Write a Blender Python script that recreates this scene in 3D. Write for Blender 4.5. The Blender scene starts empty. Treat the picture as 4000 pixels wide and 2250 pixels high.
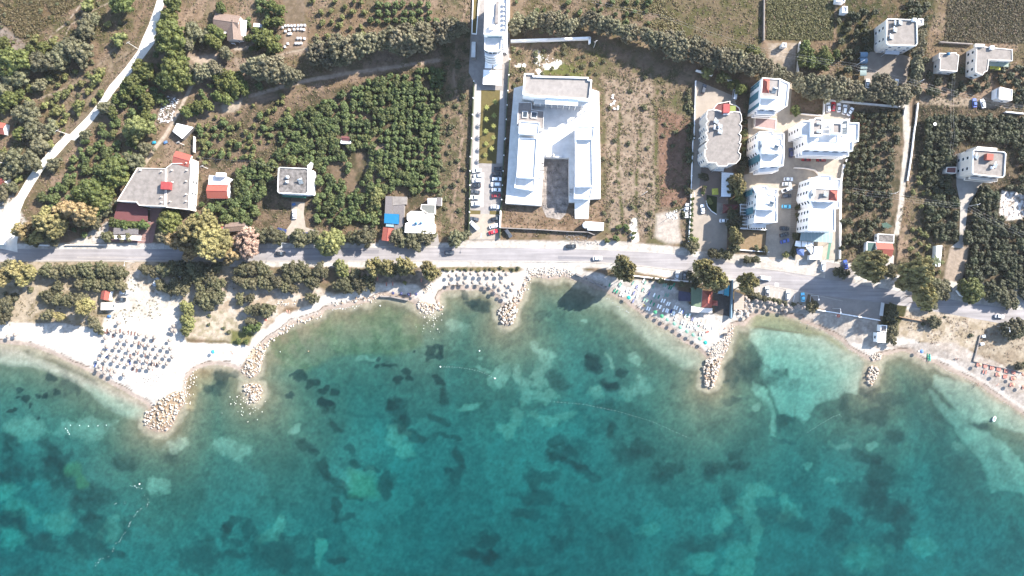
import bpy, bmesh, math, random
import numpy as np
from mathutils import Vector, Matrix
random.seed(7); RNG = np.random.default_rng(11)
sc = bpy.context.scene; COL = sc.collection
PXM = .12; CH = 325.0; PI = math.pi
SUN_AZ = (0.83, 0.56); SUN_EL = math.radians(34)

# ------------------------------------------------------------------ survey frames (name: origin x, y, scale)
TL = {'F': (0, 0, 1.5528), 'X': (0, 0, 1), 'C0': (0, 1000, .48309), 'C1': (650, 1000, .4142), 'C2': (1300, 1000, .34938),
      'C3': (2200, 980, .37956), 'C4': (2800, 980, .37961), 'C5': (3400, 1000, .48309), 'D1': (360, 1250, .17942),
      'D2': (1700, 1040, .15528), 'D3': (2340, 1080, .13805), 'D4': (2540, 1180, .13804), 'D5': (2840, 1100, .13199),
      'D6': (3760, 1380, .12422), 'D7': (1820, 640, .20713), 'D8': (3040, 380, .17942), 'E1': (1840, 0, .16563),
      'E2': (1980, 280, .19329), 'E3': (1960, 540, .24837), 'E4': (2700, 280, .19324), 'E5': (2700, 540, .24845),
      'E6': (3060, 640, .28986), 'G7': (0, 1400, .7764), 'G8': (2000, 1400, 1.3736)}
for i, x0 in enumerate((0, 650, 1300, 1950, 2600, 3300)):
    TL['A%d' % i] = (x0, 0, .37274); TL['B%d' % i] = (x0, 500, .37274)
def px(s):
    """'A1 480,155 770,185 B1 ...' -> list of survey positions"""
    out = []; t = 'X'
    for w in s.split():
        if ',' not in w: t = w; continue
        v = [float(a) for a in w.split(',')]; o = TL[t]
        out.append((o[0] + v[0] * o[2], o[1] + v[1] * o[2]) + tuple(v[2:]))
    return out
def scl(t): return TL[t][2] * PXM
def W(p, z=0.0):
    k = (CH - z) / CH * PXM
    return ((p[0] - 2000) * k, (1125 - p[1]) * k)
def WP(s, z=0.0): return [W(p, z) for p in px(s)]

# ------------------------------------------------------------------ colours and materials
G = 3.3
def lin(c): c /= 255.; return c / 12.92 if c <= .04045 else ((c + .055) / 1.055) ** 2.4
def alb(r, g, b): return tuple(min(.82, lin(v) / G) for v in (r, g, b))
def nodes(name):
    m = bpy.data.materials.new(name); m.use_nodes = True
    nt = m.node_tree; return m, nt, nt.nodes['Principled BSDF']
MC = {}
def mat(name, rgb, rough=.8, var=.12, scale=2.0, metal=0, bump=0, spec=.3):
    if name in MC: return MC[name]
    m, nt, b = nodes(name); N = nt.nodes; L = nt.links
    b.inputs['Roughness'].default_value = rough; b.inputs['Metallic'].default_value = metal
    b.inputs['Specular IOR Level'].default_value = spec
    g = N.new('ShaderNodeNewGeometry'); nz = N.new('ShaderNodeTexNoise')
    nz.inputs['Scale'].default_value = scale; nz.inputs['Detail'].default_value = 5; nz.inputs['Roughness'].default_value = .65
    L.new(g.outputs['Position'], nz.inputs['Vector'])
    r = N.new('ShaderNodeMapRange'); r.inputs['From Min'].default_value = .3; r.inputs['From Max'].default_value = .7
    r.inputs['To Min'].default_value = 1 - var; r.inputs['To Max'].default_value = 1 + var
    L.new(nz.outputs['Fac'], r.inputs['Value'])
    mx = N.new('ShaderNodeVectorMath'); mx.operation = 'SCALE'; mx.inputs[0].default_value = rgb[:3]
    L.new(r.outputs['Result'], mx.inputs['Scale']); L.new(mx.outputs[0], b.inputs['Base Color'])
    if bump:
        bp = N.new('ShaderNodeBump'); bp.inputs['Strength'].default_value = bump; bp.inputs['Distance'].default_value = .2
        L.new(nz.outputs['Fac'], bp.inputs['Height']); L.new(bp.outputs['Normal'], b.inputs['Normal'])
    MC[name] = m; return m
def striped(name, c1, c2, period, ang, duty=.5, rough=.8, var=.1, scale=2.0):
    """two tones in bands across the surface: tiles, boards, corrugation"""
    if name in MC: return MC[name]
    m = mat(name, c1, rough, var, scale); nt = m.node_tree; N = nt.nodes; L = nt.links
    b = N['Principled BSDF']; g = [n for n in N if n.type == 'NEW_GEOMETRY'][0]
    d = N.new('ShaderNodeVectorMath'); d.operation = 'DOT_PRODUCT'; d.inputs[1].default_value = (math.cos(ang) / period, math.sin(ang) / period, .35 / period)
    L.new(g.outputs['Position'], d.inputs[0])
    f = N.new('ShaderNodeMath'); f.operation = 'FRACT'; L.new(d.outputs['Value'], f.inputs[0])
    c = N.new('ShaderNodeMath'); c.operation = 'GREATER_THAN'; c.inputs[1].default_value = duty; L.new(f.outputs[0], c.inputs[0])
    src = b.inputs['Base Color'].links[0].from_socket
    mx = N.new('ShaderNodeMix'); mx.data_type = 'RGBA'; L.new(c.outputs[0], mx.inputs['Factor'])
    L.new(src, mx.inputs['A']); mx.inputs['B'].default_value = (*c2, 1); L.new(mx.outputs['Result'], b.inputs['Base Color'])
    return m
def leafmat(name, c1, c2, hue=.02):
    if name in MC: return MC[name]
    m, nt, b = nodes(name); N = nt.nodes; L = nt.links
    b.inputs['Roughness'].default_value = .6; b.inputs['Specular IOR Level'].default_value = .25
    o = N.new('ShaderNodeObjectInfo'); g = N.new('ShaderNodeNewGeometry')
    nz = N.new('ShaderNodeTexNoise'); nz.inputs['Scale'].default_value = .9; nz.inputs['Detail'].default_value = 6; nz.inputs['Roughness'].default_value = .75
    L.new(g.outputs['Position'], nz.inputs['Vector'])
    r = N.new('ShaderNodeMapRange'); r.inputs['From Min'].default_value = .35; r.inputs['From Max'].default_value = .65
    L.new(nz.outputs['Fac'], r.inputs['Value'])
    mx = N.new('ShaderNodeMix'); mx.data_type = 'RGBA'; mx.inputs['A'].default_value = (*c1, 1); mx.inputs['B'].default_value = (*c2, 1)
    L.new(r.outputs['Result'], mx.inputs['Factor'])
    hs = N.new('ShaderNodeHueSaturation'); hs.inputs['Saturation'].default_value = .93; L.new(mx.outputs['Result'], hs.inputs['Color'])
    a = N.new('ShaderNodeMapRange'); a.inputs['To Min'].default_value = .72; a.inputs['To Max'].default_value = 1.28
    L.new(o.outputs['Random'], a.inputs['Value']); L.new(a.outputs['Result'], hs.inputs['Value'])
    h = N.new('ShaderNodeMapRange'); h.inputs['To Min'].default_value = .5 - hue; h.inputs['To Max'].default_value = .5 + hue
    ri = N.new('ShaderNodeMath'); ri.operation = 'MULTIPLY'; ri.inputs[1].default_value = 7.31; L.new(o.outputs['Random'], ri.inputs[0])
    rf = N.new('ShaderNodeMath'); rf.operation = 'FRACT'; L.new(ri.outputs[0], rf.inputs[0]); L.new(rf.outputs[0], h.inputs['Value'])
    L.new(h.outputs['Result'], hs.inputs['Hue']); L.new(hs.outputs['Color'], b.inputs['Base Color'])
    MC[name] = m; return m
WHITE = mat('white_render', (.76, .75, .74), .8, .05, .6)
CREAM = mat('cream_render', (.62, .56, .5), .8, .06, .6)
CONC = mat('concrete', alb(196, 186, 180), .9, .22, .35, bump=.1)
CONCL = mat('pale_concrete', (.5, .49, .475), .9, .14, .35)
GREYR = mat('weathered_roof', alb(188, 179, 172), .9, .26, .5)
STAIN = mat('lichen_roof', alb(158, 152, 148), .95, .7, .7)
TERRA = striped('clay_tiles', alb(226, 130, 112), alb(190, 100, 86), .35, 0.0, .72)
TERRV = striped('clay_tiles_crosswise', alb(226, 130, 112), alb(190, 100, 86), .35, PI / 2, .72)
OLDT = striped('old_clay_tiles', alb(186, 162, 148), alb(150, 126, 114), .4, .1, .7, var=.3)
REDT = mat('red_sheet', alb(214, 96, 96), .7, .1, 1)
DRED = mat('dark_red_sheet', alb(150, 92, 92), .8, .1, 1)
TEAL = mat('blue_render', alb(120, 192, 214), .8, .06, .6)
GLASS = mat('dark_glass', (.03, .04, .05), .12, .1, 3, spec=.6)
SOLAR = striped('solar_glass', (.1, .12, .135), (.35, .38, .4), .5, .5, .85, .5)
METAL = mat('galvanised', (.45, .47, .5), .45, .15, 1, metal=.3)
CORR = striped('corrugated_sheet', alb(176, 168, 166), alb(140, 132, 132), .3, .1, .6, var=.3)
CORRW = striped('white_corrugated', (.66, .68, .7), (.5, .52, .55), .8, 1.55, .86)
TIMB = mat('timber', (.2, .13, .08), .8, .25, 3)
DARK = mat('dark_metal', (.03, .03, .035), .6, .1, 3)
BLUEW = mat('blue_plastic', alb(60, 165, 225), .5, .12, 3)
GREENA = mat('green_awning', alb(70, 150, 125), .7, .1, 2)
YEL = mat('yellow_fabric', alb(250, 245, 110), .8, .05, 2)
STONE = mat('stone', (.5, .45, .4), .9, .25, 2, bump=.3)
THATCH = striped('thatch', alb(216, 202, 192), alb(172, 156, 146), .16, .8, .7, .95, .25, 5)
POLE = mat('pole_wood', (.32, .27, .22), .8, .2, 5)

# ------------------------------------------------------------------ mesh builder
ICO = None
def ico():
    global ICO
    if ICO is None:
        bm = bmesh.new(); bmesh.ops.create_icosphere(bm, subdivisions=2, radius=1)
        v = np.array([x.co[:] for x in bm.verts]); f = np.array([[y.index for y in x.verts] for x in bm.faces]); bm.free()
        bm = bmesh.new(); bmesh.ops.create_icosphere(bm, subdivisions=1, radius=1)
        v1 = np.array([x.co[:] for x in bm.verts]); f1 = np.array([[y.index for y in x.verts] for x in bm.faces]); bm.free()
        ICO = (v, f, v1, f1)
    return ICO
def meshdata(name, v, f, mats, mi=None, smooth=False):
    me = bpy.data.meshes.new(name); me.from_pydata([tuple(a) for a in v], [], [tuple(a) for a in f])
    for m in mats: me.materials.append(m)
    if mi is not None: me.polygons.foreach_set('material_index', mi)
    if smooth: me.polygons.foreach_set('use_smooth', [True] * len(me.polygons))
    me.update(); return me
def bigmesh(name, v, f, mats, smooth=False):
    """v (n,3), f (m,k) arrays, fast"""
    me = bpy.data.meshes.new(name); n = len(v); m, k = f.shape
    me.vertices.add(n); me.vertices.foreach_set('co', np.ascontiguousarray(v, dtype=np.float32).ravel())
    me.loops.add(m * k); me.loops.foreach_set('vertex_index', np.ascontiguousarray(f, dtype=np.int32).ravel())
    me.polygons.add(m); me.polygons.foreach_set('loop_start', np.arange(0, m * k, k, dtype=np.int32))
    if smooth: me.polygons.foreach_set('use_smooth', np.ones(m, dtype=bool))
    for x in mats: me.materials.append(x)
    me.update(calc_edges=True); me.validate(); return me
def link(name, me, parent=None, loc=None, rz=0, **kw):
    o = bpy.data.objects.new(name, me); COL.objects.link(o)
    if parent is not None: o.parent = parent
    if loc is not None: o.location = loc
    if rz: o.rotation_euler[2] = rz
    for k, v in kw.items(): o[k] = v
    return o
def tag(o, label=None, cat=None, group=None, kind=None):
    if label: o['label'] = label
    if cat: o['category'] = cat
    if group: o['group'] = group
    if kind: o['kind'] = kind
    return o
def thing(name, label, cat, loc=(0, 0, 0), rz=0, group=None):
    return tag(link(name, None, None, loc, rz), label, cat, group)
class MB:
    def __init__(s): s.v = []; s.f = []; s.m = []
    def add(s, v, f, m=0):
        n = len(s.v); s.v += [tuple(a) for a in v]; s.f += [tuple(i + n for i in a) for a in f]; s.m += [m] * len(f)
    def box(s, c, d, rz=0, m=0, bottom=True):
        x, y, z = (a / 2 for a in d); ca, sa = math.cos(rz), math.sin(rz)
        v = [(c[0] + ca * a - sa * b, c[1] + sa * a + ca * b, c[2] + e) for e in (-z, z) for a, b in ((-x, -y), (x, -y), (x, y), (-x, y))]
        s.add(v, [(0, 3, 2, 1), (4, 5, 6, 7), (0, 1, 5, 4), (1, 2, 6, 5), (2, 3, 7, 6), (3, 0, 4, 7)], m)
    def prism(s, poly, z0, z1, m=0, top=True, bot=False, ms=None):
        p = ccw(poly); n = len(p)
        v = [(a, b, z0) for a, b in p] + [(a, b, z1) for a, b in p]
        s.add(v, [(i, (i + 1) % n, n + (i + 1) % n, n + i) for i in range(n)], m if ms is None else ms)
        if top: s.add([(a, b, z1) for a, b in p], [tuple(range(n))], m)
        if bot: s.add([(a, b, z0) for a, b in p], [tuple(range(n))[::-1]], m)
    def flat(s, poly, z, m=0):
        p = ccw(poly); s.add([(a, b, z) for a, b in p], [tuple(range(len(p)))], m)
    def bar(s, p, q, r, n=6, r2=None, m=0, caps=True):
        p = Vector(p); q = Vector(q); d = (q - p); L = d.length
        if L < 1e-6: return
        d /= L; a = d.orthogonal().normalized(); b = d.cross(a); r2 = r if r2 is None else r2
        v = []
        for c, rr in ((p, r), (q, r2)):
            for i in range(n):
                t = 2 * PI * i / n; v.append(c + a * math.cos(t) * rr + b * math.sin(t) * rr)
        f = [(i, (i + 1) % n, n + (i + 1) % n, n + i) for i in range(n)]
        if caps: f += [tuple(range(n))[::-1], tuple(range(n, 2 * n))]
        s.add(v, f, m)
    def lathe(s, prof, n=16, c=(0, 0, 0), m=0, ph=0):
        v = []
        for r, z in prof:
            for i in range(n):
                t = 2 * PI * i / n + ph; v.append((c[0] + r * math.cos(t), c[1] + r * math.sin(t), c[2] + z))
        f = []
        for j in range(len(prof) - 1):
            for i in range(n): f.append((j * n + i, j * n + (i + 1) % n, (j + 1) * n + (i + 1) % n, (j + 1) * n + i))
        s.add(v, f, m)
    def mesh(s, name, mats, smooth=False):
        if not isinstance(mats, (list, tuple)): mats = [mats]
        return meshdata(name, s.v, s.f, mats, s.m, smooth)
    def build(s, name, mats, parent=None, smooth=False, loc=None, rz=0):
        return link(name, s.mesh(name, mats, smooth), parent, loc, rz)
def area(p): return sum(p[i][0] * p[(i + 1) % len(p)][1] - p[(i + 1) % len(p)][0] * p[i][1] for i in range(len(p))) / 2
def ccw(p):
    p = [tuple(a[:2]) for a in p]
    return p if area(p) > 0 else p[::-1]
def inset(p, d):
    p = ccw(p); n = len(p); out = []
    for i in range(n):
        a, b, c = (Vector(p[(i + k - 1) % n]) for k in range(3))
        e1 = (b - a).normalized(); e2 = (c - b).normalized()
        n1 = Vector((-e1.y, e1.x)); n2 = Vector((-e2.y, e2.x)); h = n1 + n2
        k = h.dot(n1)
        out.append(tuple(b + h * (d / max(k, .35))))
    return out
def inpoly(x, y, P):
    c = False; j = len(P) - 1
    for i in range(len(P)):
        if (P[i][1] > y) != (P[j][1] > y) and x < (P[j][0] - P[i][0]) * (y - P[i][1]) / (P[j][1] - P[i][1]) + P[i][0]: c = not c
        j = i
    return c

# ------------------------------------------------------------------ numpy noise and distance fields
TAB = RNG.random((512, 512)).astype(np.float32)
def vnoise(x, y, seed=0):
    x = x + seed * 37.7; y = y + seed * 91.3
    ix = np.floor(x).astype(int); iy = np.floor(y).astype(int); fx = x - ix; fy = y - iy
    fx = fx * fx * (3 - 2 * fx); fy = fy * fy * (3 - 2 * fy)
    a = TAB[ix & 511, iy & 511]; b = TAB[(ix + 1) & 511, iy & 511]; c = TAB[ix & 511, (iy + 1) & 511]; d = TAB[(ix + 1) & 511, (iy + 1) & 511]
    return (a * (1 - fx) + b * fx) * (1 - fy) + (c * (1 - fx) + d * fx) * fy
def fbm(x, y, s, oc=4, seed=0):
    t = 0; a = 1; n = 0
    for i in range(oc):
        t = t + a * vnoise(x / s, y / s, seed + i * 3); n += a; a *= .55; s *= .48
    return t / n
def sdf(P, x, y):
    """signed distance, negative inside"""
    P = np.array([p[:2] for p in P], dtype=np.float64); n = len(P)
    d = np.full(x.shape, 1e18); ins = np.zeros(x.shape, bool)
    for i in range(n):
        a = P[i]; b = P[(i + 1) % n]; e = b - a
        wx = x - a[0]; wy = y - a[1]; L = max(e @ e, 1e-9)
        t = np.clip((wx * e[0] + wy * e[1]) / L, 0, 1)
        d = np.minimum(d, (wx - e[0] * t) ** 2 + (wy - e[1] * t) ** 2)
        if abs(e[1]) > 1e-9:
            c = ((a[1] > y) != (b[1] > y)) & (x < e[0] * (y - a[1]) / e[1] + a[0]); ins ^= c
    return np.where(ins, -1, 1) * np.sqrt(d)
def pdist(P, x, y):
    d = np.full(x.shape, 1e18)
    for a, b in zip(P[:-1], P[1:]):
        ex, ey = b[0] - a[0], b[1] - a[1]; wx = x - a[0]; wy = y - a[1]; L = max(ex * ex + ey * ey, 1e-9)
        t = np.clip((wx * ex + wy * ey) / L, 0, 1); d = np.minimum(d, (wx - ex * t) ** 2 + (wy - ey * t) ** 2)
    return np.sqrt(d)

# ------------------------------------------------------------------ terrain: one sheet of land and seabed
COAST = px("F -700,860 -60,860 30,866 70,868 110,882 150,900 190,918 230,938 270,962 310,983 345,1003 368,1018 374,1030 365,1045 362,1062 372,1078 395,1087 415,1088 430,1078 438,1060 448,1040 462,1018 466,1000 468,975 470,955 485,935 500,926 520,920 545,917 575,921 600,931 618,940 "
           "C1 700,1095 760,1135 800,1150 850,1130 880,1080 895,1000 910,900 930,850 970,800 1040,760 1120,700 1180,650 1280,625 1380,590 1470,560 1500,510 1600,495 1690,490 "
           "C2 250,540 400,520 430,498 530,455 600,445 650,452 840,492 900,520 940,590 985,620 1080,625 1150,600 1195,540 1190,480 1205,420 1250,390 1400,377 1540,387 1640,378 1760,405 1800,445 1840,495 1885,560 1850,620 1870,700 1895,765 1940,785 1985,770 2020,740 2055,640 2060,560 2105,500 2130,430 2150,350 2175,285 2230,240 2320,238 2400,262 2500,258 "
           "C3 0,262 60,290 130,312 230,345 330,392 420,414 480,445 560,482 640,532 720,592 800,652 880,702 960,762 1020,792 1080,812 1180,892 1280,962 1380,1012 1440,1062 1485,1110 1465,1150 1440,1200 1440,1290 1450,1380 1500,1415 1550,1400 1570,1340 1600,1250 1612,1180 1640,1110 1680,1020 1710,920 1740,850 1757,775 "
           "C4 225,758 275,775 300,762 345,705 400,665 430,650 560,640 650,650 740,680 860,695 870,735 960,765 1080,812 1180,870 1280,930 1340,1000 1430,1050 1500,1090 1570,1125 1620,1140 1690,1110 1720,1070 1780,1052 "
           "C5 60,815 100,803 150,797 250,772 310,782 380,822 440,852 520,867 600,912 700,952 760,982 820,1008 900,1052 960,1102 1050,1162 1130,1212 1242,1285 1300,1320 X 4700,1950 4700,-900 -1100,-900")
ISLE1 = px("C1 740,1220 800,1205 880,1215 905,1260 890,1330 860,1375 810,1370 770,1330 740,1270")
ISLE2 = px("C4 1560,1195 1610,1180 1650,1205 1640,1290 1610,1350 1570,1380 1530,1360 1540,1270")
gx = np.concatenate([[-9000, -5000, -2500, -1200, -700], np.arange(-400, 4401, 5.), [4700, 5200, 6500, 9000, 13000]])
gy = np.concatenate([[-9000, -5000, -2500, -1200, -700], np.arange(-300, 2601, 5.), [2900, 3400, 4500, 7000, 12000]])
PX, PY = np.meshgrid(gx, gy)
wx = (fbm(PX, PY, 60, 3, 1) - .5) * 16; wy = (fbm(PX, PY, 60, 3, 2) - .5) * 16
dC = -sdf(COAST, PX + wx * .35, PY + wy * .35)
dC = np.maximum(dC, -sdf(ISLE1, PX, PY)); dC = np.maximum(dC, -sdf(ISLE2, PX, PY))
dm = dC * PXM; nz1 = fbm(PX, PY, 220, 4, 5)
ZL = np.minimum(0, -1 + dm * .13)
dep = np.where(-dm < 20, -dm * .05, 1.0 + np.clip(-dm - 20, 0, 200) * .036)
dep = dep * (0.8 + .5 * nz1)
GZ = np.where(dC > 0, ZL, -1.02 - dep)
LAND = dC > 0
base = np.zeros(PX.shape + (3,))
def setc(mask, c):
    m = mask[..., None]; base[:] = base * (1 - m) + np.asarray(c) * m
def sstep(d, soft): return np.clip(.5 - d / max(soft, .01), 0, 1)
def mixn(c1, c2, s, seed, lo=.4, hi=.6):
    n = np.clip((fbm(PX, PY, s, 5, seed) - lo) / (hi - lo), 0, 1)[..., None]
    return np.asarray(c1) * (1 - n) + np.asarray(c2) * n
ZONES = []
def zone(s, c1, c2=None, ns=30, soft=6, warp=1.0, keep=1.0, seed=9):
    P = px(s); xs = [p[0] for p in P]; ys = [p[1] for p in P]; mg = 30
    i0, i1 = np.searchsorted(gx, (min(xs) - mg, max(xs) + mg)); j0, j1 = np.searchsorted(gy, (min(ys) - mg, max(ys) + mg))
    if i1 <= i0 or j1 <= j0: return
    x = PX[j0:j1, i0:i1]; y = PY[j0:j1, i0:i1]
    d = sdf(P, x + wx[j0:j1, i0:i1] * warp, y + wy[j0:j1, i0:i1] * warp)
    m = sstep(d, soft)[..., None] * keep
    c = np.asarray(c1) * np.ones(x.shape + (3,))
    if c2 is not None:
        n = np.clip((fbm(x, y, ns, 5, seed) - .4) / .2, 0, 1)[..., None]; c = c * (1 - n) + np.asarray(c2) * n
    base[j0:j1, i0:i1] = base[j0:j1, i0:i1] * (1 - m) + c * m
def track(s, w, c, soft=3, warp=.4, keep=1.0, brk=0):
    P = px(s); xs = [p[0] for p in P]; ys = [p[1] for p in P]; mg = w + 20
    i0, i1 = np.searchsorted(gx, (min(xs) - mg, max(xs) + mg)); j0, j1 = np.searchsorted(gy, (min(ys) - mg, max(ys) + mg))
    if i1 <= i0 or j1 <= j0: return
    x = PX[j0:j1, i0:i1]; y = PY[j0:j1, i0:i1]
    d = pdist(P, x + wx[j0:j1, i0:i1] * warp, y + wy[j0:j1, i0:i1] * warp) - w / 2
    m = sstep(d, soft) * keep
    if brk: m = m * np.clip((fbm(x, y, 14, 3, 21) - brk) / .1, 0, 1)
    m = m[..., None]; base[j0:j1, i0:i1] = base[j0:j1, i0:i1] * (1 - m) + np.asarray(c) * m
def blob(s, c, soft=.5, warp=2.2, keep=1.0):
    """ellipses 'x,y,rx,ry[,deg]' with ragged edges"""
    for p in px(s):
        t = s.split()[0]
    t = 'X'
    for w_ in s.split():
        if ',' not in w_: t = w_; continue
        v = [float(a) for a in w_.split(',')]; o = TL[t]; k = o[2]
        cx, cy, rx, ry = o[0] + v[0] * k, o[1] + v[1] * k, v[2] * k, v[3] * k; an = math.radians(v[4]) if len(v) > 4 else 0
        R = max(rx, ry) * 1.5 + 15
        i0, i1 = np.searchsorted(gx, (cx - R, cx + R)); j0, j1 = np.searchsorted(gy, (cy - R, cy + R))
        if i1 <= i0 or j1 <= j0: continue
        x = PX[j0:j1, i0:i1] + wx[j0:j1, i0:i1] * warp - cx; y = PY[j0:j1, i0:i1] + wy[j0:j1, i0:i1] * warp - cy
        u = x * math.cos(an) + y * math.sin(an); q = -x * math.sin(an) + y * math.cos(an)
        d = np.sqrt((u / rx) ** 2 + (q / ry) ** 2) + (fbm(PX[j0:j1, i0:i1], PY[j0:j1, i0:i1], 34, 6, 31) - .5) * 1.5
        m = (np.clip((1 + soft / 2 - d) / soft, 0, 1) * keep)[..., None]
        base[j0:j1, i0:i1] = base[j0:j1, i0:i1] * (1 - m) + np.asarray(c) * m
EARTH = alb(178, 152, 128); DRY = alb(152, 128, 100); OLIV = alb(112, 108, 70); GRN = alb(92, 100, 55); PALE = alb(214, 196, 174)
SAND = (.31, .283, .25); GRAV = (.29, .27, .242); TAN = alb(190, 168, 140); BROWN = alb(128, 108, 84)
base[:] = mixn(EARTH, DRY, 90, 3)
m0 = np.clip((fbm(PX, PY, 45, 4, 7) - .5) / .12, 0, 1)[..., None]; base[:] = base * (1 - .55 * m0) + np.asarray(OLIV) * .55 * m0
# scrub hillside on the left
zone("F -300,-200 380,-200 400,0 300,250 180,380 60,480 -300,560", alb(158, 134, 108), alb(112, 106, 70), 40, 20)
zone("A0 -300,-200 860,-100 840,40 700,110 560,240 350,380 200,400 0,210 -300,100", alb(134, 112, 82), alb(102, 100, 58), 34, 14)
zone("A0 -200,250 60,290 280,470 300,540 60,560 -200,500", alb(176, 160, 146), None, soft=12)
track("A0 860,20 760,160 690,250 560,350 500,430", 6, PALE, brk=.35)
track("A0 1160,20 1020,80 860,180 740,260 690,370", 4, PALE, brk=.4)
track("A0 1200,520 1080,640 900,800 760,900 400,1040", 7, PALE, keep=.7, brk=.3)
track("A0 1420,490 1240,620 1130,740 950,930 700,1260", 7, alb(190, 172, 150), keep=.7, brk=.3)
zone("F 180,200 330,90 370,120 230,330 120,420 60,400", alb(172, 152, 128), alb(140, 124, 98), 20, 30, keep=.7)
# farm in the middle of the left half
zone("A1 100,520 560,560 860,620 1480,500 1480,560 900,700 600,760 260,690", alb(190, 168, 146), alb(164, 142, 120), 24, 10)
zone("A1 220,590 540,560 520,640 400,700 290,660", alb(224, 202, 180), None, soft=8)
zone("A1 1230,-40 1450,-40 1450,230 1240,240", alb(158, 138, 116), alb(140, 122, 98), 12, 5, .2)
zone("A1 1240,240 1470,260 1470,500 1230,520", alb(176, 152, 130), None, soft=6)
track("A1 720,510 850,500 940,420 1010,330", 12, PALE); track("A1 900,650 1150,590 1470,505 1475,620", 5, PALE)
track("F 420,290 520,265 640,238 760,205 900,180 1000,168 1110,150", 15, alb(214, 190, 168), brk=.12)
track("F 500,300 640,255 760,222", 5, alb(150, 130, 112))
track("A1 330,20 250,110 180,230 170,330", 14, alb(190, 164, 138), brk=.2)
zone("F 470,270 640,250 660,330 560,380 500,400", alb(182, 156, 132), alb(150, 132, 104), 20, 16)
track("F 484,214 455,270 420,335 385,380 362,418", 14, alb(226, 206, 184))
zone("A1 0,980 150,1020 80,1200 60,1290 -120,1290 -60,1080", alb(206, 192, 178), alb(150, 132, 116), 12, 6)
zone("F 555,260 610,250 600,280 560,284", PALE, None, soft=8)
# orchard floor
zone("F 480,330 640,260 880,215 985,180 1108,165 1112,560 480,590", alb(150, 128, 104), alb(98, 92, 66), 30, 12)
zone("F 930,380 965,360 985,420 950,470 915,480", alb(186, 164, 142), None, soft=10)
# strip and fields beyond
zone("F 1112,-60 1185,-60 1180,600 1108,600", alb(160, 138, 112), alb(110, 106, 74), 22, 6, .3)
track("F 1182,0 1150,80 1142,200 1165,330 1150,450 1135,560", 10, alb(186, 160, 136), brk=.3)
zone("F 1290,-60 1760,-60 1900,-20 1915,160 1800,150 1600,90 1430,60 1290,60", alb(160, 138, 114), alb(112, 104, 70), 22, 8)
zone("F 1640,-60 1918,-60 1916,150 1850,150 1700,100", alb(136, 120, 92), alb(106, 104, 64), 36, 12)
zone("F 1925,-60 2100,-60 2096,102 1926,102", alb(112, 104, 68), alb(92, 90, 52), 14, 5, .2)
zone("F 1930,108 2005,108 1998,205 1945,205", alb(206, 188, 168), alb(184, 164, 140), 16, 5, .3)
zone("F 2380,-60 2800,-60 2800,112 2380,108", alb(128, 110, 84), alb(92, 90, 56), 16, 6, .3)
zone("F 2290,270 2576,290 2900,300 2900,285 2576,262 2330,240", alb(190, 170, 146), None, soft=8)
zone("F 2108,-60 2370,-60 2310,240 2100,240", alb(132, 112, 84), alb(84, 86, 50), 20, 8)
# plot round the unfinished building and the vacant lot
zone("F 1285,100 1500,95 1740,190 1745,600 1660,620 1510,580 1510,330 1500,220 1285,230", alb(164, 142, 118), alb(118, 112, 78), 30, 6, .5)
zone("F 1520,200 1640,190 1650,560 1620,590 1530,580", alb(178, 156, 134), alb(200, 178, 156), 16, 14, keep=.8)
for q in ("F 1560,260 1556,420 1570,590", "F 1655,230 1650,400 1655,600", "F 1610,330 1600,470 1605,580", "F 1700,210 1706,400 1700,560"): track(q, 13, alb(108, 110, 66), soft=8, warp=1.2, brk=.35)
zone("F 1655,270 1735,300 1735,520 1660,520", alb(170, 134, 114), alb(150, 118, 96), 10, 8, .5)
zone("A3 800,500 1100,560 1000,800 880,850 700,760", alb(112, 114, 66), alb(150, 130, 100), 16, 12)
zone("A3 480,700 650,650 880,760 880,830 460,770", alb(124, 128, 72), None, soft=6)
blob("A3 410,600,55,75 560,680,90,35 230,700,60,25 430,760,30,30", (.7, .67, .6), .4)
zone("B3 20,850 700,900 950,900 1090,760 1100,1000 950,1080 20,1050", alb(172, 146, 120), alb(150, 124, 98), 20, 6)
zone("B3 1400,950 1450,950 1460,1180 1390,1200 1370,1060", (.6, .57, .52), None, soft=10)
zone("B3 1650,900 1880,880 1900,1200 1780,1210 1640,1130", alb(226, 212, 198), None, soft=16)
track("A3 1040,880 1200,960 1310,1010", 4, alb(196, 174, 150)); track("A3 1370,1050 1490,1150 1540,950 1580,780", 4, alb(196, 174, 150))
track("B3 0,1020 700,1060", 10, alb(190, 160, 134), brk=.2)
# right orchards
zone("F 2128,275 2290,270 2250,700 2110,660", alb(152, 132, 108), alb(92, 86, 62), 18, 6)
zone("F 2300,262 2900,290 2900,760 2290,720", alb(126, 110, 86), alb(64, 62, 44), 22, 8)
zone("F 2296,430 2340,420 2400,700 2280,720", alb(150, 132, 106), alb(110, 100, 70), 14, 12)
zone("F 2390,625 2440,620 2420,700 2370,720", alb(200, 180, 160), None, soft=8)
zone("B5 1650,650 1900,690 1900,950 1700,960 1620,900", (.58, .54, .5), alb(200, 184, 168), 8, 6)
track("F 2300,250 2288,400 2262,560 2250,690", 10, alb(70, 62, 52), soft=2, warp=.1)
track("A5 640,1100 650,1449", 24, alb(240, 230, 214), warp=.1); track("B5 665,0 625,400 590,800 545,1100", 20, alb(240, 228, 212), warp=.1)
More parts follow.
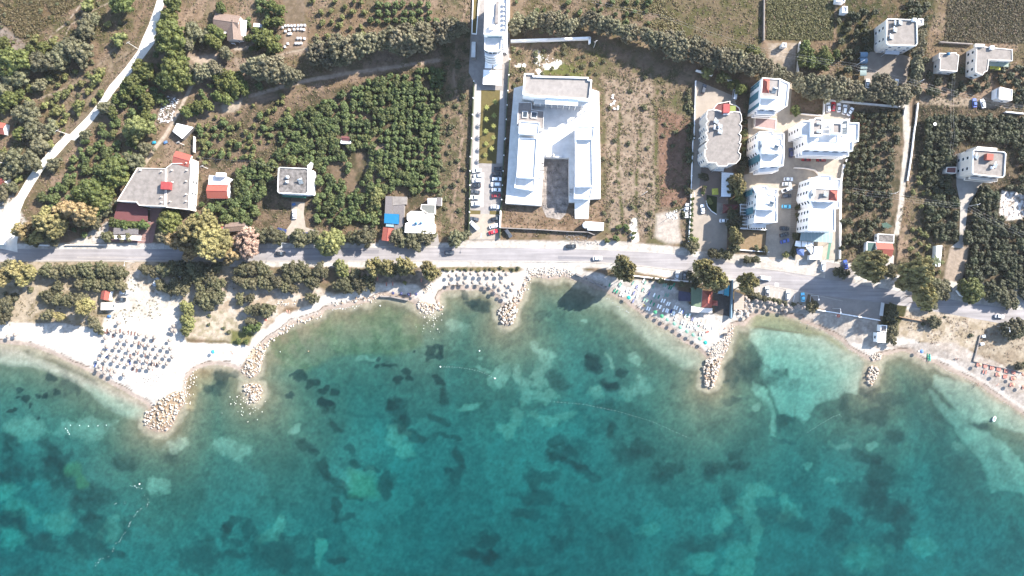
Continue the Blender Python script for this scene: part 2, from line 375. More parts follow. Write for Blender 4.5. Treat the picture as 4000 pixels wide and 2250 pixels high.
# coast belt: shoulders, car parks, beaches
zone("F -300,600 40,600 70,560 60,540 35,490 0,510 -300,540", GRAV, alb(232, 220, 204), 16, 10)
zone("F -300,612 1110,612 1180,605 1560,606 1740,625 1850,640 2110,655 2290,700 2900,745 2900,850 2270,790 2110,740 1900,735 1540,675 -300,668", alb(232, 222, 210), (.3, .282, .255), 30, 6, .5)
zone("B0 680,1230 1130,980 1180,980 1130,1210", alb(238, 228, 216), None, soft=10)
zone("F -300,655 560,655 600,690 590,740 560,760 460,830 250,830 180,812 100,812 -300,815", alb(214, 196, 170), alb(178, 160, 128), 26, 10)
zone("F 90,660 105,665 100,700 95,740 70,780 40,815 -10,815 40,760 80,700", alb(214, 196, 170), None, soft=12)
zone("F 322,660 350,660 420,700 520,715 600,700 690,690 850,740 830,790 720,770 640,860 600,870 470,800 450,770 330,800 310,720", alb(214, 192, 166), alb(238, 226, 210), 24, 12)
zone("F 325,690 380,735 455,745 448,830 440,870 300,830 270,780 300,740", (.31, .29, .255), alb(240, 228, 210), 24, 14)
zone("F 480,790 560,780 620,800 620,860 470,850", alb(232, 214, 190), alb(196, 182, 150), 14, 12)
zone("F 580,830 640,835 640,862 580,870", alb(140, 140, 84), None, soft=10)
zone("F 850,680 1060,680 1090,710 1050,740 960,745 870,745", alb(190, 172, 156), alb(150, 136, 120), 14, 8)
zone("F 1110,672 1310,672 1310,684 1110,684", alb(140, 130, 84), alb(180, 160, 130), 8, 4, .3)
zone("F 1320,668 1450,675 1450,690 1330,690", alb(160, 142, 112), None, soft=6)
zone("F 2230,770 2290,780 2260,850 2225,860", alb(120, 118, 76), None, soft=6)
zone("F 2260,775 2580,800 2900,850 2900,960 2560,940 2480,880 2260,870", alb(222, 206, 184), alb(196, 178, 150), 18, 10)
zone("F 2460,830 2576,840 2900,850 2900,960 2576,925 2455,895", alb(180, 162, 138), alb(206, 190, 166), 18, 8)
zone("F 2230,740 2290,760 2230,870 2210,860", alb(90, 90, 56), None, soft=5)
inl = dC[..., None]
BEACH = np.clip((62 + (fbm(PX, PY, 60, 3, 41) - .5) * 40 - dC) / 12, 0, 1)
BEACH = BEACH * (LAND)
setc(BEACH, SAND)
zone("F -300,815 100,812 180,815 250,830 260,800 300,795 450,800 460,830 470,862 620,868 640,880 630,935 470,930 440,1060 380,1080 370,1020 -300,862", SAND, (.36, .335, .3), 30, 8)
zone("F 1105,682 1310,684 1316,700 1290,800 1265,760 1120,735", SAND, None, soft=6)
zone("F 1450,690 1500,690 1560,700 1690,715 1750,780 1835,800 1840,880 1790,900 1640,790 1520,720", (.3, .28, .255), alb(226, 216, 204), 24, 6)
zone("F 1850,755 2000,775 2210,800 2215,880 2100,850 1900,800 1850,810", alb(214, 200, 186), alb(236, 224, 210), 24, 8)
zone("F 2220,870 2400,860 2480,900 2576,940 2900,1000 2900,1150 2576,1020 2400,910", alb(228, 216, 204), alb(206, 192, 178), 20, 8)
for q in ("F 362,1045 375,1030 400,1005 440,985 468,985 462,1015 445,1050 430,1078 410,1088 380,1082 364,1065", "C1 690,1080 800,880 900,830 925,880 905,1000 880,1090 820,1150 760,1130", "C1 740,1215 800,1200 880,1212 910,1260 895,1330 860,1380 800,1375 760,1320", "C2 1880,560 1990,500 2060,540 2060,620 2030,720 1990,775 1910,775 1860,700 1840,610", "C2 960,500 1100,540 1200,520 1235,560 1220,610 1090,640 1000,620", "C3 1470,1120 1530,1090 1610,1120 1600,1230 1570,1340 1550,1400 1500,1415 1455,1380 1445,1290", "C4 1575,1185 1640,1180 1660,1230 1640,1300 1600,1380 1550,1390"): zone(q, alb(232, 208, 178), alb(186, 158, 128), 8, 10)
# wet sand and wrack lines
wet = np.clip((22 - dC) / 10, 0, 1) * LAND
setc(wet * .75, alb(204, 178, 158))
wl = np.abs(dC - 16 - (fbm(PX, PY, 90, 3, 51) - .5) * 22); wk = np.clip((2.6 - wl) / 2, 0, 1) * LAND * np.clip((fbm(PX, PY, 30, 3, 52) - .42) / .08, 0, 1)
setc(wk, alb(120, 102, 90))
wl = np.abs(dC - 24 - (fbm(PX, PY, 70, 3, 53) - .5) * 24); wk = np.clip((2 - wl) / 2, 0, 1) * LAND * np.clip((fbm(PX, PY, 26, 3, 54) - .5) / .08, 0, 1)
setc(wk * .6, alb(150, 132, 118))
LANDC = base.copy(); LANDC = LANDC * .96 + LANDC.mean(-1, keepdims=True) * .06
# ---- seabed
far = np.clip(-dC / 900, 0, 1); sw = ~LAND
weed = np.array((.085, .082, .042)); rockb = np.array((.12, .105, .07)); sandb = np.array((.36, .33, .25)); deepb = np.array((.05, .11, .10))
n1 = fbm(PX, PY, 130, 5, 61); n2 = fbm(PX, PY, 40, 4, 62); n3 = fbm(PX, PY, 300, 4, 63)
seab = np.zeros_like(base); seab[:] = rockb
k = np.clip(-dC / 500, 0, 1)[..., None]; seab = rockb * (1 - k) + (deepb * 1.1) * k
k = np.clip((n1 - .5) / .12, 0, 1)[..., None] * .55; seab = seab * (1 - k) + (seab * .62 + np.array((0, .012, .012))) * k
k = np.clip((n3 - .5) / .05, 0, 1)[..., None] * np.clip((-dC[..., None] - 150) / 200, 0, 1) * .45; seab = seab * (1 - k) + np.array((.1, .17, .15)) * k
k = np.clip((.42 - n2) / .05, 0, 1)[..., None] * .3; seab = seab * (1 - k) + seab * .6 * k
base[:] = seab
SB = (.34, .34, .27)
def sand(s, keep=.85, soft=.5): blob(s, SB, soft * 1.1, 3.6, keep * (.9 if s[0] == 'C' else .8))
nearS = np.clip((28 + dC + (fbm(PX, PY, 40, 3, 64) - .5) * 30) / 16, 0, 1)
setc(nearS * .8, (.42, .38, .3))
zone("C0 0,740 130,750 350,850 500,910 700,1000 900,1080 1100,1160 1190,1230 1180,1290 1000,1220 800,1130 650,1040 480,960 300,900 0,860", (.5, .43, .36), None, soft=18)
zone("C0 700,1040 900,1120 1180,1250 1150,1330 1000,1290 860,1210 760,1120", (.42, .42, .34), None, soft=26)
zone("C3 420,430 640,560 880,720 1080,830 1280,980 1440,1080 1470,1130 1430,1220 1250,1190 1100,1110 900,960 700,760 500,600 300,540", (.36, .35, .28), None, soft=30)
zone("C4 360,790 600,810 900,860 1100,860 1300,960 1430,1070 1520,1130 1500,1250 1460,1400 1440,1460 1200,1449 1100,1420 1020,1500 900,1420 840,1340 760,1330 740,1200 690,1190 660,1290 590,1280 540,1180 470,1190 430,1090 400,1000 340,900", (.4, .42, .34), None, soft=16, warp=2.2)
zone("C4 400,660 560,650 740,690 870,740 980,800 1200,900 1300,980 1380,1060 1260,1010 1100,900 860,850 600,800 350,780", (.2, .19, .12), None, soft=20)
zone("C4 380,780 400,770 890,845 895,856 600,820", (.1, .08, .05), None, soft=5, warp=.1)
zone("G8 700,20 720,70 760,150 830,180 870,130 930,110 960,90 900,80 800,60", (.34, .37, .3), None, soft=14, warp=2.4)
zone("G8 690,70 720,90 740,150 755,215 742,210 735,150 705,110 680,90", (.3, .33, .26), None, soft=12, warp=3)
zone("C5 520,960 620,980 740,1010 900,1080 1050,1190 1242,1300 1400,1360 1400,1560 1242,1449 1100,1400 950,1330 850,1330 760,1320 700,1260 650,1180 600,1100 520,1080", (.34, .36, .29), None, soft=16, warp=2.4)
zone("G8 1190,95 1260,150 1330,200 1400,240 1460,300 1500,420 1440,380 1360,370 1330,290 1260,190 1200,120", (.33, .36, .29), None, soft=14, keep=.8, warp=3)
zone("C1 960,700 1100,720 1300,640 1480,600 1690,560 1690,900 1300,1100 1000,1000 970,850", (.15, .125, .085), (.1, .1, .06), 40, 24)
zone("C2 0,600 300,640 600,560 950,680 1000,760 1000,1000 700,1100 0,1100", (.15, .13, .085), (.1, .1, .06), 40, 24)
zone("C1 180,1150 300,1060 450,1060 430,1200 300,1300 240,1449 180,1449", (.17, .13, .08), (.25, .2, .13), 20, 14)
sand("G7 140,355,90,42 410,370,110,45,10 480,340,110,30 1175,445,75,38,15 1480,365,35,25,-20 890,450,60,30,-20 30,660,50,45 110,760,90,55,30 290,830,60,60,20 60,900,70,55,-20 810,640,60,30 560,860,40,70,20 1360,870,30,90,40 1605,960,20,80 2520,100,35,60 2380,250,60,22 2560,360,50,40 1990,400,50,40 2040,460,45,30 1810,620,90,60,-40", .8)
sand("G8 95,20,25,40,20 60,75,40,20,30 40,110,22,35 90,110,50,14 20,160,22,25 130,170,60,18 232,100,20,22 350,95,50,20,-20 370,60,18,12 780,130,16,25,30 695,140,12,12 910,345,22,10,-20 1160,530,38,22,10 840,315,10,8 665,430,32,45 600,460,18,38 700,370,40,20 770,395,16,12 790,430,40,25 700,500,16,40 660,560,40,35 400,490,30,20,-20 1000,560,60,40 1020,250,20,10 1270,245,18,15 930,250,18,12 540,580,40,22 640,610,40,20", .6)
sand("C3 480,1130,30,80,-15 520,1190,40,30 730,1110,70,50,30 780,1290,30,25 330,1420,60,25 210,720,45,25,20", .75)
sand("C2 2290,1020,45,90,-30 2400,1100,90,35,20 2490,1140,60,40,-50 1850,1310,45,80,10 1660,1160,35,25 2080,1310,60,60 2290,1340,70,60 1750,1290,120,18,15 380,1170,140,30 1400,760,110,60", .55)
WD = (.012, .022, .022)
def dark(s, keep=.85, soft=.35): blob(s, WD, soft * (.8 if s[0] == 'C' else 1.05), 3.2, keep * (1 if s[0] == 'C' else .85))
dark("C0 180,1170,50,32 125,1140,25,20 100,1240,30,24 245,1235,16,24 300,1130,34,26 350,1140,32,28 440,1125,24,32 160,1085,28,22 400,965,34,34 310,1330,22,20 370,1150,20,16", .8)
dark("C0 560,1060,90,70 620,1120,30,50 500,960,40,60", .45, .8)
dark("C1 1270,1140,50,55 1200,1115,28,22 1170,1320,55,42 1380,1230,60,28 1480,1290,52,52 1500,1240,40,30 1620,1280,55,45,30 1500,1400,70,50", .8)
dark("C1 520,1130,70,90 520,1240,60,80 400,1260,50,50 640,1100,40,40", .7, .6)
dark("C2 1480,450,50,80 1650,540,110,60,25 1530,520,80,40", .8, .5)
dark("C2 500,1165,30,26 630,1215,75,30,5 515,1240,28,28 820,1290,45,60,-15 850,1390,55,45 760,1400,50,40 1120,1330,50,28,30 1180,1390,60,36,40 897,1050,14,18 820,1095,12,8", .8)
dark("C2 1170,1020,70,35 1080,1060,45,60 1100,1140,60,35 1180,1140,50,45 1210,1080,30,60", .75)
dark("C2 2330,690,100,45 2440,690,30,50", .4)
dark("C3 310,1160,65,95,-50 370,1210,50,30,20 610,1260,70,45,20 430,1350,60,80,-40 520,1400,80,40 260,1080,40,30 1640,1350,30,20", .65, .5)
dark("C4 300,1140,140,200 150,1250,90,160 420,1300,180,120 600,1340,130,90 720,1215,22,40 640,1260,60,60,-30 800,1360,60,60", .5, .7)
dark("G8 630,115,38,9,-10 770,180,28,16,30 785,235,35,10,15 945,150,18,35 1010,90,20,12 1075,120,48,18,10 1035,165,50,26 1085,230,22,28,20 1000,285,40,16,25 1040,330,50,30 1000,380,70,40,20 945,450,40,20,25 1110,460,35,60 1060,420,60,40 630,270,20,14,20 595,310,50,22 570,330,18,25,20 650,300,40,10 440,320,50,22 420,345,35,20 360,260,60,24,20 330,280,40,22 200,330,50,20,30 150,280,40,26 130,240,30,20 160,300,60,12,25 80,340,50,24 70,400,60,26,10 50,440,50,16,20 280,200,20,22,30 270,130,22,14 310,40,22,12 235,12,26,18,20 120,60,36,22 150,85,20,10 280,80,34,16,20", .6, .5)
dark("G8 640,440,16,60,-20 620,390,26,30 600,510,34,22 700,460,30,50,20 760,430,50,22,25 800,460,60,26,30 480,560,50,60 540,520,40,30 130,530,36,30 60,570,60,30 300,520,60,30,20 920,500,40,30 960,540,26,22 1050,540,60,60 1340,200,14,35,-30 1370,280,26,18,40 1320,190,30,16 1400,320,20,30,-40", .45, .7)
dark("G8 1080,120,200,70 1230,160,60,90 1300,330,120,100", .35, .9)
dark("G7 60,560,60,50 20,600,40,50 60,420,35,26 35,460,18,22 240,440,40,30 300,500,70,50 270,560,60,50 330,610,60,60,40 400,650,50,60,50 160,580,26,45 440,740,110,60,30 520,830,110,50,30 500,690,90,50 870,510,40,36 640,520,60,40 60,820,65,50 120,830,30,60 210,920,90,60 420,930,140,60 570,990,55,28 1170,830,50,22,-20 1135,880,24,55 1180,920,50,18,30 1240,870,22,60,10 1200,990,50,22,20 1400,960,140,90 1000,1000,120,90", .65, .6)
dark("G7 1545,440,45,30,30 1570,480,24,18 1690,350,50,20,22 1630,245,34,38 1665,250,20,30 1765,450,34,20,20 1720,515,18,14 1800,525,35,22,20 1880,555,40,18,30 1840,603,18,10 1640,570,22,60,-35 1700,640,70,24,30 1740,690,80,20,10 1780,710,60,16 1940,640,34,60,10 1760,810,60,20,-10 1700,760,16,50,-20 2300,590,40,45,10 2260,560,22,16 2310,490,22,50,-30 2200,320,50,22,20 2010,260,40,60,-20 2030,330,40,30 1990,230,20,30 2100,400,80,30,20 2230,200,20,50,-20 2230,400,30,12 2300,395,40,12 1720,1015,50,16,-10 2380,980,110,30 2480,1000,40,40 2450,900,70,30", .7, .45)
zone("G7 1760,560 1880,590 1910,700 1760,700", (.13, .17, .1), None, soft=30, keep=.6)
blob("G7 410,630,35,35 370,560,35,50", (.12, .16, .08), .5, 1, .6)
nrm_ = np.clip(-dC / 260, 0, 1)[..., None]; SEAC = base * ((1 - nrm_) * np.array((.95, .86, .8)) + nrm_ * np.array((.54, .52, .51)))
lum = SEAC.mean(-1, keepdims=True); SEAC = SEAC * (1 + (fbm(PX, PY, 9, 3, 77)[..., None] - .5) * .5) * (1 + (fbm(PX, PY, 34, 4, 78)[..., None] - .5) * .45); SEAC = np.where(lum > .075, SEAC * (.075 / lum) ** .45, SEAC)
kk = np.clip(dC / 3 + .5, 0, 1)[..., None]
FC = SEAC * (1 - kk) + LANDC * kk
FC *= (1 + (fbm(PX, PY, 11, 3, 71)[..., None] - .5) * .5)
def ground():
    h, w = PX.shape; k = (CH - GZ) / CH * PXM
    v = np.stack([(PX - 2000) * k, (1125 - PY) * k, GZ], -1).reshape(-1, 3)
    i = np.arange(h * w).reshape(h, w); f = np.stack([i[1:, :-1], i[1:, 1:], i[:-1, 1:], i[:-1, :-1]], -1).reshape(-1, 4)
    m, nt, b = nodes('ground_cover'); N = nt.nodes; L = nt.links
    a = N.new('ShaderNodeAttribute'); a.attribute_name = 'soil'
    g = N.new('ShaderNodeNewGeometry'); nz = N.new('ShaderNodeTexNoise'); nz.inputs['Scale'].default_value = .8; nz.inputs['Detail'].default_value = 8; nz.inputs['Roughness'].default_value = .75
    L.new(g.outputs['Position'], nz.inputs['Vector'])
    r = N.new('ShaderNodeMapRange'); r.inputs['From Min'].default_value = .3; r.inputs['From Max'].default_value = .7; r.inputs['To Min'].default_value = .72; r.inputs['To Max'].default_value = 1.28
    L.new(nz.outputs['Fac'], r.inputs['Value'])
    mx = N.new('ShaderNodeVectorMath'); mx.operation = 'SCALE'; L.new(a.outputs['Color'], mx.inputs[0]); q1 = N.new('ShaderNodeMath'); q1.operation = 'SUBTRACT'; q1.inputs[1].default_value = 1; L.new(r.outputs['Result'], q1.inputs[0]); q2 = N.new('ShaderNodeMath'); q2.operation = 'MULTIPLY_ADD'; q2.inputs[2].default_value = 1; L.new(q1.outputs[0], q2.inputs[0]); L.new(a.outputs['Alpha'], q2.inputs[1]); L.new(q2.outputs[0], mx.inputs['Scale'])
    L.new(mx.outputs[0], b.inputs['Base Color']); b.inputs['Roughness'].default_value = .95; b.inputs['Specular IOR Level'].default_value = .1
    bp = N.new('ShaderNodeBump'); bp.inputs['Strength'].default_value = .35; bp.inputs['Distance'].default_value = .35
    L.new(nz.outputs['Fac'], bp.inputs['Height']); L.new(bp.outputs['Normal'], b.inputs['Normal'])
    me = bigmesh('ground', v, f, [m], True)
    at = me.color_attributes.new('soil', 'FLOAT_COLOR', 'POINT')
    c = np.ones((h * w, 4), np.float32); c[:, :3] = np.clip(FC, .002, .8).reshape(-1, 3); c[:, 3] = np.clip(.4 + dC / 40, .4, 1).ravel(); at.data.foreach_set('color', c.ravel())
    tag(link('ground', me), None, None, None, 'structure')
ground()
# ---- sea
def sea():
    m, nt, b = nodes('sea_water'); N = nt.nodes; L = nt.links; out = N['Material Output']; N.remove(b)
    tr = N.new('ShaderNodeBsdfTransparent'); tr.inputs['Color'].default_value = (.97, .99, .99, 1)
    gl = N.new('ShaderNodeBsdfGlossy'); gl.inputs['Roughness'].default_value = .12
    lw = N.new('ShaderNodeLayerWeight'); lw.inputs['Blend'].default_value = .5
    fp = N.new('ShaderNodeMath'); fp.operation = 'POWER'; fp.inputs[1].default_value = 4; L.new(lw.outputs['Facing'], fp.inputs[0])
    fr = N.new('ShaderNodeMath'); fr.operation = 'ADD'; fr.use_clamp = True; fr.inputs[1].default_value = .018; L.new(fp.outputs[0], fr.inputs[0])
    g = N.new('ShaderNodeNewGeometry'); nz = N.new('ShaderNodeTexNoise'); nz.inputs['Scale'].default_value = .7; nz.inputs['Detail'].default_value = 8; nz.inputs['Roughness'].default_value = .7
    L.new(g.outputs['Position'], nz.inputs['Vector'])
    bp = N.new('ShaderNodeBump'); bp.inputs['Strength'].default_value = 1; bp.inputs['Distance'].default_value = .12
    L.new(nz.outputs['Fac'], bp.inputs['Height']); L.new(bp.outputs['Normal'], gl.inputs['Normal'])
    mx = N.new('ShaderNodeMixShader'); L.new(fr.outputs[0], mx.inputs[0]); L.new(tr.outputs[0], mx.inputs[1]); L.new(gl.outputs[0], mx.inputs[2])
    L.new(mx.outputs[0], out.inputs['Surface'])
    va = N.new('ShaderNodeVolumeAbsorption'); va.inputs['Color'].default_value = (0.03, .86, .89, 1); va.inputs['Density'].default_value = .34
    L.new(va.outputs[0], out.inputs['Volume'])
    mb = MB(); v = [(x, y, z) for z in (-40, -1.0) for x, y in ((-1490, -1290), (1490, -1290), (1490, 140), (-1490, 140))]
    mb.add(v, [(0, 3, 2, 1), (4, 5, 6, 7), (0, 1, 5, 4), (1, 2, 6, 5), (2, 3, 7, 6), (3, 0, 4, 7)])
    tag(mb.build('sea', m), None, None, None, 'structure')
sea()

# ------------------------------------------------------------------ roads, yards
EXC = []   # ground that carries no plants (survey positions)
def sheet(name, s, z, m, kind='structure', exc=True, **kw):
    P = px(s)
    if exc: EXC.append(P)
    mb = MB(); mb.flat([W(p, z) for p in P], z); me = mb.mesh(name, m)
    bm = bmesh.new(); bm.from_mesh(me); bmesh.ops.triangulate(bm, faces=bm.faces[:]); bm.to_mesh(me); bm.free()
    return tag(link(name, me), None, None, None, kind)
def ribbon(name, s, w, z, m, exc=True):
    P = px(s); L = []; R = []
    for i, p in enumerate(P):
        a = Vector(P[max(i - 1, 0)][:2]); b = Vector(P[min(i + 1, len(P) - 1)][:2]); t = (b - a).normalized(); n = Vector((-t.y, t.x)) * ((p[2] if len(p) > 2 else w) / 2)
        L.append((p[0] + n.x, p[1] + n.y)); R.append((p[0] - n.x, p[1] - n.y))
    if exc: EXC.append(L + R[::-1])
    mb = MB()
    for i in range(len(P) - 1): mb.add([(*W(q, z), z) for q in (L[i], L[i + 1], R[i + 1], R[i])], [(0, 1, 2, 3)])
    return tag(mb.build(name, m), None, None, None, 'structure')
def asphalt():
    m = mat('asphalt', alb(204, 198, 198), .9, .14, .12); nt = m.node_tree; N = nt.nodes; L = nt.links; b = N['Principled BSDF']
    src = b.inputs['Base Color'].links[0].from_socket; g = [n for n in N if n.type == 'NEW_GEOMETRY'][0]
    mp = N.new('ShaderNodeVectorMath'); mp.operation = 'MULTIPLY'; mp.inputs[1].default_value = (.05, 1.1, 1); L.new(g.outputs['Position'], mp.inputs[0])
    nz = N.new('ShaderNodeTexNoise'); nz.inputs['Scale'].default_value = .7; nz.inputs['Detail'].default_value = 4; L.new(mp.outputs[0], nz.inputs['Vector'])
    r = N.new('ShaderNodeMapRange'); r.inputs['From Min'].default_value = .3; r.inputs['From Max'].default_value = .7; r.inputs['To Min'].default_value = .78; r.inputs['To Max'].default_value = 1.22
    L.new(nz.outputs['Fac'], r.inputs['Value']); s = N.new('ShaderNodeVectorMath'); s.operation = 'SCALE'; L.new(src, s.inputs[0]); L.new(r.outputs['Result'], s.inputs['Scale']); L.new(s.outputs[0], b.inputs['Base Color'])
    return m
ASPH = asphalt()
ROAD = "X -900,985 -200,974 0,972 350,972 700,973 1000,970 1300,968 1700,966 1950,968 2200,971 2434,980 2600,990 2723,1003 2800,1015 2952,1048 3066,1064 3217,1086 3331,1105 3483,1132 3600,1152 3709,1169 3883,1196 4000,1212 4900,1330 4900,1400 4000,1280 3786,1241 3555,1198 3438,1183 3293,1172 3157,1143 3043,1120 2952,1105 2705,1060 2504,1036 2300,1020 2000,1018 1600,1017 1200,1018 700,1017 350,1016 0,1017 -200,1018 -900,1022"
sheet('road', ROAD, .03, ASPH)
LINE = mat('road_paint', (.62, .62, .6), .7, .15, 2)
kerbw = mat('kerb_stone', alb(236, 226, 216), .85, .12, 1)
for nm, s, wd in (('kerb', "X 0,1020 350,1019 700,1020 1200,1021 1600,1020 2000,1021 2300,1023 2504,1039 2705,1063 2800,1082", 4),
                  ('kerb', "X 2960,1108 3043,1123 3157,1147 3293,1176", 3), ('kerb', "X 2952,1045 3066,1060 3217,1083", 3)):
    mb = MB(); P = px(s)
    for a, b in zip(P[:-1], P[1:]):
        A = Vector(W(a)); B = Vector(W(b)); d = B - A; mb.box(((A.x + B.x) / 2, (A.y + B.y) / 2, .06), (d.length, wd * PXM, .12), math.atan2(d.y, d.x))
    tag(mb.build(nm, kerbw), None, None, None, 'structure')
DIRT = mat('white_gravel', (.42, .4, .36), .95, .16, .35, bump=.3)
ribbon('gravel_road', "A0 1740,-300,34 1690,0,32 1650,120,30 1600,280,34 1560,420,50 1480,560,34 1340,740,30 1180,920,30 1050,1110,26 940,1250,28 760,1440,32 B0 720,90,30 560,260,34 430,400,32 320,560,34 220,730,34 130,860,60 100,1000,80 60,1180,90 40,1270,110", 30, .035, DIRT)
PAVE = mat('block_paving', alb(206, 198, 192), .85, .18, .5)
PAVW = mat('pale_paving', alb(240, 232, 226), .85, .1, .5)
YARD = mat('cast_concrete_yard', alb(214, 200, 184), .9, .14, .3)
YARL = mat('pale_cobbles', alb(226, 212, 194), .9, .16, .4)  # pale cobble colour of its own, mottled at random
LAWN = mat('mown_grass', alb(138, 124, 74), .95, .18, .8, bump=.2)
sheet('hotel_paving', "A2 1470,-60 1860,-60 1850,600 1810,1410 B2 1765,890 1755,1170 1430,1170 1425,900 A2 1480,860 1425,760 1445,370 1470,0", .05, PAVE)
sheet('paved_path', "A2 1490,850 1555,940 1550,1449 B2 1530,375 1530,430 1460,430 A2 1475,1449 1485,900", .07, PAVW)
sheet('paved_path', "A2 1755,945 1800,960 1795,1400 B2 1775,370 1720,370 1735,0 A2 1745,1200", .07, PAVW)
sheet('lawn', "A2 1555,945 1752,945 1748,1100 B2 1712,375 1530,368 1540,0 A2 1550,1200", .075, LAWN)
sheet('lawn', "A2 1472,-60 1530,-60 1505,350 1460,350", .075, LAWN)
sheet('parking_apron', "B2 1440,435 1590,465 1580,830 1430,830", .07, PAVW)
sheet('parking_apron', "B2 1425,900 1755,900 1752,1165 1430,1165", .075, YARL)
sheet('flower_bed', "B2 1435,862 1548,865 1546,905 1432,902", .09, LAWN); sheet('flower_bed', "B2 1645,868 1752,872 1750,910 1643,905", .09, LAWN)
# residential yards
sheet('yard', "A4 318,840 700,1000 740,1080 640,1449 B4 640,300 600,470 660,620 640,1300 560,1290 300,1290 250,1280 270,600 300,0 A4 310,1000", .05, YARD)
sheet('terrace', "B4 375,390 700,400 650,800 540,780 535,910 440,820 350,640", .07, mat('brown_tiles', alb(190, 166, 150), .8, .1, 1))
sheet('garden', "B4 428,700 540,720 535,905 470,860 430,790", .08, mat('dark_lawn', alb(80, 92, 48), .95, .25, 1.5))
sheet('yard', "A4 930,1200 1200,1150 1290,800 1330,850 1300,1200 1660,1220 1680,1050 1900,1050 A5 80,1160 60,1250 B5 130,160 50,240 B4 1890,280 1840,480 1830,1370 1740,1380 1090,1370 1040,1300 1060,1050 790,1030 780,500 870,480 880,300 A4 860,1250", .05, YARL)
sheet('garden', "B4 770,1080 1040,1100 1040,1290 760,1270 700,1200", .075, mat('dry_lawn', alb(176, 150, 116), .95, .2, .8))
sheet('garden', "B4 1440,950 1480,1000 1340,1370 1300,1310", .085, mat('shrub_bed', alb(110, 104, 70), .95, .3, 1.5))
sheet('flagstone_path', "B4 1330,560 1400,600 1380,900 1360,1370 1300,1370 1310,900", .08, striped('flagstones', alb(206, 190, 172), alb(170, 150, 132), .9, PI / 2, .84))
sheet('yard', "A5 160,600 250,540 600,570 690,600 640,900 480,850 330,810 250,920 210,920 200,760", .05, mat('farm_concrete', alb(186, 172, 158), .9, .2, .3))
sheet('driveway', "B5 1170,480 1480,520 1380,670 1290,820 1240,1260 1110,1250 1200,1180 1210,860 1200,740 1170,600", .05, mat('driveway_concrete', alb(228, 220, 210), .9, .1, .4))
sheet('yard', "B5 230,1200 515,1340 510,1449 C5 200,130 180,190 90,110 B5 320,1330", .04, PAVW)
sheet('driveway', "B1 1310,770 1450,780 1440,900 1460,1040 1600,1080 1590,1130 1280,1160 1240,1090 1310,990", .05, YARL)
sheet('yard', "B0 1150,970 1570,985 1565,1210 1120,1190", .05, mat('red_paving', alb(200, 158, 148), .85, .12, .8))
sheet('yard', "B0 1570,830 1700,840 1640,1000 1600,1200 1570,1210", .055, mat('red_brick_paving', alb(196, 150, 142), .85, .12, .8))
sheet('yard', "B2 480,1180 600,1100 1100,1110 1120,1240 480,1240", .05, PAVE)
sheet('car_park', "C4 390,345 600,390 940,440 910,545 730,545 560,490 380,440", .05, mat('car_park_concrete', alb(226, 216, 206), .9, .1, .4))
mb = MB()
for s in ("D5 960,210 940,330", "D5 1410,290 1380,450", "D5 1555,320 1530,500", "D5 2000,390 1960,600", "D5 2490,370 2450,620"):
    a, b = (Vector(W(p)) for p in px(s)); d = b - a; mb.box(((a.x + b.x) / 2, (a.y + b.y) / 2, .062), (d.length, .14, .012), math.atan2(d.y, d.x))
tag(mb.build('bay_marking', LINE), None, None, None, 'structure')
sheet('promenade', "C4 960,440 1690,535 1680,700 1180,625 1050,590", .05, mat('promenade_paving', alb(206, 196, 188), .9, .14, .3))
sheet('yard', "E3 640,300 1060,310 1060,1010 1000,1200 920,1280 700,1240 620,1060", .04, mat('rubble_ground', alb(198, 186, 176), .95, .75, .3, bump=.4))
sheet('yard', "C3 1550,400 1740,300 1730,680 1560,640", .05, mat('dark_soil', alb(110, 104, 100), .95, .35, 1))
sheet('forecourt', "C4 1130,110 1300,140 1400,160 1420,330 1110,290", .05, mat('forecourt_concrete', alb(206, 196, 190), .9, .12, .3))
sheet('pier', "C4 1690,530 1725,535 1710,672 1672,665", .5, CONCL)

sheet('asphalt_patch', "X 1350,975 1480,976 1478,990 1352,989", .034, mat('asphalt_patch', alb(176, 172, 176), .9, .12, .6), exc=False)
sheet('asphalt_patch', "X 2180,1000 2420,1006 2418,1016 2180,1012", .034, mat('asphalt_patch', alb(176, 172, 176)), exc=False)
sheet('asphalt_patch', "X 300,1002 620,1003 620,1010 300,1009", .034, mat('worn_asphalt', alb(216, 208, 204), .9, .15, .5), exc=False)
sheet('asphalt_patch', "C4 700,225 1090,300 1085,312 696,238", .034, mat('worn_asphalt', alb(216, 208, 204)), exc=False)
sheet('manhole_slab', "C4 600,330 638,332 636,364 598,362", .06, LINE, exc=False); sheet('manhole_cover', "C4 612,342 624,342 624,354 612,354", .066, DARK, exc=False)
